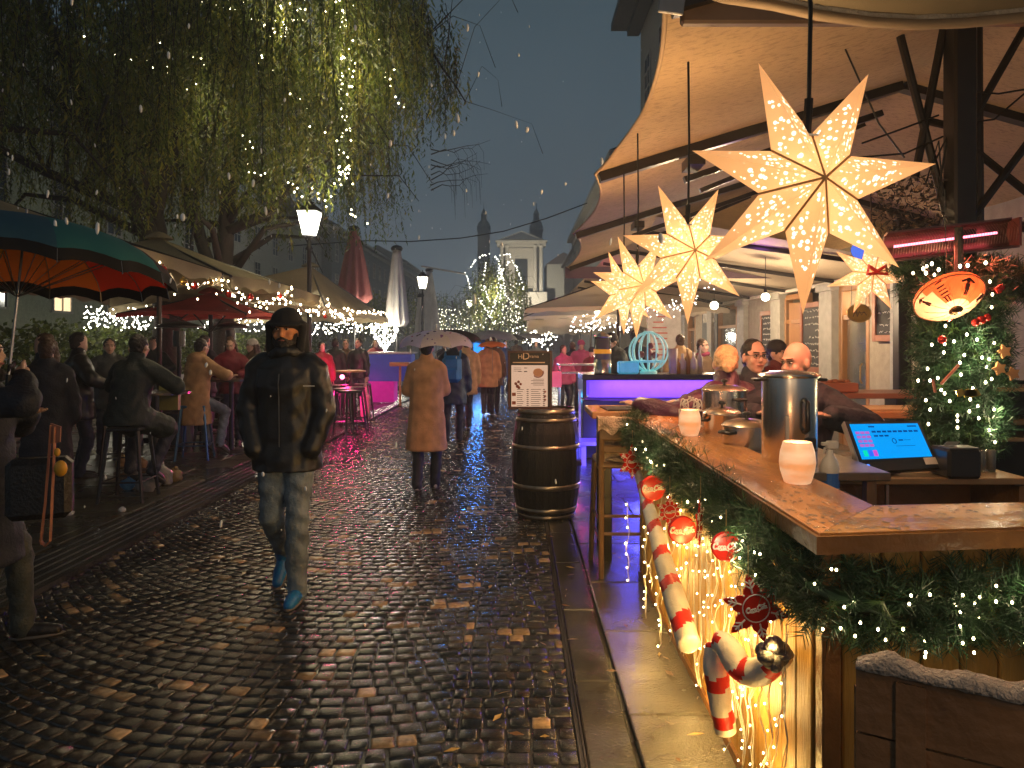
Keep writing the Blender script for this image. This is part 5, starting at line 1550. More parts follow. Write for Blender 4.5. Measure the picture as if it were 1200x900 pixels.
for k in range(5):
    c = at(1128 + rd.uniform(-10, 10), 458, 3.45); b.prism([c, c + Vector((.03, 0, .01)), c + Vector((.05, 0, -.02)), c + Vector((.01, 0, -.03))], (0, .004, 0))
b.build('gold_ribbon', mat('gold_paint', (.55, .33, .06), .35, .6), tree)
# garland arch above heater and to the right
ga = empty('fir_garland', 'fir garland arching under the heater towards the right edge', 'garland', (2.3, 3.8, 2.0))
fir([at(1050, 330, 4.0), at(1080, 322, 3.95), at(1110, 320, 3.9), at(1150, 322, 3.9), at(1185, 326, 3.9), at(1240, 334, 3.9)], .10, 480, 43, W=.002, parent=ga)
for (px, py) in ((1082, 315), (1092, 309), (1085, 320), (1100, 316), (1125, 312), (1134, 311), (1155, 308)): place_bulb(ga, at(px, py, 3.66), .008, glow('tree_bulb_warm', (1, .88, .58), 11))
# gingerbread decorations and basket by the right edge
for i, (px, py) in enumerate(((1178, 412), (1188, 438), (1172, 432))):
    c = at(px, py, 3.5); b = MB()
    ol = [c + Vector((math.cos(a) * (.035 if int(a * 10 / (2 * PI)) % 2 else .02), 0, math.sin(a) * (.035 if int(a * 10 / (2 * PI)) % 2 else .02))) for a in [q * 2 * PI / 10 for q in range(10)]]
    b.prism(ol, (0, .012, 0)); o = b.build('gingerbread', mat('gingerbread', (.42, .19, .07), .6)); tag(o, ('highest', 'lowest', 'leftmost')[i] + ' star-shaped gingerbread hanging right of the decorated tree', 'gingerbread', 'gingerbread ornaments')
# wooden serving barrel behind
rt = empty('bar_shelf', 'dim side shelf with trays at the far right edge', 'shelf', (2.6, 3.6, 0))
b = MB(); b.box((2.62, 3.75, 1.12), (.5, .3, .02), bev=.003); b.box((2.62, 3.75, 1.37), (.5, .3, .02), bev=.003); b.box((2.62, 3.75, 1.2), (.3, .2, .03), bev=.01); b.build('shelf_board', mat('work_shelf_wood', (.26, .15, .07), .35), rt)
b = MB(); b.box((2.62, 3.9, .7), (.5, .02, 1.4)); b.build('back_panel', M_DARK, rt)
# round painted paper lantern
def paper_lantern():
    c = at(1112, 349, 3.3); k = 3.3 / F_PX
    root = empty('paper_lantern', 'round orange and cream painted paper lantern with dark figures', 'lantern', c)
    rx = 39 * k; ax = Vector((.0, -.66, -.75)).normalized(); d, u, v = basis(ax)
    if v.z < 0: v = -v; u = -u
    rings = []; nR = 24
    b = MB(); ids = []
    prof = [(0.001, .50), (.15, .49), (.4, .43), (.65, .31), (.85, .16), (1.0, -.02), (.95, -.14), (.7, -.25), (.3, -.3), (.001, -.31)]
    for (r, z) in prof: ids.append([b.vert(c + d * (z * rx) + (u * math.cos(2 * PI * q / nR) + v * math.sin(2 * PI * q / nR)) * r * rx) for q in range(nR)])
    for i in range(len(ids) - 1):
        for q in range(nR):
            ang = 2 * PI * (q + .5) / nR
            top = math.sin(ang) * (prof[i][0] + prof[i + 1][0]) / 2 > .30
            b.face((ids[i][q], ids[i][(q + 1) % nR], ids[i + 1][(q + 1) % nR], ids[i + 1][q]), 0 if (top and i > 0) or i >= 5 else 1)
    b.build('paper_shade', [cloth_mat('lantern_orange', (.72, .12, .04), .6, var=.2, vscale=20), cloth_mat('lantern_cream', (.72, .46, .28), .6, var=.1, vscale=20)], root, smooth=True)
    b = MB()
    def pt(r, a, off=.004):
        z = np.interp(r, [p[0] for p in prof[:6]], [p[1] for p in prof[:6]]); return c + d * (float(z) * rx + off) + (u * math.cos(a) + v * math.sin(a)) * r * rx
    for q in range(12): b.tube([pt(r, 2 * PI * q / 12, .001) for r in (.1, .4, .7, .98)], .0012, 4)
    b.tube([pt(.99, 2 * PI * q / 32) for q in range(33)], .003, 5, cap=False)
    b.build('rib', mat('bamboo_rib', (.35, .16, .07), .5), root)
    b = MB()
    for (a0, r0, s) in ((1.72, .52, 1.0), (2.75, .62, .6), (.02, .68, .6)):       # small walking figures
        for k in (-.05, .07): b.tube([pt(r0, a0 + k), pt(r0 + .16 * s, a0 + k * .7)], .0035, 5)
        b.tube([pt(r0 + .15 * s, a0), pt(r0 + .30 * s, a0)], .009 * s, 6)
        b.ell(pt(r0 + .345 * s, a0, .004), (.008 * s,) * 3, n=8, m=6); b.tube([pt(r0 + .34 * s, a0 - .22 * s), pt(r0 + .40 * s, a0), pt(r0 + .34 * s, a0 + .22 * s)], .005 * s, 5)
    for i in range(5): b.tube([pt(.60 + i * .085, .62 + .02 * i), pt(.62 + i * .085, 1.0 - .02 * i)], .0028 + .001 * (i % 2), 5)
    for k in (.74, .9): b.tube([pt(.42, k), pt(.60, k - .02)], .0032, 5)
    b.build('painted_figures', mat('ink_brown', (.07, .025, .015), .6), root)
    b = MB(); b.lathe([(.16, 0), (.15, .02), (.001, .025)], c + d * rx * .34, 16, axis=d); 
    b = MB(); p = c + d * rx * .49; b.lathe([(.026, 0), (.03, .006), (.012, .012), (.001, .013)], p, 16, axis=d); b.build('end_cap', mat('dark_brass', (.5, .25, .09), .25, .9), root, smooth=True)
    b = MB(); b.tube([c + Vector((0, .02, .1)), c + Vector((0, .03, .5))], .002, 5); b.build('cord', M_BLACK, root)
    lamp('lantern_light', c + Vector((0, .0, 0)), 1.6, WARM2, .02)
paper_lantern()
# infrared heater
def heater():
    a, z_ = at(1040, 290, 3.9), at(1186, 273, 3.9); d = (z_ - a).normalized(); up = Vector((0, 0, 1)); fw = Vector((0, -1, 0))
    root = empty('infrared_heater', 'long infrared heater with glowing pink tube above the round lantern', 'heater', (a + z_) / 2)
    b = MB(); pr = [(-.075, .0), (-.06, -.035), (0, -.05), (.06, -.02), (.075, .06), (.085, .06), (.07, -.03), (.0, -.062), (-.07, -.045), (-.085, 0)]
    # cross-section: (vertical offset, depth toward camera is negative)
    b.loft([[p + up * (-o_[0]) + fw * (o_[1]) for o_ in pr] for p in (a, z_)]); b.build('housing', mat('heater_housing', (.16, .075, .06), .35, .7), root)
    b = MB(); b.tube([a + d * .03 + fw * .01 + up * .0, z_ - d * .09 + fw * .01 + up * .01], .0065, 8); b.build('heating_tube', glow('heater_tube', (1, .16, .24), 3.2), root)
    b = MB(); L = (z_ - a).length
    for i in range(46): p = a + d * (L * (i + .5) / 46); b.tube([p + up * .062 + fw * .015, p + up * .02 + fw * .055, p - up * .05 + fw * .04], .0011, 3, cap=False)
    b.build('guard', mat('heater_wire', (.35, .2, .15), .3, .9), root)
    b = MB(); b.box(z_ + d * .008, (.014, .11, .15)); b.build('end_cap', mat('heater_end', (.2, .05, .04), .4), root)
    b = MB(); b.tube([z_ + d * .01 + up * .03, at(1260, 262, 3.9)], .03, 8); b.build('bracket', mat('heater_housing', (.16, .075, .06), .35, .7), root)
    m_ = (a + z_) / 2 + fw * .09 - up * .08
    L_ = lamp('heater_light', m_, 4, (1, .13, .07), .6, typ='AREA', sy=.08); L_.rotation_euler = (R(62), 0, R(180 - 20)); 
    L_.rotation_euler = (R(-50) , 0, 0)
heater()
# second heater unit (purple) under the far awning, shining on the guests
rt = empty('spot_heater', 'small dark heater lamp above the small star', 'heater', at(1012, 297, 5.6))
b = MB(); c = at(1010, 294, 5.6); b.lathe([(.02, 0), (.09, .02), (.1, .12), (.05, .2), (.02, .22)], c, 16, axis=(.5, .6, .55)); b.build('lamp_housing', M_DARK, rt, smooth=True)
b = MB(); b.lathe([(.08, 0), (.001, .002)], c - Vector((.5, .6, .55)).normalized() * .002, 16, axis=(.5, .6, .55)); b.build('lens', glow('blue_lens', (.1, .2, .9), .5), rt)
lamp('guest_heater_light', Vector((1.75, 4.45, 2.25)), 14, (1, .30, .16), .5, typ='AREA', sy=.1, rot=(R(48), 0, 0))
# purple wash under the far part of the awning
lamp('purple_wash', Vector((3.2, 9.6, 2.7)), 2.5, (.55, .15, 1), .1)
# dried flower hanging bunch
hb = empty('hanging_bunch', 'dark bunch of dried flowers hanging above the heater', 'dried flowers', at(1075, 240, 4.2))
b = MB(); rd = random.Random(77)
for i in range(900):
    p = at(rd.uniform(1025, 1135), rd.uniform(205, 275), rd.uniform(4.0, 4.5)); a = Vector((rd.gauss(0, 1), rd.gauss(0, 1), rd.gauss(0, 1))).normalized(); s_ = a.orthogonal().normalized() * .009
    b.poly([p, p + a * .02 + s_, p + a * .045, p + a * .02 - s_], mi=rd.choice((0, 0, 0, 1)))
b.build('dried_petals', [mat('dried_dark', (.05, .04, .035), .6), mat('dried_pale', (.3, .2, .15), .6)], hb)

# ================================================================== COUNTER FRONT DECORATION
M_RED_ = mat('glossy_red', (.52, .02, .012), .25, var=.05); M_WHT = mat('glossy_white', (.78, .72, .66), .3, var=.05)
def script_text(b, origin, right, up, s, th):
    """brush-script word drawn as strokes: C o c a - C o l a"""
    o = Vector(origin); r = Vector(right).normalized(); u = Vector(up).normalized(); sh = .28
    def P(x, y): return o + r * ((x + y * sh) * s) + u * (y * s)
    def arc(cx, cy, rx, ry, a0, a1, n=9): return [P(cx + rx * math.cos(R(a0 + (a1 - a0) * i / n)), cy + ry * math.sin(R(a0 + (a1 - a0) * i / n))) for i in range(n + 1)]
    st = []
    x = -2.75
    def C(x): st.append((arc(x + .45, .25, .5, .62, 40, 320, 12), 1.3)); st.append(([P(x + .75, .62), P(x + .5, .5)], 1))
    def oo(x): st.append((arc(x + .25, 0, .22, .3, 0, 360, 10), 1))
    def cc(x): st.append((arc(x + .25, 0, .22, .3, 50, 310, 9), 1))
    def aa(x): oo(x); st.append(([P(x + .47, .3), P(x + .45, -.2), P(x + .6, -.3), P(x + .72, -.12)], 1))
    def ll(x): st.append(([P(x + .05, -.1), P(x + .3, .6), P(x + .28, 1.0), P(x + .15, .8), P(x + .1, -.1), P(x + .22, -.3), P(x + .36, -.15)], 1))
    C(x); oo(x + .95); cc(x + 1.5); aa(x + 2.0)
    st.append(([P(x + 2.75, .02), P(x + 3.0, .02)], 1))
    C(x + 3.05); oo(x + 4.0); ll(x + 4.45); aa(x + 4.85)
    st.append(([P(x + .75, -.3), P(x + 1.6, -.62), P(x + 2.8, -.5), P(x + 3.4, -.72)], 1))
    st.append(([P(x + 3.75, .85), P(x + 4.4, .72), P(x + 5.0, .95)], .8))
    for pts, k in st: b.tube(pts, th * k, 4)
def disc(label, c, r, yaw=0.0, tilt=0.0):
    c = Vector(c); root = empty('disc_ornament', label, 'ornament', c, group='red disc ornaments with white script')
    rt = Vector((math.cos(yaw), math.sin(yaw), 0)); n_ = Vector((math.sin(yaw), -math.cos(yaw), 0)); up = Vector((0, 0, 1)) ; rt, up = (rt * math.cos(tilt) + up * math.sin(tilt)), (up * math.cos(tilt) - rt * math.sin(tilt))
    b = MB(); b.lathe([(r, 0), (r, .004), (r * .9, .009), (.001, .011)], c, 32, axis=n_); b.build('disc', M_RED_, root, angle=30)
    b = MB(); script_text(b, c + n_ * .0115 - up * r * .02 - rt * r * .02, rt, up, r * .31, r * .045); b.build('lettering', M_WHT, root)
    b = MB(); b.tube([c + up * r, c + up * r + Vector((0, 0, .07))], .0015, 4); b.lathe([(.004, 0), (.005, .006), (.003, .01)], c + up * r, 8); b.build('hanger', mat('gold_thread', (.5, .35, .15), .4, .6), root)
def flake(label, c, r, yaw=0.0, tilt=0.0, disc_=True):
    c = Vector(c); root = empty('snowflake_ornament', label, 'ornament', c, group='red snowflake ornaments')
    rt = Vector((math.cos(yaw), math.sin(yaw), 0)); n_ = Vector((math.sin(yaw), -math.cos(yaw), 0)); up = Vector((0, 0, 1)); rt, up = (rt * math.cos(tilt) + up * math.sin(tilt)), (up * math.cos(tilt) - rt * math.sin(tilt))
    ol = []
    for i in range(72):
        a = i / 72 * 2 * PI; k = abs(math.cos(3 * (a - PI / 2))) ; k2 = .5 + .5 * math.cos(6 * (a - PI / 2)); rr = r * (.60 + .40 * k2 ** 2 + .06 * math.cos(18 * (a - PI / 2)))
        ol.append(c + rt * rr * math.cos(a) + up * rr * math.sin(a))
    b = MB(); b.prism(ol, -n_ * .006); b.build('flake_plate', M_RED_, root)
    b = MB(); f = n_ * .001
    for i in range(6):
        a = PI / 2 + i * PI / 3; d = rt * math.cos(a) + up * math.sin(a); s = rt * -math.sin(a) + up * math.cos(a)
        b.tube([c + f + d * r * .48, c + f + d * r * .9], r * .028, 4)
        for k in (.62, .76):
            for sg in (-1, 1): b.tube([c + f + d * r * k, c + f + d * r * (k + .13) + s * sg * r * .14], r * .024, 4)
        a2 = a + PI / 6; d2 = rt * math.cos(a2) + up * math.sin(a2); b.ell(c + f + d2 * r * .55, (r * .035,) * 3, n=6, m=4)
    b.tube([c + f + rt * r * .42 * math.cos(q / 24 * 2 * PI) + up * r * .42 * math.sin(q / 24 * 2 * PI) for q in range(25)], r * .02, 4, cap=False)
    b.build('flake_pattern', M_WHT, root)
    b = MB(); b.lathe([(r * .38, 0), (r * .38, .003), (.001, .004)], c + n_ * .0, 24, axis=n_); b.build('centre_disc', M_RED_, root)
    b = MB(); script_text(b, c + n_ * .005 - up * r * .01, rt, up, r * .118, r * .02); b.build('lettering', M_WHT, root)
    b = MB(); b.tube([c + up * r * .98, c + up * r + Vector((0, 0, .09))], .0015, 4); b.build('hanger', mat('gold_thread', (.5, .35, .15), .4, .6), root)
WX = .77
disc('farthest red disc ornament, over the top of the long candy cane', at(765, 572, 3.68), .065, .15)
disc('middle red disc ornament, left of the flat edge-on snowflake', at(799, 621, 3.03), .060, .1)
disc('nearest red disc ornament, lowest of the three discs', at(851, 640, 2.38), .050, -.05)
flake('farthest red snowflake ornament at the top of the long cane', at(741, 541, 4.4), .10, .5)
flake('small red snowflake ornament right of the farthest disc', at(785, 600, 3.25), .069, .25)
flake('snowflake ornament seen nearly edge-on beside the middle disc', at(821, 612, 2.72), .082, 1.15)
flake('largest red snowflake ornament, nearest, hanging over the bent cane', at(886, 713, 2.08), .094, .05, .25)
b = MB(); rt = empty('red_bow', 'small gold and red ribbon poinsettia beside the farthest disc', 'ribbon', at(780, 570, 4.2)); c = at(781, 574, 4.25)
for i in range(7):
    a = i * 2 * PI / 7; d = Vector((math.cos(a), -.3, math.sin(a))); b.loft([[c, c + d * .03 + Vector((.01, 0, 0)), c + d * .06, c + d * .03 - Vector((.01, 0, 0))], [c + Vector((0, -.003, 0)), c + d * .03 + Vector((.01, -.003, 0)), c + d * .061, c + d * .03 - Vector((.01, .003, 0))]])
b.build('petal', mat('gold_cloth', (.6, .38, .06), .4), rt)
M_CR = mat('cane_red', (.80, .03, .02), .35, bump=.12, bscale=60, var=.06); M_CW = mat('cane_white', (.78, .70, .60), .4, bump=.2, bscale=60, var=.08, vscale=14)
def cane(label, P, rads, period, seed, phase=0.0, redf=.3, slant=.06):
    root = empty('candy_cane', label, 'candy cane', P[-1])
    Q = []; Rr = []
    P = [Vector(p) for p in P]
    for i in range(len(P) - 1):
        k = max(4, int((P[i + 1] - P[i]).length / .012))
        for t in range(k):
            f = t / k
            p0 = P[max(i - 1, 0)]; p1 = P[i]; p2 = P[i + 1]; p3 = P[min(i + 2, len(P) - 1)]
            q = .5 * ((2 * p1) + (p2 - p0) * f + (2 * p0 - 5 * p1 + 4 * p2 - p3) * f * f + (3 * p1 - p0 - 3 * p2 + p3) * f ** 3)
            Q.append(q); Rr.append(rads[i] + (rads[i + 1] - rads[i]) * f)
    Q.append(P[-1]); Rr.append(rads[-1])
    Rr[0] *= .5; Rr[-1] *= .6
    b = MB(); n = 20; rings = b.tube(Q, Rr, n)
    s = 0; L = [0]
    for i in range(1, len(Q)): s += (Q[i] - Q[i - 1]).length; L.append(s)
    nf = (len(Q) - 1) * n
    for i in range(len(Q) - 1):
        for k in range(n):
            ph = (L[i] + phase + slant * abs(math.sin((k / n) * PI * 2 / 2 + .4)) * 1.0) % period
            b.m[i * n + k] = 1 if ph < period * redf else 0
    for i, v in enumerate(b.v):
        p = Vector(v); nz_ = noise.noise(p * 22) * .0025; ring = i // n if i < len(Q) * n else 0
        c = Q[min(ring, len(Q) - 1)]; d = (p - c); d = d.normalized() if d.length > 1e-6 else Vector((0, 0, 0)); b.v[i] = tuple(p + d * nz_)
    b.build('cane_body', [M_CW, M_CR], root, smooth=True)
    return root
def wl(px, py, X=.77):
    return onX(px, py, X)
CS = .925
c1 = [at(747, 552, 4.8), at(757, 585, 4.35), at(769, 625, 3.95), at(781, 670, 3.6), at(795, 715, 3.3), at(808, 757, 3.1)]
c1 = [Vector((v.x * CS, v.y * CS, EYE + (v.z - EYE) * CS)) for v in c1]
cane('long red-banded white candy cane leaning along the planked counter front', c1, [.022, .033, .040, .046, .049, .046], .25, 1, redf=.3)
c2 = [at(851, 860, 2.62), at(844, 820, 2.62), at(839, 780, 2.62), at(838, 752, 2.64)]
c2 = [Vector((v.x * CS, v.y * CS, EYE + (v.z - EYE) * CS)) for v in c2]
cane('upright red-banded white cane section standing before the hook', c2, [.034, .040, .042, .030], .13, 2, phase=.05, redf=.34)
c3 = [at(838, 750, 2.6), at(852, 758, 2.56), at(868, 783, 2.52), at(888, 788, 2.46), at(905, 776, 2.4), at(920, 762, 2.36)]
c3 = [Vector((v.x * CS, v.y * CS, EYE + (v.z - EYE) * CS)) for v in c3]
cane('bent candy cane hook with grey bow at its end', c3, [.030, .040, .043, .043, .040, .034], .15, 3, phase=.02, redf=.32)
b = MB(); c = at(906, 764, 2.15)
for i in range(9):
    a = i * 2 * PI / 9; d = Vector((math.cos(a), rd.uniform(-.6, .1), math.sin(a))); b.ell(c + d * .028, (.03, .016, .022), rot=(rd.uniform(0, 3), a, 0), n=10, m=7)
o = b.build('ribbon_bow', mat('grey_mesh_ribbon', (.14, .14, .15), .5, bump=.6, bscale=80), smooth=True); tag(o, 'crumpled grey net ribbon bow on the cane hook', 'bow')
# hanging strands of fairy lights on the planks
rd = random.Random(91); M_W2 = mat('white_wire', (.5, .47, .4), .5); cl_pts = []
def strand(Y, z0, z1, X=.80, nb=9, wob=.05):
    p = Vector((X, Y, z0)); pts = []
    root = empty('light_strand', 'white-wired strand of warm fairy lights hanging down the planked counter front', 'fairy lights', p, group='icicle light strands on the counter front')
    n_ = 14
    for i in range(n_ + 1):
        t = i / n_; pts.append(Vector((X - .012 + .02 * noise.noise(Vector((Y * 9, t * 6, 0))), Y + wob * noise.noise(Vector((t * 5, Y * 7, 3))) * 2, z0 + (z1 - z0) * t)))
    b = MB(); b.tube(pts, .0016, 4); b.tube([q + Vector((-.004, .012 * math.sin(i * 1.7), 0)) for i, q in enumerate(pts)], .0014, 4); b.build('wire', M_W2, root)
    for i in range(nb):
        k = (i + rd.random()) / nb * n_; j = min(int(k), n_ - 1); q = pts[j].lerp(pts[j + 1], k - j) + Vector((-.012, rd.uniform(-.015, .015), rd.uniform(-.012, .012)))
        place_bulb(root, q, .0028 if Y < 3.3 else .004, glow('strand_bulb', (1, .78, .38), 16)); cl_pts.append(q)
ys = [2.14, 2.20, 2.27, 2.37, 2.44, 2.50, 2.55, 2.62, 2.68, 2.75, 2.84, 2.90, 2.99, 3.06, 3.14, 3.22, 3.38, 3.46, 3.55, 3.7, 3.82, 4.0, 4.3]
for i, y in enumerate(ys): strand(y, .84, rd.uniform(.02, .22), nb=rd.choice((6, 8, 9)) if y < 3.6 else 6)
for y, x in ((3.55, .70), (3.9, .70), (4.5, .69)): strand(y, .62, .12, X=x, nb=8)
lamp_pts = cl_pts[::7]
for p in lamp_pts: lamp('strand_light', p + Vector((-.03, 0, 0)), .62, (1, .60, .17), .012)

# dark wooden bench back with snow in the lower right corner
def bench_back():
    a = at(1003, 782, 1.42); z_ = at(1215, 856, 1.27)
    root = empty('wooden_bench', 'dark wooden bench back topped with wet snow, lower right corner', 'bench', (1.0, 1.3, 0))
    d = (z_ - a); d.z = 0; d.normalize(); n_ = Vector((-d.y, d.x, 0)); top = .965
    a.z = top; z_.z = top; z_ = z_ + d * .5
    b = MB()
    for i in range(5):
        zz0 = .35 + i * .123; zz1 = zz0 + .117 if i < 4 else top; of = n_ * (.003 * (i % 2))
        b.prism([Vector((a.x, a.y, zz0)) + of, Vector((z_.x, z_.y, zz0)) + of, Vector((z_.x, z_.y, zz1)) + of, Vector((a.x, a.y, zz1)) + of], n_ * .032)
    b.box(a.lerp(z_, .12) + n_ * .0 - Vector((0, 0, .31)), (.05, .012, .60), rot=math.atan2(d.y, d.x))
    for q in (a + d * .03, z_): b.box(Vector((q.x, q.y, .45)) + n_ * .06, (.06, .06, .9))
    b.build('backrest', mat('dark_wood', (.22, .11, .05), .4, var=.3, vscale=4, bump=.3, bscale=30), root)
    b = MB(); b.prism([Vector((a.x, a.y, .42)) + n_ * .04, Vector((z_.x, z_.y, .42)) + n_ * .04, Vector((z_.x, z_.y, .42)) + n_ * .40, Vector((a.x, a.y, .42)) + n_ * .40], (0, 0, .04)); b.build('seat', mat('dark_wood', (.22, .11, .05), .4), root)
    for q in (a + d * .05, z_ - d * .05):
        b = MB(); b.box(Vector((q.x, q.y, .21)) + n_ * .36, (.05, .05, .42)); b.build('leg', mat('dark_wood', (.22, .11, .05), .4), root)
    b = MB(); N_ = 60; rings = []
    for i in range(N_ + 1):
        t = i / N_; c = a.lerp(z_, t) + n_ * .016; h_ = .018 + .012 * noise.noise(Vector((t * 9, 0, 0))) + .006 * noise.noise(Vector((t * 30, 1, 0))); h_ *= min(1, t * 12 + .3); wv = .026 + .004 * noise.noise(Vector((t * 14, 5, 0)))
        ring = []
        for q in range(10):
            an = PI * q / 9; ring.append(c + n_ * (-math.cos(an) * wv) + Vector((0, 0, .001 + math.sin(an) ** .7 * max(.006, h_) * 1.5 + .004 * noise.noise(Vector((t * 40, q * .6, 2))))))
        rings.append(ring)
    b.loft(rings); b.build('snow', mat('slush_snow', (.50, .40, .33), .45, bump=.9, bscale=120, var=.2, vscale=40), root, smooth=True)
bench_back()
# wine barrel with menu sign
def barrel():
    c = gnd(641, 610); X, Y = c.x, 6.75; H_ = .98
    root = empty('wine_barrel', 'black wine barrel with steel hoops standing on the kerb stones', 'barrel', (X, Y, 0))
    M_ST = mat('barrel_stave', (.013, .012, .011), .42, var=.4, vscale=4, bump=.5, bscale=30, stretch=(6, 6, .5))
    n = 28; prof = [(.255, 0), (.275, .06), (.30, .2), (.315, .36), (.32, .48), (.315, .62), (.30, .78), (.275, .9), (.258, H_)]
    b = MB(); ids = []
    for (r, z) in prof:
        ring = []
        for k in range(n):
            a0 = 2 * PI * k / n
            for q, rr in ((.06, .992), (.5, 1.003), (.94, .992)): ring.append(b.vert((X + r * rr * math.cos(a0 + q * 2 * PI / n), Y + r * rr * math.sin(a0 + q * 2 * PI / n), z)))
        ids.append(ring)
    m_ = len(ids[0])
    for i in range(len(ids) - 1):
        for k in range(m_): b.face((ids[i][k], ids[i][(k + 1) % m_], ids[i + 1][(k + 1) % m_], ids[i + 1][k]))
    b.face(ids[0][::-1]); b.face(ids[-1]); b.build('staves', M_ST, root)
    rf = lambda z: float(np.interp(z, [p[1] for p in prof], [p[0] for p in prof]))
    for (z, h_) in ((.955, .045), (.885, .035), (.64, .04), (.28, .045), (.07, .04), (.015, .03)):
        b = MB(); b.lathe([(rf(z) + .002, 0), (rf(z) + .006, 0), (rf(z + h_) + .006, h_), (rf(z + h_) + .002, h_)], (X, Y, z), 48, cap=False); b.build('hoop', mat('hoop_steel', (.36, .30, .23), .28, .85, var=.3, vscale=12), root, smooth=True)
    b = MB(); b.lathe([(.245, 0), (.245, .012), (.001, .013)], (X, Y, H_ - .012), 40); b.build('barrel_head', mat('barrel_head_wood', (.30, .20, .14), .22, var=.3, vscale=5), root)
    b = MB(); b.lathe([(.03, 0), (.03, .01), (.015, .012)], (X + .315, Y - .07, .5), 14, axis=(1, -.25, 0)); b.build('bung', M_EDGE, root)
    return X, Y
bX, bY = barrel()
def menu_sign():
    Y = 6.72; tl, tr, br, bl = at(595, 411, Y), at(647, 411, Y), at(646, 487, Y), at(595, 490, Y)
    z0 = .985
    root = empty('menu_sign', 'dark framed menu board with cream menu standing on the wine barrel', 'menu sign', (bX, Y, z0))
    up = Vector((0, 0, 1)); x0, x1 = tl.x, tr.x; zt = tl.z; w_ = x1 - x0; t = .022
    b = MB(); b.box(((x0 + x1) / 2, Y, (z0 + zt) / 2), (w_, .02, zt - z0), bev=.003); b.build('board', mat('board_black', (.015, .013, .012), .5), root)
    b = MB()
    for x in (x0 + t / 2, x1 - t / 2): b.box((x, Y - .012, (z0 + zt) / 2), (t, .014, zt - z0), bev=.003)
    for z in (z0 + t / 2, zt - t / 2): b.box(((x0 + x1) / 2, Y - .012, z), (w_ - 2 * t, .014, t), bev=.003)
    b.build('frame', mat('board_frame_brown', (.07, .03, .02), .35), root)
    ys = Y - .0125; zh = z0 + (zt - z0) * .76
    b = MB(); b.box(((x0 + x1) / 2 - .004, Y - .0115, (z0 + zh) / 2 + .012), (w_ - .075, .003, zh - z0 - .03)); b.build('menu_sheet', glow('menu_backlit', (.80, .50, .33), .42, True), root)
    xl = x0 + .045; yf = Y - .0135
    def tx(s, size, x, z, m, sh=0.0, nm='lettering'):
        q = MB(); put_text(q, s, size, (x, yf - .002, z), (1, 0, 0), (0, 0, 1), sh); q.build(nm, m, root)
    M_LT = mat('sign_lettering', (.62, .45, .3), .5); M_DK = mat('menu_ink', (.05, .03, .025), .6)
    cxx = (x0 + x1) / 2
    tx('Hi', .055, cxx - .085, zh + .075, M_LT); tx('D', .095, cxx - .035, zh + .078, M_LT); tx('rama', .042, cxx + .04, zh + .078, M_LT)
    b = MB(); b.box((cxx - .01, yf, zh + .022), (w_ * .72, .003, .009)); b.build('underline', M_LT, root)
    b = MB(); rn = random.Random(6)
    def line(x, z, L, h_=.005): b.box((x + L / 2, yf, z), (L, .0015, h_))
    H_ = zh - z0
    for i in range(3): line(xl + .01, z0 + H_ * (.93 - i * .035), .07, .003)
    line(xl + .105, z0 + H_ * .93, .03, .006); line(xl + .105, z0 + H_ * .85, .03, .008); line(xl + .05, z0 + H_ * .85, .04, .004)
    for i in range(5): line(xl + .19 - .02 * (i % 2), z0 + H_ * (.68 - i * .033), .12 if i % 2 else .10, .004)
    for i in range(9):
        z = z0 + H_ * (.45 - i * .045)
        line(xl + .04, z, rn.uniform(.04, .07), .004); line(xl + .13, z, .018, .007); line(xl + .17, z, rn.uniform(.06, .1), .004); line(xl + .28, z, .02, .007)
    b.build('menu_text', M_DK, root)
    b = MB(); pz = z0 + H_ * .83; px_ = xl + .235
    ol = [Vector((px_ + .045 * math.cos(a * PI / 10), yf, pz + .038 * math.sin(a * PI / 10))) for a in range(20)]; b.prism(ol, (0, -.002, 0)); b.build('dish_picture', mat('dish_brown', (.45, .25, .15), .6), root)
    b = MB(); b.tube([Vector((px_ + .05 * math.cos(R(a)), yf - .003, pz + .045 * math.sin(R(a)))) for a in range(220, 400, 20)], .005, 5)
    for (dx, dz, r) in ((.03, .58, .014), (.055, .62, .013), (.075, .57, .012), (.045, .52, .016), (.06, .49, .013)): b.ell((xl + dx, yf - .001, z0 + H_ * dz), (r, .002, r), n=10, m=6)
    for dz in (.34, .15): b.box((xl + .012, yf, z0 + H_ * dz), (.035, .002, .03))
    for dz in (.4, .3, .22): b.ell((xl + .3, yf - .001, z0 + H_ * dz), (.012, .002, .01), n=8, m=5)
    b.build('food_picture', mat('food_brown', (.20, .05, .03), .5), root)
menu_sign()
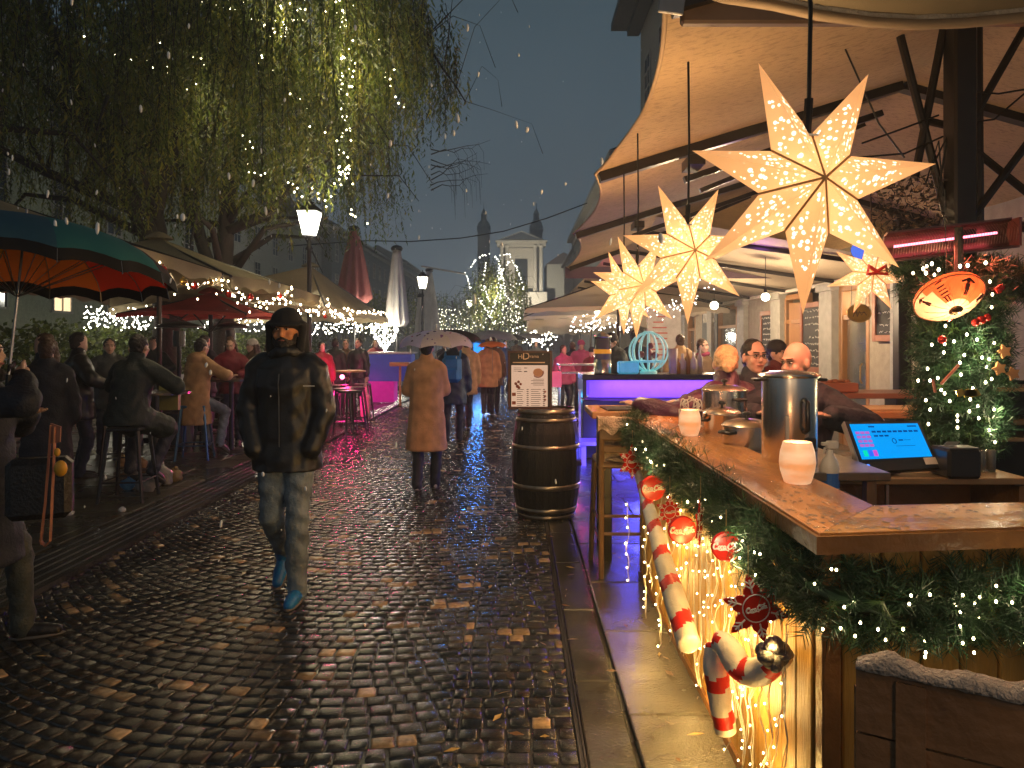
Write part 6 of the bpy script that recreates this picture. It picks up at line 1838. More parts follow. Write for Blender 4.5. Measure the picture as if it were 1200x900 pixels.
# high bar chair with sheepskin
def bar_chair():
    x0, x1, y0, y1 = .56, .94, 5.34, 4.94
    root = empty('bar_chair', 'high wooden bar chair with pale sheepskin over back and seat', 'chair', (.75, 5.1, 0))
    M_C = mat('chair_wood', (.20, .11, .05), .4, var=.2)
    for (x, y, zt) in ((x0, y0, .75), (x1, y0, .75)):
        b = MB(); b.tube([(x - .03 * (1 if x == x0 else -1), y, 0), (x, y + .02, zt)], [.018, .022], 8); b.build('leg', M_C, root)
    for x in (x0, x1):
        b = MB(); b.tube([(x, y1 - .02, 0), (x, y1, .75), (x, y1 - .04, 1.08)], [.018, .022, .018], 8); b.build('leg', M_C, root)
    b = MB(); b.box(((x0 + x1) / 2, (y0 + y1) / 2, .765), (.42, .44, .035), bev=.012); b.build('seat', M_C, root)
    b = MB()
    for z in (.3, .42):
        b.tube([(x0, y1, z), (x1, y1, z)], .012, 6); b.tube([(x0, y0, z - .06), (x0, y1, z - .06)], .012, 6); b.tube([(x1, y0, z - .06), (x1, y1, z - .06)], .012, 6)
    b.build('stretcher', M_C, root)
    b = MB(); b.box(((x0 + x1) / 2, y1 - .035, 1.0), (.42, .025, .12), bev=.01); b.box(((x0 + x1) / 2, y1 - .01, .88), (.42, .02, .05), bev=.008); b.build('backrest', M_C, root)
    def fn(u, v):
        x = x0 - .03 + (x1 - x0 + .06) * u
        t = v * 3
        if t < 1: p = Vector((x, y1 - .075, 1.0 + .09 * t + .02 * math.sin(u * 23)))
        elif t < 1.3: p = Vector((x, y1 - .075 + (t - 1) * .27, 1.10))
        else: p = Vector((x, y1 + .01 + (t - 1.3) * .02, 1.10 - (t - 1.3) * .20 * (1 + .15 * math.sin(u * 17))))
        return p + Vector((0, 0, 1)) * .012 * noise.noise(p * 25) + Vector((0, -1, 0)) * .012 * noise.noise(p * 25 + Vector((9, 0, 0)))
    b = MB(); b.sheet(fn, 26, 24)
    b.ell(((x0 + x1) / 2, (y0 + y1) / 2, .80), (.23, .22, .035), n=24, m=8)
    b.build('sheepskin', mat('sheepskin', (.55, .40, .28), .9, bump=1.0, bscale=90, var=.25, vscale=20), root, smooth=True)
bar_chair()
# purple-lit bar behind
def led_bar():
    Y = 9.9; k = Y / F_PX; x0 = (682 - VPX) * k; x1 = 3.6; zt = EYE + (HZN - 438.5) * k
    root = empty('led_bar', 'black outdoor bar with purple lit panel and glowing footrest', 'bar', ((x0 + x1) / 2, Y + .3, 0))
    b = MB(); b.box(((x0 + x1) / 2, Y + .3, zt - .04), (x1 - x0, .75, .08), bev=.01); b.build('bar_top', mat('bar_black', (.03, .03, .028), .25, var=.2), root)
    b = MB(); b.box(((x0 + x1) / 2 + .05, Y + .35, zt - .2), (x1 - x0 - .1, .6, .24)); b.build('panel', mat('led_panel', (.35, .25, .7), .5, emit=(.17, .06, 1.0), estr=.5, var=.1), root)
    b = MB(); b.box(((x0 + x1) / 2, Y + .25, .44), (x1 - x0, .7, .78), bev=.01)
    b.box((x0 + .03, Y + .28, zt - .2), (.05, .68, .24)); b.build('body', mat('bar_body', (.022, .022, .022), .35), root)
    b = MB(); b.box((x0 + .55, Y - .35, .30), (1.3, .42, .05), bev=.01); b.box((x0 - .02, Y - .3, .15), (.06, .4, .3)); b.build('step', mat('led_step', (.4, .35, .7), .4, emit=(.10, .05, 1.0), estr=.4), root)
    b = MB(); b.box((x0 - .04, Y - .1, .5), (.03, .03, .95)); b.build('trim', mat('steel', (.5, .5, .5), .3, 1), root)
    lamp('led_strip_light', ((x0 + x1) / 2, Y - .12, zt - .12), 6, (.22, .07, 1), 2.2, typ='AREA', sy=.05, rot=(R(50), 0, 0))
    lamp('led_foot_light', ((x0 + 1.2), Y - .75, .36), 60, (.09, .09, 1), 1.8, typ='AREA', sy=.05, rot=(R(25), 0, 0))
    lamp('led_foot_light', ((x0 + .5), Y - 1.9, .42), 16, (.09, .09, 1), .1)
    return x0, Y, zt
lx0, lY, lzt = led_bar()
# cage globe with teal light
c = at(760, 412, lY + .2); r = .27
rt = empty('globe_lamp', 'round white cage globe lit teal, standing on the purple bar', 'lamp', (c.x, c.y, lzt))
b = MB()
for k in range(14):
    a = k * PI / 7; pts = [c + Vector((r * math.sin(t) * math.cos(a), r * math.sin(t) * math.sin(a), r * 1.0 * math.cos(t))) for t in [R(14 + 152 * q / 14) for q in range(15)]]; b.tube(pts, .011, 5)
b.build('cage', mat('cage_white', (.62, .75, .72), .4, emit=(.12, .75, .75), estr=.15), rt, smooth=True)
b = MB(); b.lathe([(.07, 0), (.075, .02), (.05, .03)], c + Vector((0, 0, r * .95)), 16); b.lathe([(.12, 0), (.12, .03), (.08, .05)], (c.x, c.y, lzt + .001), 16); b.build('collar', mat('cage_white', (.62, .75, .72), .4), rt)
b = MB(); b.lathe([(.20, 0), (.24, .03), (.05, .0)], c - Vector((0, 0, .15)), 20); b.build('tray', mat('cage_white', (.62, .75, .72), .4), rt)
b = MB(); b.lathe([(.001, .22), (.03, .2), (.045, .12), (.045, 0)], c - Vector((0, 0, .12)), 12); b.ell(c + Vector((.09, 0, -.05)), .05); b.ell(c + Vector((-.1, 0, -.04)), .05); b.ell(c + Vector((.02, -.05, .08)), .045); b.build('figures', mat('toy_red_green', (.25, .05, .06), .4), rt, smooth=True)
lamp('globe_light', c - Vector((0, 0, .1)), 3.2, (.15, .9, 1), .04)
# drink dispenser
c = at(706, 438, lY + .1); rt = empty('drink_dispenser', 'glass cylinder drink dispenser with amber band on the bar corner', 'dispenser', (c.x, c.y, lzt))
b = MB(); b.lathe([(.12, .01), (.12, .2), (.11, .2), (.11, .02)], (c.x, c.y, lzt), 24, cap=False); b.lathe([(.12, 0), (.12, .02)], (c.x, c.y, lzt), 24); b.build('lower_jar', M_STEEL, rt, smooth=True)
b = MB(); b.lathe([(.115, .2), (.115, .5), (.105, .5), (.105, .21)], (c.x, c.y, lzt), 24, cap=False); b.build('upper_jar', mat('grey_glass', (.45, .42, .38), .08, trans=.6, var=0), rt, smooth=True)
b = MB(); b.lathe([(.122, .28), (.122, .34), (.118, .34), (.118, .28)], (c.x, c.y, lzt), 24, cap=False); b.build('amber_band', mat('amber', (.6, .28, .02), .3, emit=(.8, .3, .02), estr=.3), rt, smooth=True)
b = MB(); b.lathe([(.13, .5), (.13, .52), (.06, .55), (.02, .58)], (c.x, c.y, lzt), 24); b.build('lid', M_STEEL, rt, smooth=True)
# glasses & bottles on the bar
for i, (px, h_, r_) in enumerate(((800, .28, .05), (806, .34, .045), (813, .3, .05), (820, .36, .045), (794, .22, .05))):
    c = at(px, 438, lY + .15 + .05 * (i % 2)); b = MB(); b.lathe([(r_, 0), (r_, h_ * .6), (r_ * .4, h_ * .75), (r_ * .4, h_)], (c.x, c.y, lzt + .001), 12)
    o = b.build('bottle', mat(('bottle_clear', 'bottle_amber', 'bottle_cream')[i % 3], ((.5, .45, .4), (.35, .18, .05), (.65, .6, .5))[i % 3], .15), smooth=True); tag(o, ('clear bottle, second from the left in the bar bottle cluster', 'amber bottle in the middle of the bar bottle cluster', 'cream bottle right of the amber one in the bar cluster', 'clear bottle at the right end of the bar bottle cluster', 'amber bottle at the left end of the bar bottle cluster')[i], 'bottle', 'bottles clustered on the bar')
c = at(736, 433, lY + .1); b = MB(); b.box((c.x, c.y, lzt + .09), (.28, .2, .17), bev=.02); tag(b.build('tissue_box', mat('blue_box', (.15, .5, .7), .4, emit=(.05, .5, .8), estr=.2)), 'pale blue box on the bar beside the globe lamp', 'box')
for i, px in enumerate((787, 790)):
    c = at(px, 438, lY); b = MB(); b.lathe([(.035, 0), (.05, .35), (.046, .35)], (c.x, c.y, lzt + .001), 12); o = b.build('cup_stack', mat('paper_cup', (.6, .52, .42), .6), smooth=True); tag(o, ('left', 'right')[i] + ' one of two paper cup stacks on the bar beside the globe', 'cups', 'paper cup stacks')
# poster board behind globe
b = MB(); b.box((3.2, 16, 1.75), (.75, .06, 1.4), bev=.01); rt = b.build('notice_board', mat('grey_board', (.45, .45, .44), .6)); tag(rt, 'pale grey notice board with list behind the globe lamp', 'notice board')
b = MB(); rn = random.Random(12)
for i in range(9): b.box((3.12 + rn.uniform(-.05, .05), 15.965, 2.3 - i * .12), (rn.uniform(.15, .35), .004, .03))
b.build('notice_text', mat('notice_red', (.4, .1, .08), .6), rt)
# ================================================================== PEOPLE
def remesh(mb, name, m, parent, vox, smooth_it=3, disp=0.0, dscale=12.0, seed=0):
    """close the overlapping pieces into one continuous surface"""
    me0 = bpy.data.meshes.new('tmp'); me0.from_pydata(mb.v, [], mb.f); me0.update()
    o0 = bpy.data.objects.new('tmp', me0); col.objects.link(o0)
    r = o0.modifiers.new('r', 'REMESH'); r.mode = 'VOXEL'; r.voxel_size = vox; r.use_smooth_shade = True
    s = o0.modifiers.new('s', 'SMOOTH'); s.iterations = smooth_it; s.factor = .5
    dg = bpy.context.evaluated_depsgraph_get(); dg.update()
    me = bpy.data.meshes.new_from_object(o0.evaluated_get(dg)); me.name = name
    bpy.data.objects.remove(o0); bpy.data.meshes.remove(me0)
    if disp > 0:
        nv = len(me.vertices); co = np.empty(nv * 3); me.vertices.foreach_get('co', co); co = co.reshape(-1, 3)
        nr = np.empty(nv * 3); me.vertices.foreach_get('normal', nr); nr = nr.reshape(-1, 3)
        q = co * dscale; ph = seed * 1.7
        d = np.sin(q[:, 0] * 1.1 + 1.9 * np.sin(q[:, 2] * .7 + ph) + ph) * np.sin(q[:, 2] * 1.3 + 1.3 * np.sin(q[:, 0] * 1.1 + q[:, 1]) + ph) + .5 * np.sin(q[:, 2] * 2.7 + 2 * np.sin(q[:, 1] * 1.9 + q[:, 0] * .8))
        co = co + nr * (d * disp)[:, None]; me.vertices.foreach_set('co', co.ravel())
    me.materials.clear(); me.materials.append(m)
    me.polygons.foreach_set('use_smooth', [True] * len(me.polygons)); me.update()
    o = bpy.data.objects.new(name, me); col.objects.link(o)
    if parent is not None: o.parent = parent
    return o
def limb(mb, pts, rs, n=12, flat=None):
    """rounded tapered limb"""
    pts = [Vector(p) for p in pts]; P = []; Rr = []
    d0 = (pts[0] - pts[1]).normalized(); d1 = (pts[-1] - pts[-2]).normalized()
    for a in (80, 50, 25): P.append(pts[0] + d0 * rs[0] * math.sin(R(a))); Rr.append(rs[0] * math.cos(R(a)))
    for i in range(len(pts) - 1):
        for t in range(4): f = t / 4; P.append(pts[i].lerp(pts[i + 1], f)); Rr.append(rs[i] + (rs[i + 1] - rs[i]) * f)
    P.append(pts[-1]); Rr.append(rs[-1])
    for a in (25, 50, 80): P.append(pts[-1] + d1 * rs[-1] * math.sin(R(a))); Rr.append(rs[-1] * math.cos(R(a)))
    mb.tube(P, Rr, n, flat=flat)
def ik(a, c, l1, l2, pole):
    a = Vector(a); c = Vector(c); d = c - a; L = d.length
    if L > (l1 + l2) * .998: c = a + d.normalized() * (l1 + l2) * .998; d = c - a; L = d.length
    x = (l1 * l1 - l2 * l2 + L * L) / (2 * L); h = math.sqrt(max(0, l1 * l1 - x * x)); dn = d.normalized()
    pl = Vector(pole); pl = (pl - dn * pl.dot(dn)).normalized()
    return a + dn * x + pl * h, c
SKIN = mat('skin', (.55, .35, .26), .5, var=.08, vscale=20)
SKIN2 = mat('skin_brown', (.40, .19, .11), .5, var=.08, vscale=20)
def person(label, X, Y, rz=0, H=1.75, z0=0.0, hip=None, lean=0.0, feet=None, knees=((-.1, -1, 0), (.1, -1, 0)), hands=None, elbows=((-1, .6, -.3), (1, .6, -.3)),
           yaw=0.0, pitch=0.0, female=False, top=None, bottom=None, shoe=None, hairm=None, hair='short', hat=None, hatm=None, coat=0.0, bulk=1.0, detail=1, skin=None,
           beard=None, glasses=False, group=None, hands_mesh=True, scarf=None, hood=False, collar=True, fold=.006, hair_long=False, backpack=None, pocket=False):
    s = H / 1.75; skin = skin or SKIN
    root_loc = Vector((X, Y, z0))
    hipz = (hip if hip is not None else .93 * s)
    bx = Vector((0, 0, hipz)); up = Vector((0, -math.sin(lean), math.cos(lean)))
    chest = bx + up * .36 * s; neck = bx + up * .55 * s; sw = (.185 if not female else .165) * s
    sh = [bx + up * .49 * s + Vector((sx * sw, 0, 0)) for sx in (-1, 1)]
    hp = [bx + Vector((sx * .09 * s, 0, -.02)) for sx in (-1, 1)]
    feet = feet or ((-.10, 0, .08), (.10, 0, .08))
    hands = hands or ((-.24, -.05, hipz - .08), (.24, -.05, hipz - .08))
    kn = []; an = []
    for i in range(2):
        k_, a_ = ik(hp[i], Vector(feet[i]), .43 * s, .42 * s, knees[i]); kn.append(k_); an.append(a_)
    el = []; wr = []
    for i in range(2):
        e_, w_ = ik(sh[i], Vector(hands[i]), .29 * s, .26 * s, elbows[i]); el.append(e_); wr.append(w_)
    headc = bx + up * .69 * s + Vector((0, -.015, .01)); hm = (Matrix.Rotation(yaw, 3, 'Z') @ Matrix.Rotation(pitch, 3, 'X'))
    hs = s * 1.0
    def hp_(x, y, z): return headc + hm @ (Vector((x, y, z)) * hs)
    vox = {0: .022, 1: .014, 2: .0085}[detail]
    # ---- body: one continuous surface
    b = MB()
    def ring(c, rx, ry, n=16): return [c + Vector((math.cos(2 * PI * k / n) * rx, math.sin(2 * PI * k / n) * ry, 0)) for k in range(n)]
    w = 1.0
    b.loft([ring(bx + up * -.10 * s, .10 * s, .08 * s), ring(bx + up * -.03 * s, .155 * s, .105 * s), ring(bx + up * .08 * s, .15 * s, .10 * s), ring(bx + up * .2 * s, .13 * s, .09 * s), ring(bx + up * .36 * s, .15 * s, .105 * s), ring(bx + up * .47 * s, .15 * s, .09 * s), ring(bx + up * .53 * s, .07 * s, .06 * s)])
    limb(b, [neck - up * .06 * s, neck + up * .08 * s], [.058 * s, .052 * s])
    b.ell(hp_(0, .012, .025), (.074 * hs, .092 * hs, .098 * hs), rot=hm, n=24, m=16)
    b.ell(hp_(0, -.018, -.045), (.058 * hs, .068 * hs, .075 * hs), rot=hm, n=20, m=14)
    b.ell(hp_(0, -.052, -.090), (.030 * hs, .028 * hs, .026 * hs), rot=hm, n=12, m=10)
    if detail > 0:
        limb(b, [hp_(0, -.083, .012), hp_(0, -.100, -.022)], [.009 * hs, .014 * hs], 8); b.ell(hp_(0, -.094, -.028), (.019 * hs, .012 * hs, .010 * hs), rot=hm)
        b.ell(hp_(0, -.078, .030), (.052 * hs, .016 * hs, .011 * hs), rot=hm)
        for sx in (-1, 1):
            b.ell(hp_(sx * .078, .008, -.010), (.011 * hs, .020 * hs, .032 * hs), rot=hm); b.ell(hp_(sx * .038, -.060, -.028), (.024 * hs, .022 * hs, .024 * hs), rot=hm)
        b.ell(hp_(0, -.079, -.058), (.026 * hs, .012 * hs, .012 * hs), rot=hm)
    for i in range(2):
        limb(b, [sh[i] - Vector(((-1, 1)[i] * .04, 0, 0)), sh[i], el[i]], [.055 * s, .052 * s, .038 * s]); limb(b, [el[i], wr[i]], [.038 * s, .027 * s])
        limb(b, [hp[i], kn[i]], [.085 * s, .055 * s]); limb(b, [kn[i], an[i]], [.053 * s, .038 * s])
        if not shoe: limb(b, [an[i], an[i] + Vector((0, -.09 * s, -.058))], [.028 * s, .018 * s], 8)
        if detail == 0 or (not hands_mesh and not pocket):
            d = (wr[i] - el[i]).normalized(); limb(b, [wr[i], wr[i] + d * .10 * s], [.03 * s, .022 * s], 8, flat=.6)
    body = remesh(b, 'person', skin, None, vox, 2)
    body.location = root_loc; body.rotation_euler = (0, 0, rz)
    tag(body, label, 'person', group)
    if detail > 0 and hands_mesh:
        for i in range(2):
            d = (wr[i] - el[i]).normalized(); sx = (-1, 1)[i]; b = MB(); _, u, v = basis(d); 
            if abs(u.x) < .3: u, v = v, u
            limb(b, [wr[i], wr[i] + d * .08 * s], [.024 * s, .036 * s], 10, flat=.5)
            for k in range(4):
                o_ = u * ((k - 1.5) * .018 * s); ln = (.062, .075, .07, .055)[k] * s; q = wr[i] + d * .085 * s + o_
                cu = Vector((0, -.25, -.35)); m1 = q + (d + cu * .4).normalized() * ln * .5; limb(b, [q, m1, m1 + (d + cu * 1.4).normalized() * ln * .5], [.0095 * s, .009 * s, .0075 * s], 7)
            q = wr[i] + d * .035 * s - u * (.03 * s) * sx; m1 = q + (d * .7 - u * sx * .7).normalized() * .035 * s; limb(b, [q, m1, m1 + (d + Vector((0, -.3, 0))).normalized() * .028 * s], [.011 * s, .01 * s, .008 * s], 7)
            remesh(b, 'hand', skin, body, .0045, 1)
    # ---- jacket or coat
    if top:
        g = .022 * bulk + .006; b = MB()
        hem = hipz - (.12 * s + coat); 
        R_ = [ring(bx + up * .02 * s, (.165 * s + g), (.12 * s + g)), ring(bx + up * .2 * s, (.155 * s + g), (.115 * s + g)), ring(bx + up * .36 * s, (.165 * s + g), (.125 * s + g)), ring(bx + up * .47 * s, (.17 * s + g), (.10 * s + g)), ring(bx + up * .54 * s, .09 * s + g * .5, .075 * s + g * .5), ring(bx + up * .575 * s, .07 * s + g * .3, .062 * s + g * .3)]
        seated = abs(feet[0][1] - 0) < 5 and (kn[0].z > hipz - .18)
        if not seated:
            R_ = [ring(Vector((0, 0, hem)), .175 * s + g + coat * .10, .14 * s + g + coat * .10), ring(Vector((0, 0, (hem + hipz) / 2)), .175 * s + g + coat * .04, .135 * s + g + coat * .04)] + R_
        else:
            R_ = [ring(bx + Vector((0, .0, -.09)), .18 * s + g, .14 * s + g)] + R_
        b.loft(R_, cap=True)
        for i in range(2):
            limb(b, [sh[i] - Vector(((-1, 1)[i] * .06, 0, .0)), sh[i] + Vector(((1, -1)[i] * .012, 0, -.03)), el[i]], [.058 * s + g * .7, .054 * s + g * .8, .046 * s + g * .8]); cuff = wr[i] - (wr[i] - el[i]).normalized() * .02
            limb(b, [el[i], cuff], [.046 * s + g * .9, .036 * s + g * .7])
            if seated and coat > .15: limb(b, [hp[i], hp[i].lerp(kn[i], .8)], [.10 * s + g, .075 * s + g])
        if collar: limb(b, [neck - up * .03, neck + up * .035], [.072 * s + g * .5, .07 * s + g * .3])
        if hood: b.ell(neck + Vector((0, .10, .0)), (.13 * s, .08 * s, .07 * s)); b.ell(neck + Vector((0, .05, .03)), (.115 * s, .09 * s, .05 * s))
        remesh(b, 'coat' if coat > .2 else 'jacket', top, body, max(vox, .0095), 3, disp=fold, dscale=16, seed=int(X * 10) + 3)
        if detail == 2:
            z_ = MB(); 
            fr = lambda u: bx + up * u * s + Vector((0, -(.12 * s + g + .012 + (.01 if .3 < u < .45 else 0)), 0))
            z_.tube([fr(.0), fr(.12), fr(.2), fr(.3), fr(.38), fr(.44) + Vector((0, .02, 0))], .0035, 5); z_.build('zip', mat('zip_grey', (.15, .15, .15), .3, .6), body, world=False)
    if bottom:
        b = MB()
        b.loft([ring(bx + up * -.11 * s, .12 * s, .10 * s), ring(bx + up * -.03 * s, .168 * s, .122 * s), ring(bx + up * .08 * s, .16 * s, .113 * s)])
        for i in range(2):
            limb(b, [hp[i], kn[i]], [.098 * s, .072 * s]); limb(b, [kn[i], an[i] + (an[i] - kn[i]).normalized() * .035], [.072 * s, .060 * s])
        remesh(b, 'trousers', bottom, body, max(vox, .0095), 3, disp=fold * 1.1, dscale=22, seed=5)
    if shoe:
        for i in range(2):
            b = MB(); a = an[i]; f = a + Vector((0, 0, -.045)); dn = Vector((0, -1, 0))
            if feet[i][2] > .12: dn = Vector((0, -.8, -.6)).normalized()
            limb(b, [f + Vector((0, .02, 0)), f + dn * .10 * s + Vector((0, 0, -.006)), f + dn * .165 * s + Vector((0, 0, -.014))], [.042 * s, .043 * s, .034 * s], 12); limb(b, [a + (kn[i] - a).normalized() * .07, f], [.050 * s, .046 * s])
            so = remesh(b, 'shoe', shoe, body, .0095, 2)
            if detail > 0:
                q = MB(); c = f + dn * .07 * s; an_ = math.atan2(-dn.z, -dn.y); q.ell(c + Vector((0, 0, -.033)), (.046 * s, .145 * s, .016), rot=(an_, 0, 0), n=18, m=6); q.build('sole', mat('sole_grey', (.12, .11, .1), .6), so, world=False, smooth=True)
    # ---- head details
    if detail > 0:
        e_ = MB()
        for sx in (-1, 1): e_.ell(hp_(sx * .030, -.0805, .010), (.0125 * hs, .007 * hs, .0065 * hs), rot=hm, n=10, m=8)
        e_.build('eyes', mat('eye_white', (.55, .5, .45), .2, var=0), body, world=False, smooth=True)
        e_ = MB()
        for sx in (-1, 1): e_.ell(hp_(sx * .030, -.0865, .010), (.0058 * hs, .003 * hs, .006 * hs), rot=hm, n=8, m=6); limb(e_, [hp_(sx * .016, -.089, .0185), hp_(sx * .044, -.080, .018)], [.0025 * hs, .002 * hs], 6)
        e_.build('pupils', mat('pupil', (.02, .012, .01), .2, var=0), body, world=False, smooth=True)
        e_ = MB()
        for sx in (-1, 1): limb(e_, [hp_(sx * .014, -.094, .032), hp_(sx * .048, -.082, .036)], [.0048 * hs, .0035 * hs], 6)
        e_.build('eyebrows', beard or hairm or mat('brow_brown', (.12, .06, .03), .7), body, world=False)
        e_ = MB(); limb(e_, [hp_(-.022, -.084, -.0585), hp_(0, -.0925, -.056), hp_(.022, -.084, -.0585)], [.004 * hs, .0065 * hs, .004 * hs], 8); e_.build('lips', mat('lips', (.32, .10, .08), .4), body, world=False, smooth=True)
    if hairm:
        b = MB()
        b.ell(hp_(0, .026, .036), (.083 * hs, .093 * hs, .098 * hs), rot=hm, n=22, m=14)
        if hair in ('long',): limb(b, [hp_(0, .07, 0), hp_(0, .10, -.16), hp_(0, .10, -.26)], [.075 * hs, .07 * hs, .04 * hs]); [limb(b, [hp_(sx * .07, .02, 0), hp_(sx * .08, .03, -.17)], [.03, .028]) for sx in (-1, 1)]
        if hair == 'bun': b.ell(hp_(0, .085, .02), (.062, .06, .06)); b.ell(hp_(.0, .125, -.005), (.038, .035, .055)); limb(b, [hp_(.05, .05, .03), hp_(.015, .14, -.03)], [.025, .03]); limb(b, [hp_(-.05, .05, .03), hp_(-.01, .14, -.01)], [.025, .026])
        else: b.ell(hp_(0, .055, -.02), (.07 * hs, .055 * hs, .07 * hs), rot=hm)
        remesh(b, 'hair', hairm, body, .009, 2, disp=.004, dscale=50)
    if beard:
        b = MB(); b.ell(hp_(0, -.034, -.078), (.060 * hs, .060 * hs, .052 * hs), rot=hm, n=16, m=12); limb(b, [hp_(-.064, -.01, -.02), hp_(-.055, -.035, -.07), hp_(0, -.07, -.098), hp_(.055, -.035, -.07), hp_(.064, -.01, -.02)], [.013, .018, .026, .018, .013]); limb(b, [hp_(-.028, -.080, -.052), hp_(0, -.097, -.043), hp_(.028, -.080, -.052)], [.008, .009, .008], 8)
        remesh(b, 'beard', beard, body, .007, 1, disp=.002, dscale=90)
    if hat == 'beanie':
        b = MB(); b.ell(hp_(0, .014, .055), (.092 * hs, .105 * hs, .088 * hs), rot=hm); b.ell(hp_(0, .012, .045), (.096 * hs, .108 * hs, .03 * hs), rot=hm); remesh(b, 'hat', hatm, body, .010, 2, disp=.002, dscale=60)
    if hat == 'hood':
        b = MB(); c = hp_(0, .03, .02)
        b.ell(hp_(0, .02, .062), (.102, .114, .090), rot=hm)
        b.ell(hp_(0, -.002, .046), (.124, .136, .016), rot=hm @ Matrix.Rotation(R(6), 3, 'X'), n=28)
        for sx in (-1, 1): limb(b, [hp_(sx * .104, .0, .04), hp_(sx * .100, .0, -.05), hp_(sx * .085, -.01, -.12)], [.026, .026, .03]); limb(b, [hp_(sx * .09, .05, .03), hp_(sx * .08, .06, -.12)], [.04, .05])
        limb(b, [hp_(0, .10, .04), hp_(0, .10, -.08)], [.07, .08])
        remesh(b, 'hood', hatm, body, .010, 3, disp=.003, dscale=18)
    if glasses:
        b = MB()
        for sx in (-1, 1):
            b.tube([hp_(sx * .032 + .024 * math.cos(q / 12 * 2 * PI), -.104, .008 + .017 * math.sin(q / 12 * 2 * PI)) for q in range(13)], .0022, 5, cap=False); b.tube([hp_(sx * .056, -.103, .012), hp_(sx * .082, -.02, .012), hp_(sx * .084, .03, .004)], .002, 5)
        b.tube([hp_(-.009, -.105, .01), hp_(.009, -.105, .01)], .002, 5); b.build('glasses', mat('glasses_frame', (.03, .02, .02), .3), body, world=False)
    if scarf:
        b = MB(); pts = [neck + Vector((math.cos(a / 10 * 2 * PI) * .085, math.sin(a / 10 * 2 * PI) * .08 - .01, .01 + .02 * math.sin(a))) for a in range(11)]; limb(b, pts, [.035] * 11, 8); remesh(b, 'scarf', scarf, body, .012, 2, disp=.004, dscale=40)
    if backpack:
        b = MB(); c = bx + up * .30 * s + Vector((0, .19 * s + .02, 0)); b.box(c, (.30, .17, .42), bev=.06); b.box(c + Vector((0, .09, -.08)), (.22, .07, .20), bev=.03)
        for sx in (-1, 1): b.tube([sh[(sx + 1) // 2].lerp(neck, .35) + Vector((0, .12, -.02)), sh[(sx + 1) // 2].lerp(neck, .35) + Vector((0, -.02, .075)), sh[(sx + 1) // 2].lerp(neck, .35) + Vector((0, -.15, -.1))], .02, 6)
        q = b.build('backpack', backpack, None, world=False); q.location = root_loc; q.rotation_euler = (0, 0, rz); tag(q, 'backpack worn by: ' + label if False else 'backpack on the back of a walker beside the spotted umbrella', 'backpack')
    body['_hands'] = [list(wr[0]), list(wr[1])]
    del body['_hands']
    M4 = wmat(body)
    return body, (M4 @ wr[0], M4 @ wr[1], M4 @ headc)
def jm(name, c, rough=.55, wet=0.0, bump=.35, bscale=60, var=.25): return mat(name, c, rough, var=var, vscale=7, bump=bump, bscale=bscale)
BLK = jm('black_softshell', (.014, .015, .018), .38, bump=.12, bscale=35); NAV = jm('navy_wool', (.012, .016, .03), .7); DRK = jm('dark_green_parka', (.015, .025, .022), .6); PLUM = jm('plum_quilted', (.065, .018, .045), .35)
TAN = jm('tan_wool', (.50, .30, .14), .8, bump=.5, bscale=150); CAM = jm('camel_wool', (.62, .34, .18), .8, bump=.5, bscale=150); JEAN = jm('washed_jeans', (.15, .19, .22), .6, var=.55); DJ = jm('dark_jeans', (.02, .025, .045), .6)
BLU = jm('blue_sneaker', (.01, .16, .42), .4); BOOT = jm('dark_boot', (.015, .013, .012), .4); REDJ = jm('red_jacket', (.22, .012, .03), .5); GREY = jm('grey_parka', (.06, .07, .07), .6); PINKJ = jm('pink_jacket', (.40, .06, .17), .5); BLUJ = jm('blue_jacket', (.015, .03, .06), .4); BRN = jm('brown_jacket', (.12, .07, .035), .6)
HB = mat('hair_black', (.012, .01, .009), .45, bump=.6, bscale=90); HBR = mat('hair_brown', (.06, .03, .015), .45, bump=.6, bscale=90); HBL = mat('hair_blond', (.62, .40, .20), .4, bump=.7, bscale=90, var=.3, vscale=30); WOOL = mat('white_wool', (.6, .58, .52), .9, bump=.6, bscale=90)
DH = jm('dark_hat', (.02, .022, .028), .7)

# the walking man in the middle
p = gnd(345, 706); p.x = (337 - VPX) * 4.66 / F_PX
person('man in black hooded jacket, washed jeans and blue sneakers walking towards the camera', p.x, 4.66, rz=.02, H=1.80, lean=.03,
       feet=((-.085, .20, .20), (.10, -.14, .085)), knees=((.1, -1, 0), (.05, -1, 0)), hands=((-.17, -.10, .92), (.17, -.10, .92)), elbows=((-1, .55, 0), (1, .55, 0)),
       top=BLK, bottom=JEAN, shoe=BLU, hat='hood', hatm=jm('black_matte_felt', (.010, .011, .013), .85, bump=.3, bscale=140), beard=HB, skin=mat('skin_orange_lit', (.68, .28, .12), .45, var=.1, vscale=20), coat=.04, bulk=1.45, detail=2, hands_mesh=False, pocket=True, fold=.006, scarf=BLK)  # orange light on the face is mixed into this skin colour
b = MB(); b.box((p.x + .19, 4.66 - .185, 1.335), (.07, .004, .006)); 
mn = [o for o in scene.objects if str(o.get('label', '')).startswith('man in black hooded')][0]
b.build('chest_logo', mat('white_print', (.7, .7, .68), .5), mn)
lamp_face = None
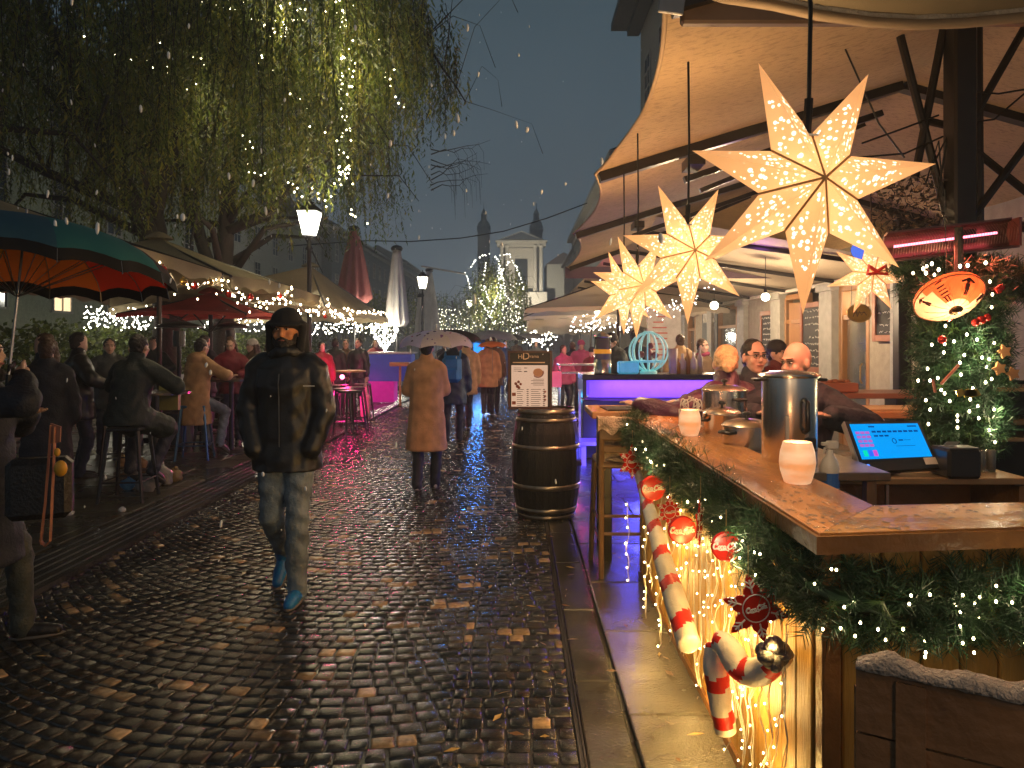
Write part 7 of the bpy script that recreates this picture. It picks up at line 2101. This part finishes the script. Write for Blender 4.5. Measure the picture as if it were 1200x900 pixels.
# woman with spotted umbrella, seen from behind
def umbrella(label, tip, r, drop, cols, rz=0, tilt=(0, 0), shaft=.75, panels=8, name='umbrella', spots=None, rim=None, group=None, handle=True):
    root = empty(name, label, 'umbrella', tip, group=group); T = Matrix.Translation(tip) @ Euler((tilt[0], tilt[1], rz)).to_matrix().to_4x4()
    b = MB(); nr = 8; sub = 4; n = panels * sub
    def pt(u, a):
        seg = (a / (2 * PI) * panels) % 1.0; sc = 1 - .06 * math.sin(PI * seg) * u; z = -drop * (1 - math.cos(u * PI / 2 * .96)) / (1 - math.cos(PI / 2 * .96)) + .03 * math.sin(PI * seg) * u * u
        return T @ Vector((math.cos(a) * r * math.sin(u * PI / 2 * .98) * sc, math.sin(a) * r * math.sin(u * PI / 2 * .98) * sc, z))
    ids = [[b.vert(pt(i / nr, 2 * PI * k / n)) for k in range(n)] for i in range(nr + 1)]
    for i in range(nr):
        for k in range(n):
            mi = (k // sub) % len(cols)
            if rim is not None and i == nr - 1: mi = rim
            b.face((ids[i][k], ids[i + 1][k], ids[i + 1][(k + 1) % n], ids[i][(k + 1) % n]), mi)
    cv = b.build('canopy', cols, root, smooth=True)
    b = MB(); b.tube([T @ Vector((0, 0, .06)), T @ Vector((0, 0, -shaft))], .006, 8); b.build('shaft', mat('umbrella_steel', (.25, .25, .25), .3, .9), root)
    for k in range(panels):
        a = 2 * PI * k / panels; q = MB(); q.tube([pt(i / nr, a) - Vector((0, 0, .006)) for i in range(1, nr + 1)], .0028, 4, cap=False); q.tube([pt(.5, a) - Vector((0, 0, .006)), T @ Vector((0, 0, -drop * 1.3))], .0025, 4); q.build('rib', mat('umbrella_steel', (.25, .25, .25), .3, .9), root)
    if handle: b = MB(); b.tube([T @ Vector((0, 0, -shaft)), T @ Vector((0, 0, -shaft - .1))], .013, 8); b.build('handle', M_BLACK, root)
    if spots:
        rn = random.Random(3)
        for _ in range(46):
            u = rn.uniform(.25, .93); a = rn.uniform(0, 2 * PI); c = pt(u, a); n_ = (c - (T @ Vector((0, 0, -r * 1.2)))).normalized(); q = MB(); rr = rn.uniform(.008, .02)
            q.lathe([(rr, 0), (rr * .8, .0015), (.001, .002)], c + n_ * .002, 8, axis=n_); q.build('printed_spot', rn.choice(spots), root)
    return root
Yw = 7.9; xw = (500 - VPX) * Yw / F_PX
_, hw = person('woman in long camel coat and dark trousers walking away under spotted umbrella', xw, Yw, rz=PI, H=1.66, feet=((-.08, -.10, .085), (.09, .10, .10)), top=CAM, coat=.33, bottom=DJ, shoe=mat('white_sneaker', (.6, .58, .55), .5), hairm=HB, hair='short', female=True,
               hands=((-.06, -.26, 1.17), (.10, -.26, 1.12)), elbows=((-.4, .2, -1), (.4, .2, -1)), detail=1, bulk=1.2, fold=.004)
umbrella('pale pink umbrella with pink and dark spots held by the woman in camel coat', Vector(((511 - VPX) * 8.15 / F_PX, 8.15, 1.745)), .43, .20, [cloth_mat('umbrella_pink', (.95, .82, .82), .35), cloth_mat('umbrella_lilac', (.80, .74, .88), .35), cloth_mat('umbrella_cream', (.95, .84, .72), .35)], rz=.5, shaft=.62,
         spots=[mat('spot_pink', (.6, .06, .2), .6), mat('spot_dark', (.08, .04, .1), .6), mat('spot_violet', (.3, .12, .3), .6)])
# near person at the left edge with rainbow umbrella
RC = [cloth_mat('umb_' + nme, c, .35, var=.05, bump=0.05) for nme, c in (('black', (.008, .008, .01)), ('teal', (.02, .16, .18)), ('blue', (.03, .11, .17)), ('dark', (.03, .012, .02)), ('maroon', (.16, .015, .015)), ('red', (.55, .035, .012)), ('orange', (.62, .14, .015)), ('amber', (.6, .22, .02)))]
Yl = 3.75
_, hl = person('person in dark fur-collared coat and jeans under the rainbow umbrella, left edge', (-24 - VPX) * Yl / F_PX, Yl, rz=1.95, H=1.66, feet=((-.10, .10, .10), (.13, -.16, .085)), top=NAV, coat=.30, bottom=jm('grey_jeans', (.05, .06, .055), .6), shoe=BOOT, hairm=HB, hair='long', female=True,
               hands=((-.05, -.20, 1.42), (.10, -.20, 1.22)), elbows=((-1, .2, -.6), (1, .2, -.6)), detail=1, bulk=1.5, scarf=mat('fur_collar', (.10, .09, .07), .9, bump=1, bscale=60))
umbrella('big rainbow umbrella with black rim, held over the person at the left edge', Vector(((30 - VPX) * 3.75 / F_PX, 3.75, 2.235)), .74, .31, [RC[i] for i in (3, 4, 5, 5, 6, 6, 7, 7, 3, 0, 0, 0, 2, 2, 1, 1)], tilt=(R(-6), R(2)), shaft=.80, panels=16, rim=9)
rt = empty('shoulder_bag', 'black bag with long brown straps and yellow charm at the left edge', 'bag', at(60, 600, 3.5))
b = MB(); c = at(52, 560, 3.52); b.box(c + Vector((-.06, .06, -.06)), (.28, .12, .30), rot=.4, bev=.03); b.build('bag_body', jm('black_leather', (.012, .011, .012), .35), rt)
for pts in (((60, 498), (57, 540), (53, 590), (48, 634)), ((65, 500), (63, 545), (61, 590), (59, 634)), ((48, 634), (53, 640), (59, 634))):
    b = MB(); b.tube([at(x, y, 3.40) for x, y in pts], .011, 6, flat=.3); b.build('strap', mat('brown_strap', (.32, .13, .08), .5), rt)
b = MB(); b.prism([at(59, 496, 3.4), at(71, 500, 3.4), at(70, 518, 3.4), at(60, 520, 3.4)], (0, .008, 0)); b.build('strap_tab', mat('brown_strap', (.32, .13, .08), .5), rt)
b = MB(); b.ell(at(71, 549, 3.38), (.030, .02, .038), n=14, m=10); b.ell(at(67, 530, 3.38), (.014, .012, .02)); b.build('charm', mat('yellow_charm', (.70, .33, .02), .4, emit=None), rt, smooth=True)
b = MB(); q = at(12, 440, 3.7); b.box(q, (.012, .07, .14), rot=(.3, .2, .3), bev=.004); tag(b.build('phone', mat('phone_black', (.02, .02, .02), .1)), 'phone held in front by the person at the left edge', 'phone')

# stools and seated people, left
def stool(label, X, Y, h, c, rz=0, group='metal bar stools on the left', w_=.32):
    root = empty('bar_stool', label, 'stool', (X, Y, 0), rz, group)
    b = MB(); b.box((0, 0, h - .02), (w_, w_, .04), bev=.012); b.build('seat', c, root, world=False)
    for sx in (-1, 1):
        for sy in (-1, 1):
            b = MB(); b.tube([(sx * (w_ / 2 - .02), sy * (w_ / 2 - .02), h - .04), (sx * (w_ / 2 + .05), sy * (w_ / 2 + .05), 0)], [.022, .016], 6); b.build('leg', c, root, world=False)
    b = MB(); k = w_ / 2 + .033; z = .22
    for a, q in (((-k, -k), (k, -k)), ((k, -k), (k, k)), ((k, k), (-k, k)), ((-k, k), (-k, -k))): b.tube([(*a, z), (*q, z)], .009, 5)
    b.build('footrest', c, root, world=False)
    return root
SD = mat('stool_dark', (.05, .05, .052), .4, .7); SB = mat('stool_blue', (.05, .14, .26), .4, .5)
stool('dark metal bar stool under the seated person in dark green parka', -3.95, 7.35, .76, SD, .1)
stool('blue metal bar stool under the person in the tan coat', -4.42, 9.9, .76, SB, .2)
SF = ((-.14, -.22, .30), (.14, -.22, .30)); SFK = ((-.3, -1, .3), (.3, -1, .3))
person('seated person in dark green parka seen from behind on the dark stool', -4.0, 7.4, rz=PI - .2, H=1.80, hip=.86, lean=.25, feet=SF, knees=SFK, hands=((-.2, -.45, 1.15), (.2, -.45, 1.15)), top=DRK, bottom=DJ, shoe=BOOT, hairm=HB, coat=.2, bulk=2.0, detail=1, hands_mesh=False)
person('person in dark blue coat standing left of the green parka', -4.75, 7.3, rz=PI + .3, H=1.62, top=NAV, bottom=DJ, shoe=BOOT, hairm=HBR, coat=.35, bulk=2, detail=0)
person('seated person in tan hooded coat seen from behind on the blue stool', -4.42, 9.9, rz=PI - .45, H=1.72, hip=.86, lean=.15, feet=((-.14, -.30, .24), (.16, -.34, .22)), knees=SFK, hands=((-.2, -.4, 1.15), (.2, -.42, 1.15)), top=TAN, bottom=JEAN, shoe=BOOT, hairm=HB, coat=.25, bulk=1.7, detail=1, hands_mesh=False, hood=True, female=True)
b = MB(); c = at(199, 466, 9.0); b.box(c, (.22, .12, .30), rot=.2); rt = b.build('gift_bag', mat('green_paper', (.24, .26, .07), .6)); tag(rt, 'olive green paper bag beside the person in tan coat', 'bag')
b = MB(); b.tube([c + Vector((-.05, -.06, .15)), c + Vector((-.04, -.06, .22)), c + Vector((.04, -.06, .22)), c + Vector((.05, -.06, .15))], .004, 5); b.build('handle', mat('green_paper', (.24, .26, .07), .6), rt)
def round_table(label, X, Y, r=.35, h=1.08, m=None):
    root = empty('standing_table', label, 'table', (X, Y, 0)); b = MB(); b.lathe([(r, 0), (r, .03), (.001, .031)], (X, Y, h - .03), 28); b.build('tabletop', m or mat('table_dark', (.06, .05, .045), .25), root)
    b = MB(); b.cyl((X, Y, .03), (X, Y, h - .03), .035); b.build('pole', SD, root)
    b = MB(); b.lathe([(.25, 0), (.24, .02), (.05, .04)], (X, Y, 0), 20); b.build('foot', SD, root)
    return root
round_table('round standing table holding the green bag, between dark parka and tan coat', -4.35, 8.7, .38, 1.02)
round_table('dark round standing table where the woman in red leans', -4.2, 10.6, .40, 1.08)
round_table('round standing table far left behind the rainbow umbrella holder', -5.3, 6.6, .40, 1.08)
person('woman in dark red jacket looking down at the round table', (272 - VPX) * 11.4 / F_PX, 11.4, rz=.2, H=1.66, hip=.92, lean=.18, top=jm('dark_red_jacket', (.16, .01, .02), .6), bottom=DJ, shoe=BOOT, hairm=HBR, hair='long', female=True, pitch=.45, hands=((-.15, -.35, 1.12), (.15, -.35, 1.12)), detail=1, bulk=1.6)
person('person in white knitted hat behind the woman in red', (296 - VPX) * 12.2 / F_PX, 12.2, rz=-.7, H=1.66, top=BRN, bottom=DJ, shoe=BOOT, hairm=HBR, hair='long', hat='beanie', hatm=WOOL, female=True, detail=1, bulk=1.5)
# litter and bags on the ground
rd = random.Random(19)
for i, (px, py, c_, r) in enumerate(((188, 560, (.35, .36, .38), .13), (205, 556, (.30, .22, .10), .09), (150, 566, (.08, .25, .5), .08), (172, 568, (.25, .25, .26), .10), (143, 538, (.4, .28, .12), .08), (166, 540, (.4, .25, .1), .07))):
    q = gnd(px, py + 10); b = MB(); n0 = len(b.v)
    b.ell(q + Vector((0, 0, r * .9)), (r, r * .7, r * .95), n=18, m=12)
    for k in range(len(b.v)): v = Vector(b.v[k]); d = (v - q - Vector((0, 0, r))); b.v[k] = tuple(v + d * (.35 * noise.noise(v * 14)))
    b.ell(q + Vector((.01, 0, r * 1.95)), (r * .25, r * .2, r * .25), n=8, m=6)
    o = b.build('shopping_bag', mat('bag_%d' % i, c_, .35, bump=.5, bscale=25), smooth=True); tag(o, ('whitish plastic bag, largest of the bags under the stools', 'brown paper bag at the right end of the bags', 'small blue bag under the dark stool', 'grey plastic bag beside the blue one', 'tan bag behind the dark stool legs', 'orange-brown bag behind the dark stool, right')[i], 'bag', 'bags lying under the stools')
for i, (px, py) in enumerate(((143, 602), (82, 606))):
    q = gnd(px, py); b = MB(); b.ell(q + Vector((0, 0, .035)), (.035, .03, .028), n=10, m=7)
    for k in range(len(b.v)): v = Vector(b.v[k]); b.v[k] = tuple(v + Vector((1, 1, 1)) * .012 * noise.noise(v * 60))
    o = b.build('crumpled_tissue', mat('tissue', (.6, .6, .56), .8)); tag(o, ('crumpled white tissue on the left pavement near the drain', 'crumpled white tissue beside the rainbow umbrella holder')[i], 'litter')
# patio heaters
for i, (px, Y) in enumerate(((210, 11.5), (270, 13.8))):
    X = (px - VPX) * Y / F_PX; z = EYE + (HZN - 384) * Y / F_PX; root = empty('patio_heater', ('patio heater with dark disc hood behind the tan coat', 'patio heater with dark disc hood behind the walking man')[i], 'patio heater', (X, Y, 0), group='patio heaters')
    b = MB(); b.lathe([(.36, 0), (.30, .05), (.08, .10), (.001, .11)], (X, Y, z), 24); b.build('reflector', M_DARK, root, smooth=True)
    b = MB(); b.lathe([(.09, -.3), (.09, -.05)], (X, Y, z), 16); b.build('burner', SD, root)
    b = MB(); b.cyl((X, Y, .5), (X, Y, z - .3), .03); b.build('pole', SD, root)
    b = MB(); b.lathe([(.23, 0), (.23, .06), (.2, .5), (.05, .55)], (X, Y, 0), 20); b.build('base', SD, root)

# guests at the oak table on the right
person('blond woman with hair bun and plum quilted jacket leaning on the oak table', 1.50, 5.10, rz=PI + .22, H=1.82, hip=.73, lean=.12, feet=((-.14, -.1, .25), (.14, -.1, .25)), knees=SFK, hands=((.12, -.5, 1.14), (.60, -.22, 1.15)), elbows=((-1, .3, -.5), (.3, .5, -.5)), top=PLUM, bottom=DJ, shoe=BOOT, hairm=HBL, hair='bun', female=True, bulk=2.3, detail=2, yaw=-.25, fold=.010)
person('man with glasses and dark jacket facing the camera across the oak table', 1.88, 5.92, rz=.15, H=1.98, hip=.70, lean=.10, feet=((-.14, -.1, .25), (.14, -.1, .25)), knees=SFK, hands=((-.2, -.35, 1.13), (.15, -.4, 1.13)), top=NAV, bottom=DJ, shoe=BOOT, hairm=HB, glasses=True, bulk=1.9, detail=2, skin=SKIN)
person('bald man in dark jacket turned left at the oak table, behind the urn', 1.92, 5.02, rz=-.35, H=1.97, hip=.68, lean=.06, feet=((-.14, -.1, .25), (.14, -.1, .25)), knees=SFK, hands=((-.25, -.3, 1.13), (.2, -.38, 1.13)), top=NAV, bottom=DJ, shoe=BOOT, bulk=2.1, detail=2, yaw=-.75, pitch=.12)
person('person in dark cap with red stripe behind the man with glasses', 2.45, 6.9, rz=.6, H=1.70, hip=.82, lean=.0, feet=SF, knees=SFK, top=jm('black_red_jacket', (.10, .01, .012), .5), bottom=DJ, shoe=BOOT, hairm=HB, hat='beanie', hatm=DH, detail=1, bulk=1.8)
for (x, y, wh) in ((1.5, 5.05, 'blond woman'), (1.88, 6.0, 'man with glasses'), (2.0, 5.05, 'bald man'), (2.45, 6.95, 'person in dark cap')):
    stool('dark bar stool under the ' + wh + ' at the oak table', x, y, .70, SD, .1, group='stools at the oak table')
# bartender behind the purple bar with dark beanie
person('bartender in grey hooded jacket and dark beanie behind the purple bar', (724 - VPX) * 10.75 / F_PX, 10.75, rz=-1.0, H=1.74, top=GREY, bottom=DJ, shoe=BOOT, hat='beanie', hatm=DH, hairm=HB, hood=True, detail=1, bulk=2.0, lean=.15, pitch=.35)
person('person with dark flat hat behind the globe lamp', (745 - VPX) * 12 / F_PX, 12, rz=2.4, H=1.80, top=NAV, bottom=DJ, shoe=BOOT, hat='beanie', hatm=DH, hairm=HB, detail=0, bulk=1.8)
person('guest in brown jacket behind the bottles on the purple bar', (823 - VPX) * 11.6 / F_PX, 11.6, rz=.8, H=1.66, top=BRN, bottom=DJ, shoe=BOOT, hairm=HBR, detail=1, bulk=1.6, scarf=mat('plum_scarf', (.25, .03, .08), .8), female=True)
person('pale figure by the notice board left of the bottles', (797 - VPX) * 13 / F_PX, 13, rz=PI, H=1.75, top=TAN, bottom=DJ, shoe=BOOT, hairm=HBR, detail=0, bulk=1.6)

# pink-lit group between the menu sign and the bartender
for i, (px, Y, rz, jac, lab) in enumerate(((660, 15.5, .5, PINKJ, 'pink-lit guest nearest to the menu sign, standing sideways'), (681, 16.5, 0, PINKJ, 'tallest pink-lit guest facing the camera in pink hat'), (694, 15.8, -.6, REDJ, 'pink-lit guest in dark hat left of the drink dispenser'), (671, 17.5, 2.5, NAV, 'dark guest between the pink-lit ones'))):
    person(lab, (px - VPX) * Y / F_PX, Y, rz=rz, H=(1.55, 1.66, 1.5, 1.62)[i], top=jac, bottom=DJ, shoe=BOOT, hairm=HBR, hat='beanie' if i in (1, 2) else None, hatm=PINKJ if i == 1 else DH, detail=0, bulk=1.6)
rt = empty('standing_table', 'steel trolley table in front of the pink-lit guests', 'table', ((677 - VPX) * 13.5 / F_PX, 13.5, 0)); X = (677 - VPX) * 13.5 / F_PX
b = MB(); b.box((X, 13.5, 1.2), (.75, .5, .03), bev=.005); b.box((X, 13.5, 1.05), (.7, .45, .02)); b.build('tabletop', M_STEEL, rt)
for sx in (-1, 1):
    for sy in (-1, 1):
        b = MB(); b.cyl((X + sx * .34, 13.5 + sy * .22, 0), (X + sx * .34, 13.5 + sy * .22, 1.2), .018, n=6); b.build('leg', M_STEEL, rt)
b = MB(); b.lathe([(.12, 0), (.16, .4), (.15, .4)], (X + .12, 13.4, .65), 14); tag(b.build('bin', mat('grey_plastic2', (.3, .28, .28), .5)), 'ribbed grey tub under the steel trolley table', 'tub')
b = MB(); b.box(((652 - VPX) * 13 / F_PX, 13, .95), (.18, .1, .28), bev=.01); tag(b.build('lit_box', mat('pink_box', (.8, .15, .2), .5, emit=(1, .1, .2), estr=.3)), 'bright pink lit box just right of the menu sign', 'box')
lamp('pink_light', ((672 - VPX) * 14.3 / F_PX, 14.3, 2.05), 18, (1, .04, .30), .1)
lamp('cyan_light', ((654 - VPX) * 12 / F_PX, 12, .7), 4, (.05, .5, 1), .08)

# left middle group under the third canopy, lit magenta
for i, (px, Y, rz, jac, lab, H_) in enumerate(((377, 15.4, .6, REDJ, 'person in bright red coat right of the walking man', 1.62), (393, 16.5, 2.8, DRK, 'person in dark green coat beside the red coat', 1.7), (405, 17.2, .2, BRN, 'bearded man in brown jacket facing the camera, middle group', 1.68), (420, 16.8, -.3, BLK, 'man in dark jacket facing the camera, right of brown jacket', 1.7))):
    person(lab, (px - VPX) * Y / F_PX, Y, rz=rz, H=H_, top=jac, bottom=DJ, shoe=BOOT, hairm=HB if i != 2 else HBR, detail=0 if i in (0, 1) else 1, bulk=1.7, coat=.25 if i < 2 else 0)
for i, (px, Y) in enumerate(((402, 13.2), (416, 13.6), (410, 12.6), (396, 14.2), (424, 14.6))):
    stool(('second nearest', 'middle', 'nearest', 'leftmost', 'farthest')[i] + ' magenta-lit bar stool right of the walking man', (px - VPX) * Y / F_PX, Y, .78, SD, i * .4, group='magenta-lit bar stools')
round_table('small round table behind the magenta-lit stools', (411 - VPX) * 14.6 / F_PX, 14.6, .3, 1.05, mat('table_oak', (.5, .24, .09), .3))
b = MB(); X = (428 - VPX) * 13.8 / F_PX; b.lathe([(.03, 0), (.09, .15), (.11, .5), (.06, .56), (.02, .75)], (X, 13.8, .08), 10); b.tube([(X, 13.8, .8), (X, 13.8, .92), (X + .04, 13.8, .95), (X + .07, 13.8, .9)], .01, 6)
tag(b.build('closed_umbrella', cloth_mat('umb_closed', (.55, .40, .42), .2)), 'closed pale umbrella leaning beside the magenta-lit stools', 'umbrella')
rt = empty('bar_counter', 'dark blue outdoor bar with magenta glowing front under the heart of lights', 'bar', (-3.7, 19.5, 0))
Yb = 19.0; x0 = (432 - VPX) * Yb / F_PX; x1 = (482 - VPX) * Yb / F_PX
b = MB(); b.box(((x0 + x1) / 2, Yb + .3, 1.34), (x1 - x0 + .1, .8, .05), bev=.01); b.build('bar_top', mat('bar_top_pale', (.4, .42, .42), .4), rt)
b = MB(); b.box(((x0 + x1) / 2, Yb + .3, .95), (x1 - x0, .7, .7)); b.build('front_panel', mat('navy_panel', (.02, .035, .16), .5, emit=(.01, .02, .12), estr=.5), rt)
b = MB(); b.box((x0 + .33, Yb + .28, .33), (.66, .6, .56)); b.build('glowing_panel', mat('magenta_panel', (.3, .015, .2), .5, emit=(.9, .01, .40), estr=.16), rt)
b = MB(); b.box(((x0 + x1) / 2 + .34, Yb - .45, 1.06), (.5, .3, .1), bev=.01); b.cyl(((x0 + x1) / 2 + .34, Yb - .45, 0), ((x0 + x1) / 2 + .34, Yb - .45, 1.0), .03); tag(b.build('stand_table', mat('table_oak', (.5, .24, .09), .3)), 'small wooden stand table before the blue bar', 'table')
lamp('magenta_light', ((408 - VPX) * 13.3 / F_PX, 13.3, .62), 26, (1, .02, .22), .06)
lamp('magenta_light', ((408 - VPX) * 14.9 / F_PX, 14.9, .95), 22, (1, .02, .22), .08)
lamp('magenta_light', ((425 - VPX) * 18.2 / F_PX, 18.2, .6), 6, (1, .02, .4), .08)
b = MB(); b.ell(((401 - VPX) * 13.9 / F_PX, 13.9, .95), .045, n=10, m=8); tag(b.build('table_lamp', glow('pink_bulb', (1, .12, .25), 7), smooth=True), 'small glowing pink lamp among the stools', 'lamp')

# more guests at the tables on the left, mostly dark
for i, (px, Y, rz, H_, jac, hr, lab) in enumerate(((92, 8.6, 2.2, 1.72, BLK, 'short', 'dark figure at the far left table behind the blue-coated person'), (52, 7.9, -.9, 1.70, NAV, 'long', 'dark figure with long hair by the table at the far left'), (128, 10.4, .6, 1.66, GREY, 'short', 'guest in grey facing the camera behind the dark green parka'), (158, 11.2, -.4, 1.64, BLK, 'long', 'guest with long hair under the second canopy left of the green bag'), (240, 13.0, 2.6, 1.74, NAV, 'short', 'standing guest in navy behind the tan-coated one'), (316, 14.4, .3, 1.66, BRN, 'long', 'guest in brown just left of the walking man, further back'), (180, 12.9, .2, 1.70, DRK, 'short', 'standing guest near the first patio heater'), (440, 21.5, .4, 1.68, REDJ, 'long', 'guest in red at the far end of third canopy'), (352, 18.5, -.2, 1.72, GREY, 'short', 'grey guest beside the lamp post pole'))):
    person(lab, (px - VPX) * Y / F_PX, Y, rz=rz, H=H_, top=jac, bottom=DJ, shoe=BOOT, hairm=HBR if hr == 'long' else HB, hair=hr, detail=1 if i in (2, 3, 5) else 0, bulk=1.7, hands=((-.18, -.3, 1.1), (.18, -.3, 1.1)), coat=.1)
round_table('dark round standing table between the guests under the second canopy', -5.5, 10.2, .38, 1.05)
stool('dark metal bar stool right of the green bag', -4.9, 8.9, .76, SD, .5)
stool('dark metal bar stool at the table of the woman in red', -4.75, 11.2, .76, SD, .2)
# walkers down the street
UM = lambda nme, c: cloth_mat(nme, c, .3, var=.08)
W_ = [(531, 11.5, PI, DH, BLUJ, 'walker with blue backpack right of the camel coat', (.02, .2, .5)),
      (546, 13.5, PI + .3, HBR, TAN, 'walker in beige coat beyond the blue backpack', None),
      (572, 16, PI, HBR, TAN, 'walker in patterned pale jacket under the orange umbrella', None),
      (578, 16.3, PI, HB, BRN, 'walker in brown coat beside the patterned pale jacket', None),
      (592, 22, .1, HB, NAV, 'distant walker in navy left of the menu sign', None),
      (560, 27, 0, HB, GREY, 'distant walker in grey under the blue umbrella', None),
      (521, 20, .2, HB, NAV, 'dark walker half hidden behind the spotted umbrella', None),
      (605, 30, PI, HB, BRN, 'distant walker just left of the menu sign frame', None),
      (585, 33, PI, HB, BLK, 'far walker in black near the lit trees', None),
      (540, 30, 0, HB, REDJ, 'far walker in red behind the umbrellas', None),
      (628, 27, 0, HB, GREY, 'far walker in grey seen above the menu sign', None)]
for i, (px, Y, rz, hm_, jac, lab, bp_) in enumerate(W_):
    person(lab, (px - VPX) * Y / F_PX, Y, rz=rz, H=1.70 + .05 * math.sin(i * 3), feet=((-.08, -.14, .09), (.09, .14, .12)), top=jac, bottom=DJ, shoe=BOOT, hairm=hm_, detail=0, bulk=1.6, coat=.15, backpack=mat('backpack_blue', (.02, .2, .5), .4) if bp_ else None)
def um(label, px, py, Y, r, c, rz=0.0, tilt=(0, 0)): umbrella(label, at(px, py, Y), r, r * .42, [c] if not isinstance(c, list) else c, rz=rz, tilt=tilt, shaft=.7, group=None, handle=False)
um('black umbrella just above the spotted umbrella', 528, 386, 11.6, .50, UM('umb_b1', (.015, .015, .02)))
um('grey translucent umbrella in the middle distance', 577, 387, 18, .62, UM('umb_g1', (.25, .28, .3)))
um('blue umbrella in the middle distance above the orange one', 565, 395, 19, .42, UM('umb_bl', (.02, .15, .35)))
um('orange umbrella in the middle distance', 577, 400, 15.8, .33, UM('umb_or', (.60, .17, .03)))
um('far dark umbrella left of the menu sign', 600, 392, 28, .55, UM('umb_b2', (.03, .035, .04)))
um('far pale umbrella behind the menu sign top', 622, 390, 30, .60, UM('umb_p2', (.35, .36, .38)))
um('far blue-grey umbrella beyond the grey one', 548, 390, 32, .55, UM('umb_b3', (.08, .1, .14)))
lamp('blue_shop_light', ((558 - VPX) * 19 / F_PX, 21, .9), 60, (.05, .30, 1), .12)
rt = empty('illuminated_panel', 'tall blue illuminated panel far down the street', 'panel', ((561 - VPX) * 24 / F_PX, 24, 0))
b = MB(); b.box(((561 - VPX) * 24 / F_PX, 24, 1.0), (.34, .08, 1.5), bev=.01); b.build('light_panel', glow('blue_panel', (.02, .22, .9), 1.1, True), rt)
b = MB(); b.box(((561 - VPX) * 24 / F_PX, 24, .12), (.44, .3, .24), bev=.01); b.build('panel_foot', M_BLACK, rt)
# falling sleet
b = MB(); rd = random.Random(101)
for i in range(620):
    Y = rd.uniform(1.6, 16); px = rd.uniform(-20, 1220); py = rd.uniform(-20, 640) if i % 3 else rd.uniform(0, 300); p = at(px, py, Y)
    if p.z < .1 or (p.x > .5 and p.y < 12.5): continue
    r = rd.uniform(.0025, .0055) * (1.5 if i % 9 == 0 else 1); b.ell(p, (r, r, r * rd.uniform(1.4, 3.4)), rot=(rd.uniform(-.2, .2), rd.uniform(-.2, .2), 0), n=6, m=4)
o = b.build('falling_sleet', mat('sleet_flake', (.8, .82, .84), .5, var=0), smooth=True); tag(o, 'wet snowflakes falling over the street', 'snow', kind='stuff')
# ================================================================== LAMPS the photograph shows (bulbs, fairy lights, heaters)
for (px, py, Y) in ((897, 348, 10.5), (837, 358, 13.5), (702, 366, 20), (649, 375, 26)):
    p = at(px, py, Y)
    rt = empty('pendant_bulb', {897: 'bare round pendant bulb above the man with glasses', 837: 'bare round pendant bulb left of the nearer pendant', 702: 'bare round pendant bulb under the pale ribbed awning', 649: 'small warm pendant bulb under the cream canopy'}[px], 'pendant lamp', p, group='bare pendant bulbs')
    b = MB(); b.ell(p, (.06 * Y / 10.5,) * 3, n=14, m=10); b.build('bulb', glow('pendant_glow', (1, .86, .62), 7), rt, smooth=True)
    b = MB(); b.cyl(p + Vector((0, 0, .05)), p + Vector((0, 0, .13)), .025, n=8); b.cyl(p + Vector((0, 0, .13)), p + Vector((0, 0, .6)), .005, n=5); b.build('socket', M_BLACK, rt)
    lamp('pendant_light', p - Vector((0, 0, .12)), 75 if Y < 15 else 190, WARM2, .06)

for (x, y, z, p_) in ((-3.9, 7.6, 2.25, 3.5), (-3.95, 10.5, 2.2, 5.5), (-4.0, 13.4, 2.2, 8), (-4.2, 17.5, 2.1, 12), (-4.6, 21.5, 2.0, 16)):
    lamp('garland_light', (x, y, z), p_, WARM2, .12)
lamp('quay_lights', (-8.4, 15.5, 2.0), 16, (1, .92, .7), .3)
lamp('quay_lights', (-8.2, 22, 2.0), 26, (1, .92, .7), .3)
lamp('heart_lights', (-4.4, 23.6, 1.9), 110, (1, .92, .75), .3)
lamp('tree_lights_glow', at(330, 20, 13.2), 60, (1, .86, .5), .4)
lamp('tree_lights_glow', at(405, 80, 13.2), 80, (1, .86, .5), .4)
lamp('tree_lights_glow', at(250, 130, 12.5), 18, (1, .86, .5), .4)
lamp('tree_lights_glow', at(380, 230, 13.5), 40, (1, .86, .5), .4)
lamp('chain_lights', (-1.4, 43.5, 4.5), 300, (1, .95, .8), .5)
lamp('far_lights', (1.5, 34, 2.6), 160, (1, .92, .8), .4)
lamp('far_lights', (-4, 48, 2.2), 260, (1, .92, .75), .4)
# ------------------------------------------------------------------ wet night air
hz = MB(); hz.box((0, 60, 16), (90, 240, 36.4))
hm_ = bpy.data.materials.new('night_air'); hm_.use_nodes = True; n = hm_.node_tree; n.nodes.clear()
ho = n.nodes.new('ShaderNodeOutputMaterial'); pv = n.nodes.new('ShaderNodeVolumePrincipled')
pv.inputs['Color'].default_value = (.8, .86, .92, 1); pv.inputs['Density'].default_value = .0042; pv.inputs['Anisotropy'].default_value = .3
n.links.new(pv.outputs[0], ho.inputs['Volume'])
o = hz.build('haze', hm_); o['kind'] = 'stuff'; o['label'] = 'thin wet haze in the night air over the street'; o['category'] = 'haze'
